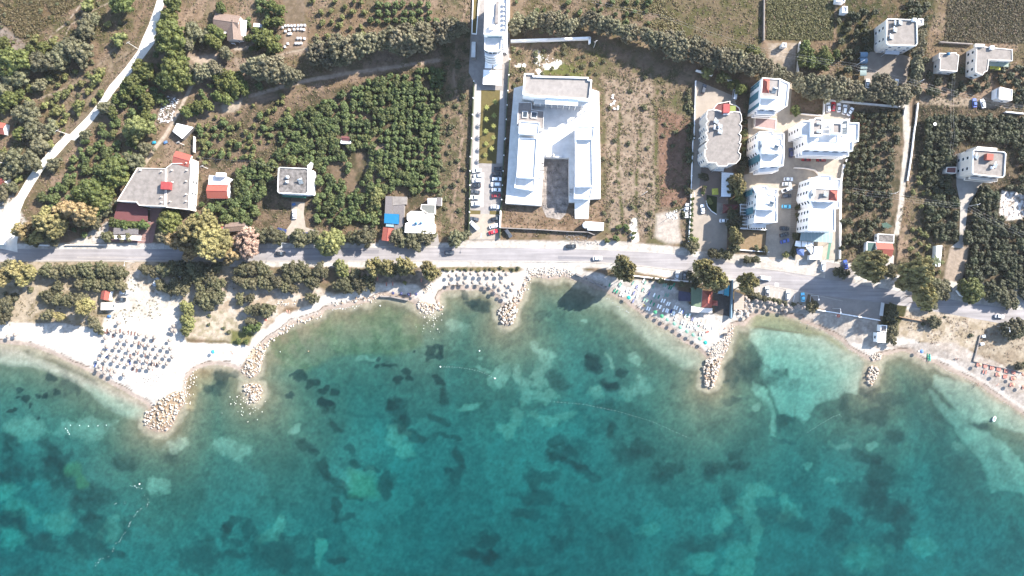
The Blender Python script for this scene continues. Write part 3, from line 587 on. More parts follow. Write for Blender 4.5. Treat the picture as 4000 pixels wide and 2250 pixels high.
# ------------------------------------------------------------------ buildings
def addwin(root, poly, z0, h, wm=GLASS, fl=3.1, sp=3.4, ww=1.3, wh=1.5, skip=0, frame=True, mx=80, sill=1.0):
    """windows on the sides that can be seen from above, each a part of its own"""
    p = ccw(poly); n = len(p); made = 0; cx = sum(a[0] for a in p) / n; cy = sum(a[1] for a in p) / n
    mb = MB(); mb.box((0, 0, 0), (ww, .1, wh)); me = mb.mesh('window', wm)
    fb = MB()
    for dx, dz, sx, sz in ((-ww / 2 - .05, 0, .1, wh + .2), (ww / 2 + .05, 0, .1, wh + .2), (0, wh / 2 + .05, ww, .1), (0, -wh / 2 - .05, ww + .3, .1)): fb.box((dx, -.02, dz), (sx, .16, sz))
    fm = fb.mesh('window_frame', WHITE)
    for i in range(n):
        a = Vector(p[i]); b = Vector(p[(i + 1) % n]); e = b - a; L = e.length
        if L < 2.4: continue
        e /= L; nrm = Vector((e.y, -e.x)); m = (a + b) / 2
        if nrm.dot(-m.normalized()) < .05 and nrm.y > -.5: continue
        k = max(1, int(L / sp))
        for f in range(skip, max(1, int((h - z0) / fl))):
            for j in range(k):
                if made >= mx: return
                c = a + e * (L * (j + .5) / k) + nrm * .02
                o = link('window', me, root, (c.x, c.y, z0 + f * fl + sill + wh / 2), math.atan2(e.y, e.x))
                if frame: link('window_frame', fm, o)
                made += 1
def bld(name, label, s, h, wall=WHITE, roof=CONCL, para=.7, cat='building', floors=True, z0=0, root=None, slab=True, pw=.22, wm=GLASS, exc=True, poly=None, **kw):
    P = px(s) if poly is None else None
    poly = [W(p, h) for p in P] if P else poly
    new = root is None
    if new:
        c = (sum(a[0] for a in poly) / len(poly), sum(a[1] for a in poly) / len(poly)); root = thing(name, label, cat)
    if exc: EXC.append([(2000 + a / PXM, 1125 - b / PXM) for a, b in poly])
    mb = MB(); mb.prism(poly, z0, h - .02, top=False); mb.build('wall', wall, root)
    mb = MB(); mb.prism(poly, h - .14, h, bot=True); q = inset(poly, -.02)
    mb = MB(); mb.flat(inset(poly, .02), h); me = mb.mesh('roof', roof)
    bm = bmesh.new(); bm.from_mesh(me); bmesh.ops.triangulate(bm, faces=bm.faces[:]); bm.to_mesh(me); bm.free(); link('roof', me, root)
    if para:
        mb = MB(); o = ccw(poly); i = inset(poly, pw); o = inset(poly, -.03); n = len(o)
        v = [(a, b, h - .1) for a, b in o] + [(a, b, h + para) for a, b in o] + [(a, b, h + para) for a, b in i] + [(a, b, h + .01) for a, b in i]
        f = []
        for t in range(n):
            u = (t + 1) % n
            for r in range(3): f.append((r * n + t, r * n + u, (r + 1) * n + u, (r + 1) * n + t))
        mb.add(v, f); mb.build('parapet', kw.pop('pm', wall), root)
    if floors: addwin(root, poly, z0, h, wm, **kw)
    return root
def gable(root, s, w, z0, ze, zr, roof=TERRA, wall=WHITE, over=.3):
    """ridge line s (two positions at ridge height), half width w"""
    a, b = (Vector(W(p, zr)) for p in px(s)); e = (b - a).normalized(); n = Vector((-e.y, e.x))
    c = [a - n * w, b - n * w, b + n * w, a + n * w]; EXC.append([(2000 + q.x / PXM, 1125 - q.y / PXM) for q in c])
    mb = MB(); mb.prism([tuple(q) for q in c], z0, ze, top=False)
    for q, r, t in ((c[0], c[3], a), (c[1], c[2], b)): mb.add([(*q, ze), (*r, ze), (*t, zr - .05)], [(0, 1, 2)])
    mb.build('wall', wall, root)
    a2 = a - e * over; b2 = b + e * over; mb = MB(); ww = w + over; zz = ze - (zr - ze) * over / w
    for sg in (-1, 1):
        v = [(*(a2 + n * sg * ww), zz), (*(b2 + n * sg * ww), zz), (*b2, zr), (*a2, zr)]; mb.add(v + [(x, y, z + .1) for x, y, z in v], [(0, 1, 2, 3), (4, 5, 6, 7), (0, 1, 5, 4), (1, 2, 6, 5), (3, 0, 4, 7)])
    mb.build('roof', roof, root)
    mb = MB(); mb.bar((*a2, zr + .1), (*b2, zr + .1), .12); mb.build('ridge_cap', REDT if roof in (TERRA, TERRV) else roof, root)
def hip(root, s, z0, ze, zr, roof=TERRA, wall=WHITE):
    P = [Vector(W(p, ze)) for p in px(s)]; c = sum(P, Vector((0, 0))) / 4; l1 = (P[1] - P[0]).length; l2 = (P[2] - P[1]).length
    if z0 < ze - .05:
        mb = MB(); mb.prism([tuple(p) for p in P], z0, ze, top=False); mb.build('wall', wall, root)
    if l1 >= l2: r = [(P[0] + P[3]) / 2, (P[1] + P[2]) / 2]; k = l2 / 2; A, B, C, D = P
    else: r = [(P[0] + P[1]) / 2, (P[2] + P[3]) / 2]; k = l1 / 2; B, C, D, A = P[1], P[2], P[3], P[0]
    d = (r[1] - r[0]); L = d.length; d /= L; k = min(k, L / 2 - .01); r0 = r[0] + d * k; r1 = r[1] - d * k
    mb = MB(); v = [(*p, ze) for p in P] + [(*r0, zr), (*r1, zr)]
    f = [(0, 1, 5, 4), (1, 2, 5), (2, 3, 4, 5), (3, 0, 4)] if l1 >= l2 else [(0, 1, 4), (1, 2, 5, 4), (2, 3, 5), (3, 0, 4, 5)]
    mb.add(v, f); mb.build('roof', roof, root)
    mb = MB()
    for i in range(4):
        t = v[4] if (P[i] - r0).length < (P[i] - r1).length else v[5]; mb.bar(v[i], t, .09, 5)
    mb.bar(v[4], v[5], .09, 5); mb.build('ridge_cap', REDT, root)
def canopy(root, s, z, m, name='canopy', posts=True, th=.08, z2=None, pm=METAL):
    P = px(s); n = len(P); zs = [z] * n
    if z2 is not None:
        for i in range(n // 2, n): zs[i] = z2
    v = [(*W(p, q), q) for p, q in zip(P, zs)]; mb = MB()
    mb.add(v + [(a, b, c - th) for a, b, c in v], [tuple(range(n)), tuple(range(n, 2 * n))[::-1]] + [(i, (i + 1) % n, n + (i + 1) % n, n + i) for i in range(n)])
    mb.build(name, m, root)
    if posts:
        for a, b, c in v: mb = MB(); mb.bar((a, b, 0), (a, b, c - th - .01), .06); mb.build('post', pm, root)
def blk(root, name, s, z0, z1, m, **kw):
    mb = MB(); mb.prism([W(p, z1) for p in px(s)], z0, z1, bot=True); return mb.build(name, m, root)
def balconies(root, s, zs, depth, slabm=WHITE, rail=True, zt=None):
    """s: two positions along the facade foot line at the given roof height zt"""
    a, b = (Vector(W(p, zt)) for p in px(s)); e = (b - a); L = e.length; e /= L; n = Vector((e.y, -e.x)); n = n if n.y < 0 else -n; ang = math.atan2(e.y, e.x)
    for z in zs:
        c = (a + b) / 2 + n * (depth / 2 + .02); mb = MB(); mb.box((c.x, c.y, z), (L, depth, .18), ang); o = mb.build('balcony', slabm, root)
        mb = MB(); c2 = (a + b) / 2 + n * (depth - .03); mb.box((c2.x, c2.y, z + .6), (L, .08, .95), ang)
        for t in (-1, 1): c3 = (a + b) / 2 + n * (depth / 2) + e * t * (L / 2 - .05); mb.box((c3.x, c3.y, z + .6), (.08, depth - .2, .95), ang)
        mb.build('balustrade', slabm, o)
        k = max(1, int(L / 4))
        mb = MB(); mb.box((0, 0, 0), (2.2, .08, 2.1)); me = mb.mesh('glass_door', GLASS)
        for j in range(k): q = a + e * (L * (j + .5) / k) + n * .06; link('glass_door', me, o, (q.x, q.y, z + 1.2), ang)
def heater(label, s, z, rz=.6, group=None):
    x, y = W(px(s)[0], z + .8); t = thing('solar_water_heater', label, 'solar heater', (x, y, z), rz, group)
    mb = MB(); ca = .8; v = [(-1, -1.1, .25), (1, -1.1, .25), (1, .7, 1.15), (-1, .7, 1.15)]
    mb.add(v + [(a, b, c - .08) for a, b, c in v], [(0, 1, 2, 3), (7, 6, 5, 4), (0, 4, 5, 1), (1, 5, 6, 2), (2, 6, 7, 3), (3, 7, 4, 0)]); mb.build('collector', SOLAR, t)
    mb = MB(); mb.bar((-1.1, .95, 1.35), (1.1, .95, 1.35), .3, 12); mb.build('tank', METAL, t, True)
    for x in (-.8, .8): mb = MB(); mb.bar((x, .8, 0), (x, .8, 1.1), .04, 5); mb.bar((x, -1, 0), (x, -1, .2), .04, 5); mb.build('leg', METAL, t)
    return t
def tank(label, s, z, m=BLUEW, r=.6, L=1.2, upright=False, group=None):
    x, y = W(px(s)[0], z + .6); t = thing('water_tank', label, 'water tank', (x, y, z), 0, group); mb = MB()
    if upright: mb.lathe([(.01, 0), (r, .02), (r, L), (r * .75, L + .15), (.01, L + .2)], 16)
    else: mb.bar((-L / 2, 0, r + .15), (L / 2, 0, r + .15), r, 14); 
    mb.build('vessel', m, t, not upright)
    mb = MB(); mb.lathe([(.2, 0), (.2, .1), (.01, .11)], 10, (0, 0, (L + .2) if upright else 2 * r + .15)); mb.build('lid', DARK, t)
    if not upright:
        for x in (-.35, .35): mb = MB(); mb.box((x * L, 0, .12), (.1, 1.0, .24)); mb.build('cradle', METAL, t)
    return t
# 1 farmhouse
r = thing('farmhouse', 'L-shaped old farmhouse with worn pinkish-brown tile roofs in the trees at the upper left', 'house')
gable(r, "A1 495,205 745,240", 3.6, 0, 3, 4.6, OLDT, CREAM); gable(r, "A1 692,215 700,405", 3.2, 0, 3, 4.6, OLDT, CREAM)
canopy(r, "A1 762,208 842,212 832,375 748,368", 3.1, CORRW, 'lean_to_roof'); canopy(r, "A1 572,285 640,282 636,350 568,348", 2.6, CREAM, 'porch_roof')
addwin(r, WP("A1 470,275 640,295 636,440 745,455 760,210 480,160", 3), 0, 3, mx=8, sill=.7)
r = thing('shed', 'small white flat-roofed shed right of the old L-shaped farmhouse', 'shed'); bld('', '', "A1 918,243 985,250 980,284 912,276", 2.4, root=r, floors=False, para=.1); canopy(r, "A1 985,252 1005,262 998,290 980,284", 2, METAL)
# 2 grey roofed villa block at the left
r = bld('apartment_building', 'broad flat concrete-roofed building with slanted west side and a red stair box', "B0 1442,418 1738,426 1733,822 1460,812 1432,776 1228,766 1330,600", 7.5, CREAM, GREYR, .35, sp=4.5)
bld('', '', "B1 0,420 60,372 240,368 262,322 256,500 234,856 0,832", 7.5, CREAM, GREYR, .4, root=r, sp=4)
blk(r, 'stair_box', "B0 1686,560 1782,566 1778,645 1682,640", 7.5, 9.8, REDT)
gable(r, "B1 78,300 235,345", 2.6, 6.0, 7.6, 8.3, TERRA, CREAM)
for i, s in enumerate(("B1 210,365", "B1 212,440", "B1 205,555", "B1 205,695", "B1 205,765", "B0 1800,440", "B0 1805,565", "B0 1780,770", "B0 1690,455", "B0 1690,720", "B0 1690,775", "B0 1470,440")):
    x, y = W(px(s)[0], 8.3); mb = MB(); mb.box((x, y, 8.1), (.4, .4, 1.2)); mb.build('column_stub', CREAM, r)
r = thing('awning', 'dark red flat canopy along the south side of the concrete-roofed building', 'awning'); canopy(r, "B0 1235,785 1430,790 1460,825 1550,850 1548,978 1185,975 1210,870", 3, DRED, 'canopy'); EXC.append(px("B0 1235,785 1550,850 1548,978 1185,975"))
r = thing('pergola', 'grey slatted pergola between a hedge and the road on the left', 'pergola'); canopy(r, "B0 1192,1045 1452,1055 1448,1118 1186,1112", 2.8, CORR, 'slatted_roof'); canopy(r, "B0 1180,1122 1480,1130 1476,1180 1176,1160", 2.6, CREAM, 'lower_roof', th=.1); EXC.append(px("B0 1120,1000 1560,1000 1560,1210 1120,1200"))
# 3 red gabled cottage
r = thing('cottage', 'small cottage with one bright red gable roof and a white extension, in the orchard', 'house'); gable(r, "B1 420,658 632,662", 3.1, 0, 3.2, 4.6, TERRV, WHITE, .2)
bld('', '', "B1 452,495 640,515 636,596 442,590", 3.4, root=r, mx=6, para=.3); bld('', '', "B1 525,470 615,470 610,512 522,508", 5.2, root=r, z0=3.4, floors=False, para=.3); canopy(r, "B1 636,515 700,540 636,590", 2.6, WHITE, 'porch_roof')
# 4 villa with stained roof
r = bld('villa', 'square villa with black-stained grey roof, rounded corners and green awnings, in the orchard', "B1 1190,412 1472,424 1490,440 1484,670 1465,694 1182,682 1166,664 1176,428", 7.5, WHITE, STAIN, .45)
canopy(r, "B1 1215,700 1460,712 1462,735 1215,722", 4.2, GREENA, 'awning', False); bld('', '', "B1 1492,440 1530,370 1520,360 1480,400", 3.5, root=r, floors=False, exc=False)
bld('', '', "B1 1492,445 1545,450 1535,700 1490,700", 3.8, WHITE, CONCL, .5, root=r, floors=False)
heater('grey solar water heater on the stained roof of the orchard villa', "B1 1405,560", 7.5, .3); tank('white tank lying on the stained roof left of the solar heater', "B1 1265,565", 7.5, WHITE); tank('upper white tank lying on the stained roof of the villa', "B1 1270,515", 7.5, WHITE)
# 5 sheds with blue tarpaulin
r = thing('storage_shed', 'patchwork of grey corrugated roofs above the bright blue tarpaulin', 'shed'); bld('', '', "B2 552,712 625,715 620,900 545,896", 3, CONC, CORR, 0, root=r, floors=False); bld('', '', "B2 626,716 776,720 770,800 625,812", 2.8, CONC, GREYR, 0, root=r, floors=False)
bld('', '', "B2 622,814 752,800 740,1000 712,1085 640,1080 648,1010 695,1000 697,902 620,900", 2.6, CONC, CORR, 0, root=r, floors=False)
r = thing('tarpaulin_shelter', 'bright blue tarpaulin stretched over a shelter beside grey corrugated roofs', 'tarpaulin'); canopy(r, "B2 542,896 695,904 692,1008 538,996", 3.1, mat('blue_tarpaulin', alb(45, 160, 225), .5, .08, 1.5), 'tarpaulin', th=.03); canopy(r, "B2 560,1002 640,1010 640,1040 555,1030", 2.7, mat('pale_tarpaulin', alb(190, 225, 240), .5, .1, 1), 'lower_sheet', th=.03)
r = thing('hut', 'little orange-tiled hut at the roadside just below the blue tarpaulin', 'hut'); gable(r, "B2 582,1048 565,1180", 2.4, 0, 2.8, 3.5, TERRV, CREAM, .15)
r = bld('house', 'white flat-roofed roadside house with two blue water tanks on its roof', "B2 820,872 950,876 956,900 1052,908 1050,990 1070,1010 1068,1106 756,1096 762,1000 800,985 780,960 780,905", 4.4, WHITE, CONCL, .3, mx=14)
tank('left blue water tank on the white roadside house', "B2 872,1000", 4.4); tank('right blue water tank on the white roadside house', "B2 925,995", 4.4, r=.45, L=.9)
r = bld('outbuilding', 'low outbuilding with plain grey-green roof behind the white roadside house', "B2 928,800 1076,804 1072,900 1000,900 920,850", 3.2, CREAM, mat('grey_green_felt', alb(160, 162, 156), .9, .08, .5), .1, floors=False)
r = bld('shed', 'white metal shed roof beside a grey one behind the roadside houses', "B2 994,736 1086,734 1080,800 996,798", 3, CREAM, CORRW, 0, floors=False); bld('', '', "B2 1088,724 1142,728 1136,812 1082,808", 3, CREAM, CORR, 0, root=r, floors=False)
r = bld('hut', 'tiny white hut standing alone inside the dark orchard', "B2 88,110 188,115 182,165 84,160", 2.6, WHITE, PAVW, .1, mx=2); gable(r, "B2 92,104 180,112", .9, 0, 2.7, 3.0, DRED, WHITE, .1)
r = thing('roadside_hut', 'long low hut with weathered tile roof, left of the pinkish dry tree', 'hut'); gable(r, "B1 615,1040 822,1025", 1.9, 0, 2.5, 3.2, OLDT, WHITE, .15)
r = thing('roadside_hut', 'small orange-roofed hut half under the large golden tree by the road', 'hut'); gable(r, "B1 508,1065 585,1070", 1.5, 0, 2.5, 3.1, TERRA, WHITE, .15)
r = bld('shed', 'skewed white metal shed roof beside heaps of rubble on the dirt lane', "F 445,310 487,320 458,349 434,330", 2.8, CONC, CORRW, 0, floors=False)
r = thing('cottage', 'red roof corner, upper of the two houses on the left picture edge', 'house'); gable(r, "A0 -60,1330 30,1345", 2.4, 0, 2.8, 4, TERRA); r = thing('cottage', 'red-roofed house end with a pale annex, lower one at the left picture edge', 'house'); gable(r, "B0 -80,530 40,545", 2.6, 0, 2.8, 4, TERRA); bld('', '', "B0 42,515 80,530 72,572 36,568", 2.4, root=r, floors=False)
r = bld('kiosk', 'white box kiosk at the left end of the road', "B0 -60,1115 22,1118 18,1220 -60,1220", 2.8, floors=False)
# 6 hotel tower
r = bld('hotel', 'tall white hotel tower with curved tiers of balconies facing south, top centre', "E1 330,-260 850,-260 845,560 830,830 305,828 320,400", 23, WHITE, CONCL, .9, sp=3.6, mx=60, fl=3.2)
bld('', '', "E1 322,835 725,838 715,1180 620,1215 500,1225 400,1215 315,1175", 20, WHITE, CONCL, .8, root=r, floors=False)
blk(r, 'roof_ridge', "E1 590,40 660,20 640,530 565,545", 23, 24.2, CONC); blk(r, 'roof_block', "E1 430,570 550,580 550,670 425,665", 23, 25, WHITE); blk(r, 'roof_block', "E1 400,-100 560,-100 520,400 400,530", 23, 23.5, WHITE)
canopy(r, "E1 388,830 665,830 662,895 388,888", 21.6, mat('pale_glass', alb(200, 230, 232), .3, .05, 1), 'glass_canopy', False)
for i, z in enumerate((17, 13.8, 10.6, 7.4)):
    a = [W(p, 20) for p in px("E1 318,1172 400,1213 500,1224 620,1214 720,1172")]; mb = MB(); b = [(x * 1.0, y - 1.6) for x, y in a]
    mb.prism(a + b[::-1], z - .1, z + .1, bot=True); o = mb.build('balcony', WHITE, r); mb = MB()
    for p, q in zip(b[:-1], b[1:]): p = Vector(p); q = Vector(q); c = (p + q) / 2; mb.box((c.x, c.y + .06, z + .58), ((q - p).length, .1, .94), math.atan2(q.y - p.y, q.x - p.x))
    mb.build('balustrade', WHITE, o)
    for p, q in zip(a[:-1], a[1:]): p = Vector(p); q = Vector(q); c = (p + q) / 2; mb = MB(); mb.box((c.x, c.y - .07, z + 1.2), ((q - p).length * .85, .06, 2), math.atan2(q.y - p.y, q.x - p.x)); mb.build('glass_door', GLASS, o)
for i in range(7):
    x, y = W(px("E1 770,%d" % (130 + i * 110))[0], 23); mb = MB(); mb.box((x, y, 23.5), (.9, 1.1, 1)); mb.build('air_conditioner', METAL, r)
r = bld('annex', 'low pale annex on the left of the white hotel tower', "A2 1450,432 1502,432 1498,608 1444,605", 3, CONC, CONCL, .2, floors=False)
for i, s in enumerate(("A2 1597,642 1672,642 1670,716 1592,714", "A2 1682,642 1768,645 1764,720 1680,718", "A2 1578,730 1668,732 1662,888 1572,884", "A2 1672,734 1772,738 1765,894 1668,888")):
    q = [W(p, 2.6) for p in px(s)]; c = (sum(a[0] for a in q) / 4, sum(a[1] for a in q) / 4)
    t = thing('square_parasol', ['upper left', 'upper right', 'lower left', 'lower right'][i] + ' of the four big white square parasols below the hotel tower', 'parasol', (*c, 0), 0, 'large square parasols of the hotel')
    mb = MB(); v = [(a - c[0], b - c[1], 2.6) for a, b in q] + [(0, 0, 3.1)]; v += [(a, b, 2.4) for a, b, _ in v[:4]]; mb.add(v, [(0, 1, 4), (1, 2, 4), (2, 3, 4), (3, 0, 4), (0, 1, 6, 5), (1, 2, 7, 6), (2, 3, 8, 7), (3, 0, 5, 8)]); mb.build('canopy', WHITE, t)
    mb = MB(); mb.bar((0, 0, 0), (0, 0, 3.0), .05, 8); mb.build('pole', METAL, t); mb = MB(); mb.box((0, 0, .06), (.9, .9, .12)); mb.build('base', CONC, t)
# 7 unfinished building
r = thing('unfinished_building', 'large white unfinished U-shaped building on a podium in the middle of the picture', 'building')
bld('', '', "E2 140,330 310,285 600,200 1700,350 1865,400 1875,1060 E3 1555,540 1552,950 1385,958 1385,1008 1060,1006 1055,312 668,300 640,640 622,1060 58,1022 80,700 E2 60,1250 110,700", 3.6, CONCL, CONCL, .0, root=r, floors=False)
bld('', '', "E2 350,45 545,48 545,95 575,95 1640,125 1650,172 1716,180 1672,575 530,512 320,470", 14.5, WHITE, PAVE, .9, root=r, floors=False, z0=3.6, pw=.5)
UP = WP("E2 350,45 1716,180 1672,575 320,470", 14.5)
a, b = (Vector(W(p, 14.5)) for p in px("E2 560,515 1660,576")); e = (b - a).normalized(); L = (b - a).length; n = Vector((e.y, -e.x)); ang = math.atan2(e.y, e.x)
for z in (7.2, 10.8):
    c = (a + b) / 2 + n * 1.0; mb = MB(); mb.box((c.x, c.y, z), (L, 2.0, .25), ang); mb.build('floor_slab', CONCL, r)
    mb = MB()
    for j in range(9): q = a + e * (L * (j + .5) / 9) + n * .08; mb.box((q.x, q.y, z - 1.6), (L / 9 - 1.2, .1, 2.6), ang)
    mb.build('opening', DARK, r)
for j in range(10):
    q = a + e * (L * j / 9.) + n * 1.85; mb = MB(); mb.box((q.x, q.y, 8.2), (.35, .35, 9.2), ang); mb.build('column', CONCL, r)
c = (a + b) / 2 + n * 1.3; mb = MB(); mb.box((c.x, c.y, 13.9), (L * .6, 2.6, .3), ang); mb.build('floor_slab', WHITE, r)
bld('', '', "E2 228,615 500,625 503,770 750,795 735,1162 650,1158 655,1120 200,1110 215,980", 8.5, CONCL, CONC, .25, root=r, floors=False, z0=3.6)
for s in ("E2 315,790 428,800 415,935 305,925", "E2 490,800 620,812 606,945 480,935"): blk(r, 'skylight_frame', s, 8.5, 9.1, CONCL)
for s in ("E2 330,805 415,812 404,920 320,912", "E2 503,815 607,825 595,930 494,922"): blk(r, 'skylight', s, 9.1, 9.14, GLASS)
bld('', '', "E2 248,1000 662,1032 640,1280 242,1255", 11.5, WHITE, CONCL, .6, root=r, floors=False, z0=3.6)
bld('', '', "E3 270,-5 555,5 520,632 235,612", 9.5, WHITE, CONCL, .7, root=r, floors=False, z0=3.6)
bld('', '', "E3 218,622 520,640 505,825 200,775", 6.6, WHITE, CONCL, .5, root=r, floors=False, z0=3.6)
bld('', '', "E2 1398,1102 1772,1100 1740,1368 1392,1366", 11.5, WHITE, CONCL, .6, root=r, floors=False, z0=3.6)
bld('', '', "E3 1168,12 1420,12 1430,760 1165,762", 9.8, WHITE, CONCL, .7, root=r, floors=False, z0=3.6)
bld('', '', "E3 1140,768 1430,768 1390,958 1138,948", 6.6, WHITE, CONCL, .5, root=r, floors=False, z0=3.6)
canopy(r, "E3 1145,1008 1378,1008 1362,1270 1150,1266", 3.6, CONCL, 'ramp', False, .3, .2)
for i, s in enumerate(("E3 825,272", "E3 858,276", "E3 892,278", "E3 928,284", "E3 720,270", "E3 755,272", "E3 640,385", "E3 640,415", "E3 632,500", "E3 635,528", "E3 1085,795", "E3 1085,830", "E3 1085,865")):
    x, y = W(px(s)[0], 4.2); t = thing('brick_pallet', 'small pale pallet of blocks left on the podium deck of the unfinished building', 'pallet', (x, y, 3.62), .05, 'block pallets on the unfinished podium'); mb = MB(); mb.box((0, 0, .08), (1.1, 1.6, .12)); mb.build('pallet', TIMB, t); mb = MB()
    for k in range(3): mb.box((0, -.5 + k * .5, .55), (1.0, .47, .8))
    mb.build('block_stack', CONCL, t)
for s, lb in (("E3 628,600", 'white twin tank on the podium edge'),): tank('white tank standing at the courtyard edge of the unfinished podium', s, 3.6, WHITE, .8, 1.2, True)
r = bld('site_cabin', 'white metal site cabin in front of the unfinished building', "B3 932,980 1098,992 1092,1075 928,1070", 2.8, WHITE, CORRW, 0, floors=False); tank('round white upright tank beside the white site cabin', "B3 905,1020", 0, WHITE, 1.5, 3.2, True)
# 8 scalloped apartment building
r = bld('apartment_building', 'grey-roofed apartment block with scalloped edges and cream walls, beside a driveway', "E4 330,780 430,770 530,790 640,830 780,830 860,808 985,820 1012,870 1025,990 980,1060 1020,1095 1010,1190 965,1250 1010,1295 1000,1390 970,1440 E5 785,85 740,215 778,250 765,330 700,402 585,405 555,440 415,440 385,390 255,385 205,270 210,180 240,168 212,100 265,30 E4 290,1400 325,1330 285,1230 330,1205 292,1050 330,1005 296,920", 12, CREAM, GREYR, .35, mx=90, sp=3.2)
bld('', '', "E4 430,765 525,650 780,600 780,652 905,690 970,740 985,815 860,805 780,826 640,826 530,786", 9, CREAM, DRED, .6, root=r, floors=False)
blk(r, 'stair_box', "E4 652,650 780,652 778,830 648,828", 12, 14.6, REDT); canopy(r, "E4 785,685 905,690 900,800 785,800", 12.2, mat('moss_green_sheet', alb(176, 190, 100), .8, .1, 1), 'canopy', False); blk(r, 'stair_box', "E4 655,835 770,838 765,865 655,865", 12, 13, WHITE)
for s, rz in (("E4 590,1100", .2), ("E4 590,1210", .2), ("E4 500,1130", .2), ("E4 510,1000", 0)): heater('solar water heater in the cluster on the scalloped grey roof', s, 12, rz + 1.2, 'solar heaters on the scalloped roof')
canopy(r, "E5 360,455 520,465 508,522 350,515", 4, CONCL, 'porch_roof')
r = thing('carport', 'long white corrugated carport roof below the scalloped building', 'carport'); canopy(r, "E5 480,535 665,548 620,920 470,918", 2.6, CORRW, 'roof'); EXC.append(px("E5 480,535 665,548 620,920 470,918"))
r = thing('gazebo', 'dark brown-red hipped gazebo roof in the shade below the carport', 'gazebo'); hip(r, "E5 500,1035 740,1045 720,1190 490,1180", 2.4, 2.45, 3.6, mat('brown_tiles_roof', alb(140, 88, 84), .8, .15, 1)); 
for p in WP("E5 500,1035 740,1045 720,1190 490,1180", 2.4): mb = MB(); mb.bar((p[0], p[1], 0), (p[0], p[1], 2.4), .08); mb.build('post', TIMB, r)
# 9 three blue and white blocks
def bands(root, s, h, bandsz, m=TEAL):
    """painted bands on a facade edge"""
    a, b = (Vector(W(p, h)) for p in px(s)); e = b - a; L = e.length; e /= L; n = Vector((e.y, -e.x)); c = (a + b) / 2
    if n.dot(-c.normalized()) < 0: n = -n
    for t0, t1, z0, z1 in bandsz:
        q = a + e * L * (t0 + t1) / 2 + n * .04; mb = MB(); mb.box((q.x, q.y, (z0 + z1) / 2), (L * (t1 - t0), .08, z1 - z0), math.atan2(e.y, e.x)); mb.build('painted_panel', m, root)
r = bld('apartment_building', 'white and blue apartment block with a terracotta roof piece, northernmost of the three blue-sided blocks', "E4 1430,132 1785,152 1975,240 1932,700 1820,762 1360,742 1392,535", 14.5, WHITE, CONCL, .7, mx=60)
bands(r, "E4 1430,132 1360,742", 14.5, ((.02, .2, 0, 14.4), (.36, .62, 0, 14.4), (.8, .92, 0, 14.4)))
bld('', '', "E4 1432,135 1785,155 1770,520 1402,512", 17.5, WHITE, PAVE, .5, root=r, z0=14.5, floors=False, exc=False)
hip(r, "E4 1434,140 1590,150 1572,432 1434,425", 17.5, 17.52, 19, TERRV)
balconies(r, "E4 1375,742 1740,758", (10.6, 7.5, 4.4), 1.8, WHITE, zt=14.5)
heater('solar water heater beside the terracotta roof of the northernmost blue-sided block', "E4 1680,380", 17.5, -.2)
r = thing('building_extension', 'glass-and-tile ground-floor extension below the northernmost blue-sided block', 'extension'); bld('', '', "E4 1290,920 1720,960 1700,1180 1280,1120", 2.8, CREAM, mat('faded_red_tiles', alb(206, 176, 172), .8, .08, 1), .2, root=r, floors=False)
r = bld('apartment_building', 'middle one of the three blue-sided white apartment blocks', "B4 975,40 1120,35 1125,60 1235,58 1240,260 1228,400 1200,395 990,412 995,300 960,215", 14.5, WHITE, CONCL, .7, mx=60)
bands(r, "B4 975,40 990,412", 14.5, ((.02, .2, 0, 14.4), (.6, .82, 0, 14.4))); bld('', '', "B4 1015,105 1212,112 1215,170 1236,180 1226,270 1010,262", 17.5, WHITE, CONCL, .4, root=r, z0=14.5, exc=False, mx=4)
balconies(r, "B4 995,412 1205,396", (10.6, 7.5, 4.4), 1.8, zt=14.5); heater('solar water heater on the middle blue-sided block', "B4 1160,205", 17.5, -.2)
r = bld('apartment_building', 'southernmost of the three blue-sided white blocks, with a pergola frame round its foot', "E5 962,768 1080,745 1195,760 1195,790 1352,798 1348,1320 980,1330 1010,1110 1020,880", 12.5, WHITE, CONCL, .7, mx=60)
bands(r, "E5 962,800 980,1330", 12.5, ((.0, .16, 0, 12.4), (.52, .72, 0, 12.4))); bld('', '', "E5 1035,850 1222,860 1220,885 1330,900 1345,990 1338,1130 1015,1112", 15.5, WHITE, CONCL, .4, root=r, z0=12.5, exc=False, mx=4)
balconies(r, "E5 990,1332 1200,1335", (9, 6), 1.6, zt=12.5); heater('solar water heater on the southernmost blue-sided block', "E5 1265,1030", 15.5, -.2)
r = thing('pergola', 'white beam pergola wrapping the foot of the southernmost blue-sided block', 'pergola'); mb = MB(); z = 3
def beam(s, mb=mb, z=3, w=.25):
    a, b = (Vector(W(p, z)) for p in px(s)); d = b - a; mb.box(((a.x + b.x) / 2, (a.y + b.y) / 2, z), (d.length, w, .25), math.atan2(d.y, d.x))
for i in range(8): y = 1045 + i * 52; beam("E5 775,%d 885,%d" % (y, y + 4))
for s in ("E5 775,1040 768,1420", "E5 768,1422 1170,1442", "E5 880,1362 1170,1375"): beam(s)
mb.build('beams', WHITE, r); mb = MB()
for i in range(8): x = 890 + i * 40; beam("E5 %d,1362 %d,1430" % (x, x - 4), mb)
mb.build('rafters', WHITE, r)
for s in ("E5 775,1040", "E5 770,1230", "E5 768,1420", "E5 970,1430", "E5 1170,1440"): x, y = W(px(s)[0], 1.5); mb = MB(); mb.box((x, y, 1.43), (.25, .25, 2.86)); mb.build('post', WHITE, r)
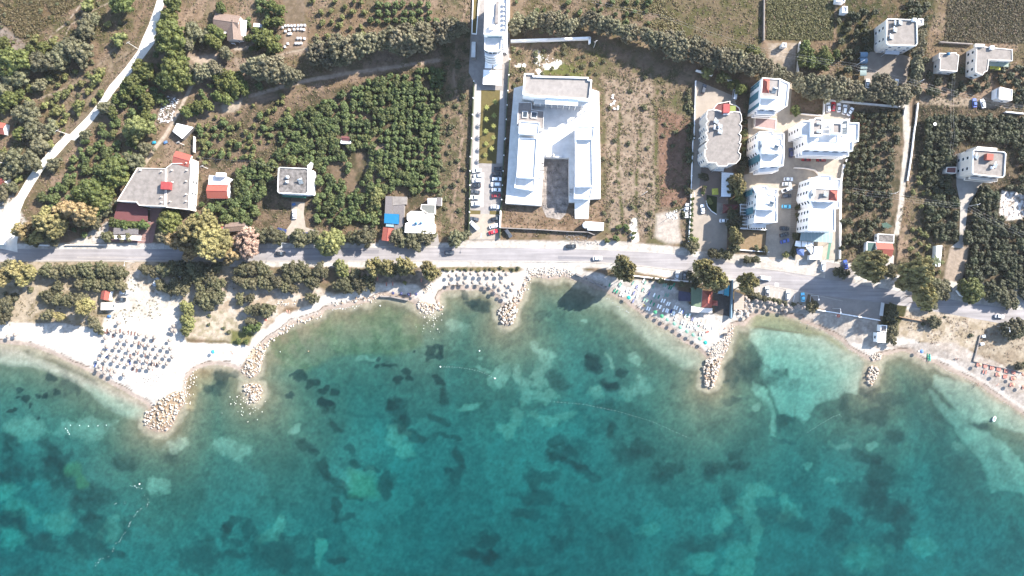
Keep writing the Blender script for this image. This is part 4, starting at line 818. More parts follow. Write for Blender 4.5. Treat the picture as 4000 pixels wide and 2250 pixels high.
# 10 large white block with roof frames
r = bld('apartment_building', 'largest white apartment block with open concrete frames and solar panels on its roof', "D8 495,530 668,528 680,492 800,490 800,455 950,462 952,495 1380,490 1525,488 1540,560 1742,560 1732,965 1612,970 1605,1176 600,1142 608,832 490,822", 14.5, WHITE, CONCL, .8, mx=50)
bld('', '', "D8 800,462 945,470 955,545 945,800 960,830 740,832 750,520", 18, WHITE, PAVE, .5, root=r, z0=14.5, exc=False, floors=False)
bld('', '', "D8 1172,570 1365,575 1365,795 1168,795", 17.5, WHITE, CONC, .8, root=r, z0=14.5, exc=False, floors=False)
mb = MB()
for s in ("D8 960,540 1520,500", "D8 960,800 1510,835", "D8 960,570 1170,560", "D8 960,690 1140,690", "D8 1140,570 1140,800", "D8 1525,490 1510,835"):
    a, b = (Vector(W(p, 17.5)) for p in px(s)); d = b - a; mb.box(((a.x + b.x) / 2, (a.y + b.y) / 2, 17.4), (d.length, .3, .3), math.atan2(d.y, d.x))
for s in ("D8 960,540", "D8 1140,570", "D8 1140,800", "D8 1525,490", "D8 1510,835"): x, y = W(px(s)[0], 16); mb.box((x, y, 15.9), (.3, .3, 2.7))
mb.build('roof_frame', WHITE, r); balconies(r, "D8 560,1145 1600,1178", (11, 8, 5), 1.8, zt=14.5)
for i in range(5):
    x, y = W(px("D8 1485,%d" % (520 + i * 62))[0], 16.2); mb = MB(); mb.add([(x - 1.3, y - .8, 15.2), (x + 1.0, y - .8, 16.1), (x + 1.0, y + .8, 16.1), (x - 1.3, y + .8, 15.2)], [(0, 1, 2, 3)]); mb.build('solar_panel', SOLAR, r)
tank('upper white tank on the roof of the largest white block', "D8 890,560", 18, WHITE, .65, 1.8); tank('lower white tank on the roof of the largest white block', "D8 885,742", 18, WHITE, .65, 1.8); tank('white tank beside the solar panels on the largest white block', "D8 1410,630", 14.6, WHITE, .7, 1.6)
# 11 white block with glass canopy
r = bld('apartment_building', 'white apartment block with small red hip roof and a pale glass canopy in front', "E6 372,192 470,190 478,155 642,160 642,206 768,206 755,600 690,610 692,908 330,900 358,592 392,580 330,440", 13, WHITE, CONCL, .6, mx=90, sp=3.0)
bld('', '', "E6 425,330 738,345 728,512 388,500", 16, WHITE, PAVE, .4, root=r, z0=13, exc=False, mx=6); hip(r, "E6 622,358 735,362 722,500 608,490", 16, 16.02, 17.6, TERRA)
heater('solar water heater beside the small red hip roof', "E6 575,410", 16, 1.3)
canopy(r, "E6 240,918 668,925 656,1062 220,1036", 4.2, striped('glass_panes', alb(196, 222, 226), alb(240, 246, 248), 1.7, .05, .9, .3), 'glass_canopy'); EXC.append(px("E6 140,900 668,925 760,1280 130,1230"))
r = thing('awning', 'long green awning over a walkway beside the restaurant terrace', 'awning'); canopy(r, "E6 612,1062 645,1065 612,1290 578,1285", 2.6, mat('dull_green_sheet', alb(120, 178, 152), .8, .1, 1), 'canopy')
r = bld('terrace_bar', 'cream flat-roofed terrace bar by the white and blue square parasols', "E6 420,1115 525,1118 505,1285 355,1290 360,1230 410,1225", 3, WHITE, CONCL, .2, floors=False, cat='bar')
for s, c, lb in (("E6 170,1036 240,1040 236,1122 154,1105", WHITE, 'pale square parasol at the left end of the row under the glass canopy'), ("E6 250,1042 326,1045 322,1116 246,1116", WHITE, 'pale square parasol second from the left under the glass canopy'), ("E6 332,1048 412,1050 400,1110 328,1112", WHITE, 'pale square parasol third from the left under the glass canopy'), ("E6 172,1140 284,1150 278,1240 188,1222", mat('blue_fabric', alb(110, 140, 205), .8, .05, 1), 'blue square parasol at the restaurant terrace'), ("E6 305,1130 385,1118 410,1165 372,1215", WHITE, 'tilted white square parasol right of the blue one')):
    q = [W(p, 2.6) for p in px(s)]; c0 = (sum(a[0] for a in q) / 4, sum(a[1] for a in q) / 4); t = thing('square_parasol', lb, 'parasol', (*c0, 0), 0, 'square parasols of the restaurant terrace')
    mb = MB(); v = [(a - c0[0], b - c0[1], 2.5) for a, b in q] + [(0, 0, 3.2)]; mb.add(v, [(0, 1, 4), (1, 2, 4), (2, 3, 4), (3, 0, 4)]); mb.build('canopy', c, t); mb = MB(); mb.bar((0, 0, 0), (0, 0, 3.1), .05, 8); mb.build('pole', METAL, t); mb = MB(); mb.box((0, 0, .06), (.8, .8, .12)); mb.build('base', CONC, t)
# 12 north-east villas
r = bld('villa', 'white villa with rounded roof rim and solar heaters, above a concrete farm yard', "A5 445,200 725,212 750,235 755,460 735,486 450,476 428,455 428,220", 10, CREAM, GREYR, .7, mx=30, pm=WHITE)
bld('', '', "A5 395,245 425,225 428,460 450,480 600,492 600,500 400,498 385,470", 6.8, CREAM, GREYR, .6, root=r, floors=False); canopy(r, "A5 428,530 580,528 570,572 418,566", 3.4, METAL, 'porch_roof'); blk(r, 'chimney', "A5 718,188 755,190 752,215 718,212", 10, 11.8, WHITE); bld('', '', "A5 765,200 818,205 815,265 765,262", 5, root=r, floors=False)
for i, s in enumerate(("A5 540,243", "A5 585,235", "A5 530,310", "A5 490,385")): heater('%s of the solar heaters slanting across the rounded white villa roof' % ['upper left one', 'topmost', 'third down', 'lowest'][i], s, 10, .5 + 1)
r = bld('house', 'plain small square house with grey roof and a blue tank, right of the tall hedge', "A5 990,556 1110,560 1112,552 1172,554 1172,572 1196,576 1176,750 995,736 1000,612 986,610", 5, CREAM, GREYR, .15, mx=8); tank('blue tank on the plain small grey-roofed house', "A5 1083,565", 5)
r = bld('house', 'L-shaped grey-roofed house at the upper right with two yellow parasols beside it', "A5 1378,488 1468,492 1752,520 1755,640 1508,626 1492,745 1460,760 1440,790 1366,756", 7, CREAM, GREYR, .3, mx=26); blk(r, 'chimney', "A5 1530,478 1570,480 1566,515 1530,512", 7, 8.2, WHITE); blk(r, 'stair_box', "A5 1368,458 1468,462 1464,490 1366,486", 7, 8.2, CREAM); canopy(r, "A5 1510,640 1720,650 1715,700 1508,690", 5, mat('pale_green_sheet', alb(190, 206, 190), .8, .1, 1), 'porch_roof')
r = bld('house', 'little cream box house near the right picture edge above the white and blue cars', "A5 1622,912 1755,942 1748,1055 1612,1038", 4, CREAM, CONCL, .3, mx=8); bld('', '', "A5 1580,935 1620,940 1610,1040 1575,1030", 2.6, root=r, floors=False)
r = bld('villa', 'tall square villa with a small brick-red roof room, in the dark right orchard', "B5 1352,228 1660,252 1680,270 1666,500 1645,520 1345,488 1328,470 1338,245", 11, CREAM, GREYR, .7, mx=40, pm=WHITE); blk(r, 'stair_box', "B5 1492,266 1562,272 1556,338 1486,332", 11, 13, TERRA)
bld('', '', "B5 1385,195 1592,212 1590,240 1372,226", 7.5, CREAM, CONCL, .3, root=r, floors=False); balconies(r, "B5 1350,492 1640,522", (7.6, 4.3), 1.4, CREAM, zt=11); heater('solar water heater at the left on the villa with the brick-red roof room', "B5 1385,300", 11, 1.1); heater('solar heater at the lower right on the villa with the brick-red roof room', "B5 1580,390", 11, 1.1); tank('white tank on the villa with the brick-red roof room', "B5 1540,415", 11, WHITE)
r = bld('utility_building', 'small dark red flat-roofed outbuilding left of the tall square villa in the orchard', "B5 1070,410 1170,408 1165,475 1060,470", 3, CREAM, DRED, .1, floors=False)
r = thing('cottage', 'roadside cottage with a dark red gable and a grey glazed annex, right of the lane', 'house'); gable(r, "B5 342,1268 510,1275", 3.0, 0, 3.2, 4.6, TERRV, WHITE, .15); bld('', '', "B5 345,1108 515,1118 512,1206 342,1198", 3, WHITE, STAIN, .2, root=r, mx=4); bld('', '', "B5 232,1192 340,1200 318,1318 228,1300", 2.8, WHITE, mat('dark_green_sheet', alb(96, 130, 124), .8, .1, 1), .1, root=r, floors=False)
r = thing('tarpaulin_shelter', 'dark green tarpaulin shelter behind the red-gabled cottage', 'tarpaulin'); canopy(r, "B5 385,1000 440,990 500,1030 455,1050 400,1040", 2.2, mat('dark_green_tarpaulin', alb(70, 110, 92), .7, .2, 1), 'tarpaulin', th=.03)
r = bld('wall_block', 'long white shed roof at the edge of the bare plot, right of the lane', "B5 962,1235 1022,1228 1000,1449 950,1449", 3, WHITE, CORRW, 0, cat='shed', floors=False)
for i, (s, m) in enumerate((("A5 160,540 238,538 242,600 162,602", 0), ("A5 160,603 240,602 236,666 158,664", 0), ("A5 164,684 236,684 232,725 164,728", 1), ("A5 160,735 228,735 222,795 160,795", 1))):
    q = WP(s, 2); c = Vector((sum(a[0] for a in q) / 4, sum(a[1] for a in q) / 4)); t = thing('storage_shelter', ['topmost light blue barrel-vaulted', 'second light blue barrel-vaulted', 'teal grey flat', 'lowest pale grey flat'][i] + ' shelter in the column at the left of the farm yard', 'shelter', (*c, 0), 0, 'shelters beside the farm yard')
    mb = MB(); wd = 9.5 * scl('A5') * 10 / 3 / 1; wd = abs(q[1][0] - q[0][0]); hd = abs(q[0][1] - q[3][1]); n = 8
    v = []; 
    for k in range(n + 1): an = PI * k / n; v += [(sx * wd / 2, math.cos(an) * hd / 2 * .98, (1.2 + math.sin(an) * 1.2) if not m else 2 + .2 * math.sin(an)) for sx in (-1, 1)]
    mb.add(v, [(2 * k, 2 * k + 1, 2 * k + 3, 2 * k + 2) for k in range(n)]); mb.build('cover', mat('light_blue_sheet', alb(150, 190, 220), .6, .05, 1) if not m else mat('teal_grey_sheet', alb(150, 176, 176), .6, .1, 1), t, True)
    mb = MB()
    for sx in (-1, 1):
        for sy in (-1, 1): mb.bar((sx * wd / 2, sy * hd / 2 * .95, 0), (sx * wd / 2, sy * hd / 2 * .95, 1.5), .06)
    mb.build('frame', METAL, t)
r = bld('kiosk', 'white cube tank house on the bare sandy plot, top right', "A4 1218,455 1262,456 1260,498 1214,494", 2.6, floors=False); r = bld('shed', 'white shed at the top edge right of the olive field', "A4 1850,70 1900,74 1900,140 1845,136", 2.8, floors=False, cat='shed'); r = bld('shed', 'white lean-to at the very top edge right of the olive field', "A4 1790,-30 1880,-30 1870,30 1785,20", 2.8, floors=False, cat='shed')
# 13 beach bars
r = thing('beach_bar', 'beach bar with red hip roof and green and cream canopies behind the green sunbeds', 'bar'); hip(r, "C3 1432,405 1538,415 1530,585 1422,580", 0, 3, 4.6, TERRA); hip(r, "C3 1530,508 1590,514 1590,566 1528,560", 0, 2.8, 3.6, TERRA)
canopy(r, "C3 1316,375 1432,385 1420,585 1316,565", 2.8, mat('sage_canopy', alb(150, 172, 140), .8, .1, 1), 'green_canopy'); canopy(r, "C3 1320,562 1424,586 1536,592 1532,640 1316,628", 2.7, CREAM, 'cream_canopy'); canopy(r, "C3 1188,410 1312,430 1310,520 1184,515", 2.6, mat('dark_canopy', alb(88, 90, 120), .8, .3, .6), 'dark_canopy'); EXC.append(px("C3 1180,375 1600,375 1600,640 1180,640"))
r = thing('tarpaulin_shelter', 'bright turquoise-blue tarpaulin hung over the yard beside the red-roofed beach bar', 'tarpaulin'); canopy(r, "C3 1662,352 1712,350 1706,465 1655,455", 2.4, mat('turquoise_tarpaulin', alb(70, 205, 235), .4, .1, 1), 'tarpaulin', th=.03); canopy(r, "C3 1590,420 1655,395 1650,445 1595,440", 2.2, mat('pale_tarpaulin', (.5, .55, .6), .6, .1, 1), 'lower_sheet', th=.03)
r = thing('pergola', 'cream slatted roof of the beach restaurant beside the crowd of thatched parasols', 'pergola'); canopy(r, "C3 1762,412 1862,455 1862,608 1755,605", 3, striped('cream_slats', alb(236, 214, 196), alb(206, 182, 164), .8, PI / 2, .85), 'slatted_roof'); EXC.append(px("C3 1740,300 1862,455 1862,608 1740,690"))
r = bld('beach_house', 'white two-level beach hut on the small headland at the right bay', "C4 1650,842 1738,845 1735,945 1648,938", 3.4, WHITE, CONCL, .2, mx=4, cat='hut'); bld('', '', "C4 1685,762 1748,766 1742,835 1680,830", 3, WHITE, CONC, .4, root=r, floors=False)
r = thing('beach_hut', 'beach hut with a red roof at the edge of the white sand car park', 'hut'); gable(r, "C0 850,282 838,352", 1.9, 0, 2.6, 3.4, TERRV, WHITE, .1); r = bld('beach_hut', 'pale flat hut just below the red-roofed beach hut', "C0 818,378 905,376 908,434 816,436", 2.6, CREAM, CONCL, .1, mx=4, cat='hut')
r = bld('transformer_hut', 'grey concrete hut beside the road near the right end', "B5 1880,0 1881,0 1881,1 1880,1", 1, floors=False) if 0 else None

# ------------------------------------------------------------------ vegetation
def crown(seed, nl, rl, hh, leaves, ls, zb=.35, prof=.5, quad=True, stretch=None, hole=0):
    """unit-radius crown: ragged lumps of foliage with leaf sprays; height hh, bottom at zb*hh"""
    rg = np.random.default_rng(seed); V0, F0, V1, F1 = ico(); vs = []; fs = []; n = 0
    lumps = []
    for i in range(nl):
        for _ in range(30):
            a = rg.random() * 2 * PI; r = math.sqrt(rg.random()) * (1 - rl * .8)
            ff = 1 + .2 * math.sin(2 * a + seed) + .13 * math.sin(3 * a + seed * 2.3); x, y = r * math.cos(a) * ff, r * math.sin(a) * ff
            if all((x - q[0]) ** 2 + (y - q[1]) ** 2 > (rl * .75) ** 2 for q in lumps): break
        top = hh * (zb + (1 - zb) * (1 - (r / 1.0) ** 2) ** prof) * (.86 + .28 * rg.random())
        lumps.append((x, y, top - rl * .8, rl * (.75 + .5 * rg.random())))
    cen = np.array([[0, 0, hh * (zb + (1 - zb) * .35)]])
    items = [(c[0], c[1], c[2], c[3], c[3] * 1.0) for c in lumps] + [(0, 0, hh * (zb + (1 - zb) * .38), .72, hh * (1 - zb) * .42)]
    for (x, y, z, r, rz) in items:
        d = 1 + (rg.random(len(V1)) - .5) * .5
        v = V1 * d[:, None] * np.array([r, r, rz]) + np.array([x, y, z]); v[:, 2] = np.maximum(v[:, 2], zb * hh * .6)
        vs.append(v); fs.append(np.column_stack([F1, F1[:, 2]]) * 0 + np.column_stack([F1, F1[:, 2]]) + n); n += len(v)
    L = np.array(lumps); k = rg.integers(0, nl, leaves); d = rg.normal(size=(leaves, 3)); d[:, 2] = np.abs(d[:, 2]) * .8 + .05 - .3 * (rg.random(leaves) < .25)
    d /= np.linalg.norm(d, axis=1)[:, None]
    c = L[k, :3] + d * (L[k, 3] * (.95 + .35 * rg.random(leaves)))[:, None]
    nn = d + rg.normal(size=(leaves, 3)) * .55; nn /= np.linalg.norm(nn, axis=1)[:, None]
    t = np.cross(nn, rg.normal(size=(leaves, 3))); t /= np.linalg.norm(t, axis=1)[:, None]; b = np.cross(nn, t)
    s = (ls * (.6 + .8 * rg.random(leaves)))[:, None]; s2 = s * (.45 + .3 * rg.random((leaves, 1)))
    q = np.stack([c - t * s, c - b * s2, c + t * s, c + b * s2 + nn * s * .2], 1).reshape(-1, 3)
    LV = q; LF = np.arange(leaves * 4).reshape(-1, 4)
    TV = np.concatenate(vs); TF = np.concatenate(fs)[:, :3]
    return TV, TF, LV, LF
def crown_mesh(name, m, *a, **k):
    TV, TF, LV, LF = crown(*a, **k); me = bpy.data.meshes.new(name); nt = len(TV)
    v = np.concatenate([TV, LV]); me.vertices.add(len(v)); me.vertices.foreach_set('co', v.astype(np.float32).ravel())
    li = np.concatenate([TF.ravel(), (LF + nt).ravel()]).astype(np.int32); me.loops.add(len(li)); me.loops.foreach_set('vertex_index', li)
    st = np.concatenate([np.arange(len(TF)) * 3, len(TF) * 3 + np.arange(len(LF)) * 4]).astype(np.int32)
    me.polygons.add(len(st)); me.polygons.foreach_set('loop_start', st); me.materials.append(m); me.update(calc_edges=True); return me
BARK = mat('bark', (.16, .12, .09), .9, .3, 4)
def trunk_mesh(h, r, limbs=3, seed=1):
    rg = random.Random(seed); mb = MB(); x = y = 0; p = (0, 0, -.05); 
    for i in range(3):
        q = (x + rg.uniform(-.04, .04), y + rg.uniform(-.04, .04), h * (i + 1) / 3); mb.bar(p, q, r * (1 - .2 * i), 7, r * (1 - .2 * (i + 1))); p = q; x, y = q[0], q[1]
    for i in range(limbs): a = 2 * PI * i / limbs + rg.random(); mb.bar((x, y, h * .85), (x + math.cos(a) * .5, y + math.sin(a) * .5, h * 1.5), r * .4, 5, r * .2)
    return mb.mesh('trunk', BARK)
KIND = {}
def kind(key, name, cat, m, n, hh, args, tr, **kw):
    KIND[key] = dict(name=name, cat=cat, hh=hh, m=[crown_mesh('crown', m, 100 + 17 * i + sum(map(ord, key)), *args[:2], hh, *args[2:], **kw) for i in range(n)], t=trunk_mesh(hh * tr[0], tr[1], 3 + len(key) % 3, len(key)))
kind('citrus', 'citrus_tree', 'tree', leafmat('citrus_leaf', alb(86, 102, 53), alb(128, 139, 75)), 7, 1.45, (11, .33, 280, .11, .22, .5), (.35, .07))
kind('dcit', 'citrus_tree', 'tree', leafmat('dark_citrus_leaf', alb(64, 74, 46), alb(98, 104, 62)), 5, 1.5, (11, .33, 280, .11, .2, .5), (.35, .07))
kind('ycit', 'citrus_tree', 'tree', leafmat('young_citrus_leaf', alb(133, 139, 70), alb(168, 167, 96)), 4, 1.3, (7, .36, 130, .14, .2, .5), (.35, .06))
kind('bush', 'bush', 'bush', leafmat('bush_leaf', alb(98, 106, 68), alb(140, 134, 93)), 5, .9, (8, .38, 120, .14, .05, .6), (.3, .06))
kind('olive', 'olive_tree', 'tree', leafmat('olive_leaf', alb(116, 118, 82), alb(154, 148, 112)), 5, 1.4, (22, .23, 900, .068, .25, .5), (.4, .06))
kind('green', 'broadleaf_tree', 'tree', leafmat('bright_leaf', alb(96, 113, 53), alb(152, 157, 79)), 4, 1.5, (40, .18, 1800, .05, .25, .5), (.4, .05))
kind('grey', 'poplar_tree', 'tree', leafmat('greygreen_leaf', alb(132, 130, 98), alb(184, 174, 138)), 5, 2.0, (58, .15, 2400, .042, .3, .4), (.45, .05))
kind('gold', 'eucalyptus_tree', 'tree', leafmat('golden_leaf', alb(149, 144, 84), alb(208, 192, 128), .012), 4, 2.0, (48, .165, 2100, .045, .3, .4), (.45, .05))
kind('tan', 'eucalyptus_tree', 'tree', leafmat('tan_leaf', alb(178, 153, 100), alb(217, 188, 133), .01), 3, 1.9, (36, .18, 1500, .048, .3, .4), (.45, .05))
kind('pink', 'dry_tree', 'tree', leafmat('dry_leaf', alb(243, 185, 159), alb(255, 227, 199), .005), 2, 1.7, (38, .17, 1700, .045, .25, .45), (.4, .05))
kind('dark', 'tamarisk_tree', 'tree', leafmat('tamarisk_leaf', alb(104, 106, 72), alb(148, 142, 102)), 5, 1.5, (36, .19, 1600, .052, .25, .5), (.4, .055))
kind('lime', 'broadleaf_tree', 'tree', leafmat('lime_leaf', alb(134, 142, 74), alb(178, 178, 108), .012), 3, 1.6, (32, .2, 1500, .052, .2, .5), (.4, .05))
kind('round', 'round_shrub', 'shrub', leafmat('clipped_leaf', alb(79, 97, 44), alb(124, 139, 65)), 3, 1.6, (10, .34, 300, .1, .15, .5), (.3, .06))
CNT = {}
def plant(key, X, Y, r, label, group, hs=1.0, parts=True, z=0.0):
    K = KIND[key]; i = CNT.get(key, 0); CNT[key] = i + 1
    hh = K['hh'] * r * hs; zc = hh * .6; x, y = W((X, Y), zc + z)
    t = thing(K['name'], label, K['cat'], (x, y, z), (i * 2.399) % (2 * PI), group); t.scale = (r, r * (.9 + .2 * ((i * 7) % 10) / 10), r * hs)
    link('crown', K['m'][i % len(K['m'])], t); link('trunk', K['t'], t); return t
def trees(key, s, label, group, rs=1.12, hs=None):
    if hs is None: hs = {'gold': 1.7, 'tan': 1.6, 'pink': 1.5, 'grey': 1.25, 'green': 1.2}.get(key, 1.0)
    t = 'X'
    for w_ in s.split():
        if ',' not in w_: t = w_; continue
        v = [float(a) for a in w_.split(',')]; o = TL[t]
        if v[2] < 5: continue
        plant(key, o[0] + v[0] * o[2], o[1] + v[1] * o[2], v[2] * o[2] * PXM * rs, label, group, hs)
trees('green', "A0 130,640,150 40,480,85 100,1050,85 210,1000,60 1290,30,110 40,1130,60 10,560,70 200,1400,60 450,500,60 320,540,70", 'dark green broadleaf tree on the scrubby slope left of the white gravel road', 'green trees left of the gravel road')
trees('olive', "A0 430,660,125 170,800,115 40,930,95 420,890,72 270,1180,110 350,1190,70 600,620,105 680,540,95 760,470,90 830,540,120 860,640,70 930,190,60 900,300,95 850,380,60 560,800,0 470,1360,70 350,1350,90 1000,200,60 540,1330,70 B0 180,340,110 340,340,100 100,460,80 430,170,90 260,80,60 30,340,70 20,680,80 130,620,60", 'grey-green olive tree on the scrubby slope left of the white gravel road', 'olive trees left of the gravel road')
trees('ycit', "A0 1000,830,62 930,950,38 850,880,45 700,970,50 690,790,28 920,780,26 1060,740,45 930,60,70 1130,260,35 1250,400,75 470,1110,45 600,1000,45 830,1100,65 590,1310,40 670,1270,35 660,1150,40 590,1170,60 370,400,40 560,450,60", 'small yellow-green tree on the slope left of the white gravel road', 'small trees left of the gravel road')
trees('olive', "A0 1110,1130,75 1170,1200,50 900,1420,60 B0 570,380,75 1420,350,110 1530,220,70 1100,790,90 1000,960,60 1100,880,60 1390,420,60 A1 290,350,100 420,380,70 620,560,70", 'grey-green olive tree between the white gravel road and the dirt lane', 'olive trees right of the gravel road')
trees('green', "A0 1780,400,165 1850,520,100 1780,800,120 1860,760,100 1540,750,80 1450,710,70 1380,880,90 1320,940,70 1460,960,60 1550,1060,75 1530,1210,65 1330,1000,60 1220,1040,50 1180,1180,55 1760,180,70 A1 60,360,130 70,50,90 40,170,80 230,450,70 570,90,60", 'leafy green tree just right of the white gravel road', 'green trees right of the gravel road')
trees('grey', "A1 290,740,60 360,760,70 430,750,65 500,710,65 560,740,50 230,480,60 340,830,50", 'grey-green tree in the belt between farmhouse and rubble lane', 'grey trees below the farmhouse')
trees('green', "A1 620,790,60 690,830,70 760,820,60 640,880,70 720,900,75 800,890,60 560,870,60 820,960,50 720,960,55 560,1020,60 640,1040,60 600,980,50 340,1120,65 430,1100,60 210,1170,60 260,1130,45 520,800,60 110,730,120 200,800,100 90,880,90 160,640,80 490,310,60 560,360,60 470,420,70 520,460,60 1010,420,80 1080,440,80 1130,500,70 1050,370,70 1160,230,60 1110,70,70 1190,110,60 1060,240,50 860,400,42 940,320,38 890,510,28 955,505,32", 'leafy tree in the garden land round the old farmhouse', 'trees round the farmhouse')
trees('lime', "A0 1440,1330,125 1540,1340,80 1380,1400,80 B0 1450,60,90 1190,50,35 1120,400,60 1000,560,50 530,170,35", 'light green tree between the white gravel road and the dirt lane', 'light trees right of the gravel road')
trees('green', "B0 1180,440,130 1240,530,100 940,680,150 1060,640,100 1130,560,90 1050,760,110 850,740,80 1000,830,90 900,800,90 1100,680,90", 'large dense green tree left of the slanted grey-roofed building', 'dense trees left of the slanted roof')
trees('tan', "B0 830,870,110 920,900,90 740,830,80 660,890,90 940,970,60 870,960,70 270,1090,70 340,1060,60 600,1110,50", 'brownish-tipped tall tree in the thicket beside the left end of the road', 'brownish trees by the left road end')
trees('gold', "B0 560,1000,110 470,970,80 620,1060,80 500,900,70 650,980,80 220,1070,60 400,1150,60 330,1170,50", 'golden-green tall tree in the thicket beside the left end of the road', 'golden trees by the left road end')
trees('dark', "B0 450,1120,90 540,1170,70 360,1190,60 1000,1010,60 1130,1140,60 1350,1140,45 1270,1150,40", 'dark tree at the roadside on the left', 'dark roadside trees on the left')
trees('round', "B0 1180,990,50 1250,1000,45 1310,1010,50 1380,1015,45 1440,1020,45 1510,1015,55 1230,1010,40 1345,1012,40", 'clipped green shrub in the short hedge above the slatted pergola', 'hedge above the slatted pergola')
trees('green', "B0 1740,950,80 1820,980,90 1780,1040,80 1730,880,40 1840,880,45 A1 320,600,0 B1 40,1000,110 90,960,60", 'deep green tree by the red paved yard', 'trees by the red paved yard')
trees('grey', "B0 1710,1130,60 1790,1130,60 1300,1150,0 B1 60,1100,60", 'grey-green roadside tree left of the golden clump', 'grey trees left of the golden clump')
trees('gold', "B1 270,1090,110 420,1040,110 460,1180,140 380,1230,90 560,1290,100 320,1020,60 440,960,80 620,1170,90 520,1110,100 290,1000,70", 'golden-green tree in the big clump that overhangs the road', 'big golden clump over the road')
trees('tan', "B1 110,1190,90 180,1150,70 250,1230,90 250,1340,60 700,1340,75 660,1390,50 300,1260,70 640,1250,80 180,1210,60", 'tan tree in the big clump that overhangs the road', 'big golden clump over the road, tan crowns')
trees('pink', "B1 830,1120,80 880,1190,90 850,1270,90 790,1200,80 900,1100,50 830,1320,50", 'dried-out pinkish tree crown beside the golden clump over the road', 'dry pink trees by the road')
trees('dark', "B1 1000,1130,75 1060,1110,60 1140,1130,90 1200,1150,70 1400,1150,85 1330,1160,50 1470,1170,60 B2 330,1150,95 250,1150,70 410,1120,60 170,1130,40 B1 1530,1140,70", 'grey-green tree along the north verge of the road', 'trees along the north verge')
trees('lime', "B1 1720,1180,110 1660,1240,90 1790,1170,80 1700,1290,60 1750,1260,70 B2 30,1150,80 20,1230,70", 'large yellow-green tree at the road edge above the parked-up beach track', 'yellow-green trees at the road edge')
trees('olive', "B2 680,1130,70 730,1100,50 640,1170,55 820,1150,75 790,1200,60 870,1230,60 930,1130,70 1000,1150,70 1050,1130,45 1290,1160,80 1240,1180,50 1380,1130,60 750,1190,60 720,1150,50 850,1110,50", 'silvery olive tree in front of the white roadside house', 'olives in front of the roadside house')
trees('lime', "B2 470,690,60 440,740,60 460,790,45 500,690,45 B1 390,150,38", 'yellowish tree at the orchard edge left of the grey corrugated sheds', 'yellowish orchard edge trees')
GR = 'grey-green poplar in the long row along the field track, left of the hotel tower'
trees('grey', "A1 870,720,75 960,680,90 1060,690,95 1150,660,80 1180,760,95 1090,780,90 980,770,80 1280,790,90 1350,800,70 1290,860,60 1240,730,70 1560,610,80 1640,560,90 1740,570,90 1830,530,90 1700,650,70 1790,640,60 1550,520,50 1850,620,60 1620,480,55 1690,510,60 1580,430,40", GR, 'poplars along the track, western part')
trees('grey', "A2 60,500,110 190,520,110 310,480,105 430,450,100 540,430,90 60,610,70 170,600,70 620,380,85 700,430,110 760,340,90 830,420,110 900,360,100 960,430,100 980,330,80 650,490,80 740,520,80 840,500,80 560,340,40 930,290,60 1150,320,80 1220,290,80 1290,270,70 1150,400,70 1220,370,70 1290,340,60 1030,480,50 960,510,50 1370,300,60", 'pale grey-green poplar in the thick row that ends beside the hotel tower', 'poplars beside the hotel tower')
trees('grey', "A3 190,230,80 270,280,60 340,220,80 440,220,70 540,220,80 600,180,60 640,250,80 730,280,80 640,330,60 540,300,60 450,290,50 160,300,70 880,240,60 950,180,70 1000,250,70 1070,240,75 1150,260,80 1230,300,75 1300,330,75 1380,320,70 1330,400,60 1400,380,50 1530,380,75 1600,400,85 1690,420,85 1620,470,60 1720,490,50 1780,420,80 1850,450,80 1830,530,60 1140,330,60 1060,310,50", 'pale grey-green poplar in the row that runs above the unfinished building', 'poplars above the unfinished building')
trees('grey', "A4 30,440,80 130,420,80 60,540,80 180,500,90 150,590,70 290,470,80 370,520,90 290,590,70 400,620,80 470,570,80 560,580,90 500,670,70 600,660,80 680,600,80 700,690,80 780,620,80 800,700,80 880,640,80 900,720,80 960,690,80 1000,640,60 1070,720,80 1020,780,60 1150,760,70 1220,790,60 1280,820,50 1370,830,60 1400,900,80 1480,860,80 1560,900,90 1470,950,70 1650,880,90 1680,970,90 1760,930,90 1820,990,80 1840,880,80 1540,1000,60 1600,850,60", 'grey-green poplar in the row that slants down to the blue-sided blocks', 'poplars slanting to the blue-sided blocks')
trees('grey', "A5 40,960,70 120,930,70 130,1020,60 250,1000,70 330,930,80 400,880,80 380,990,70 460,930,80 460,1030,70 540,980,80 610,960,70 570,1060,60 640,1030,60 330,840,60 430,840,50 700,880,55 730,820,60 750,740,60 740,650,60 770,560,55 790,460,50 800,350,45 740,960,50 700,700,35 780,390,50 730,560,45", 'grey-green tree in the belt round the concrete farm yard', 'trees round the farm yard')
trees('lime', "A4 430,760,65 600,815,65 820,1400,30 B4 820,60,42 825,140,28 820,220,22 A3 440,330,30", 'bright yellow-green tree at the edge of the residential yards', 'bright trees at the residential yards')
trees('green', "A4 690,890,45 780,930,55 740,870,35 830,930,35 930,560,70 880,520,50 970,600,50 1460,500,60 1440,570,60 1500,560,60 1430,640,60 1520,640,60 1600,600,50 1660,560,60 1700,620,60 1660,680,60 1590,680,50 1790,560,40 1360,1160,55 1250,1330,0", 'leafy green garden tree behind the residential blocks', 'garden trees behind the residential blocks')
trees('gold', "B4 740,560,70 790,600,50 770,650,60 700,540,40 720,1110,60 760,1160,55 700,1160,45", 'golden-tipped tree between the long carport and the blue-sided block', 'golden-tipped trees by the carport')
trees('lime', "B4 780,730,55 460,770,30 1260,1330,35 290,1170,45", 'light green small garden tree in the residential yards', 'light small garden trees')
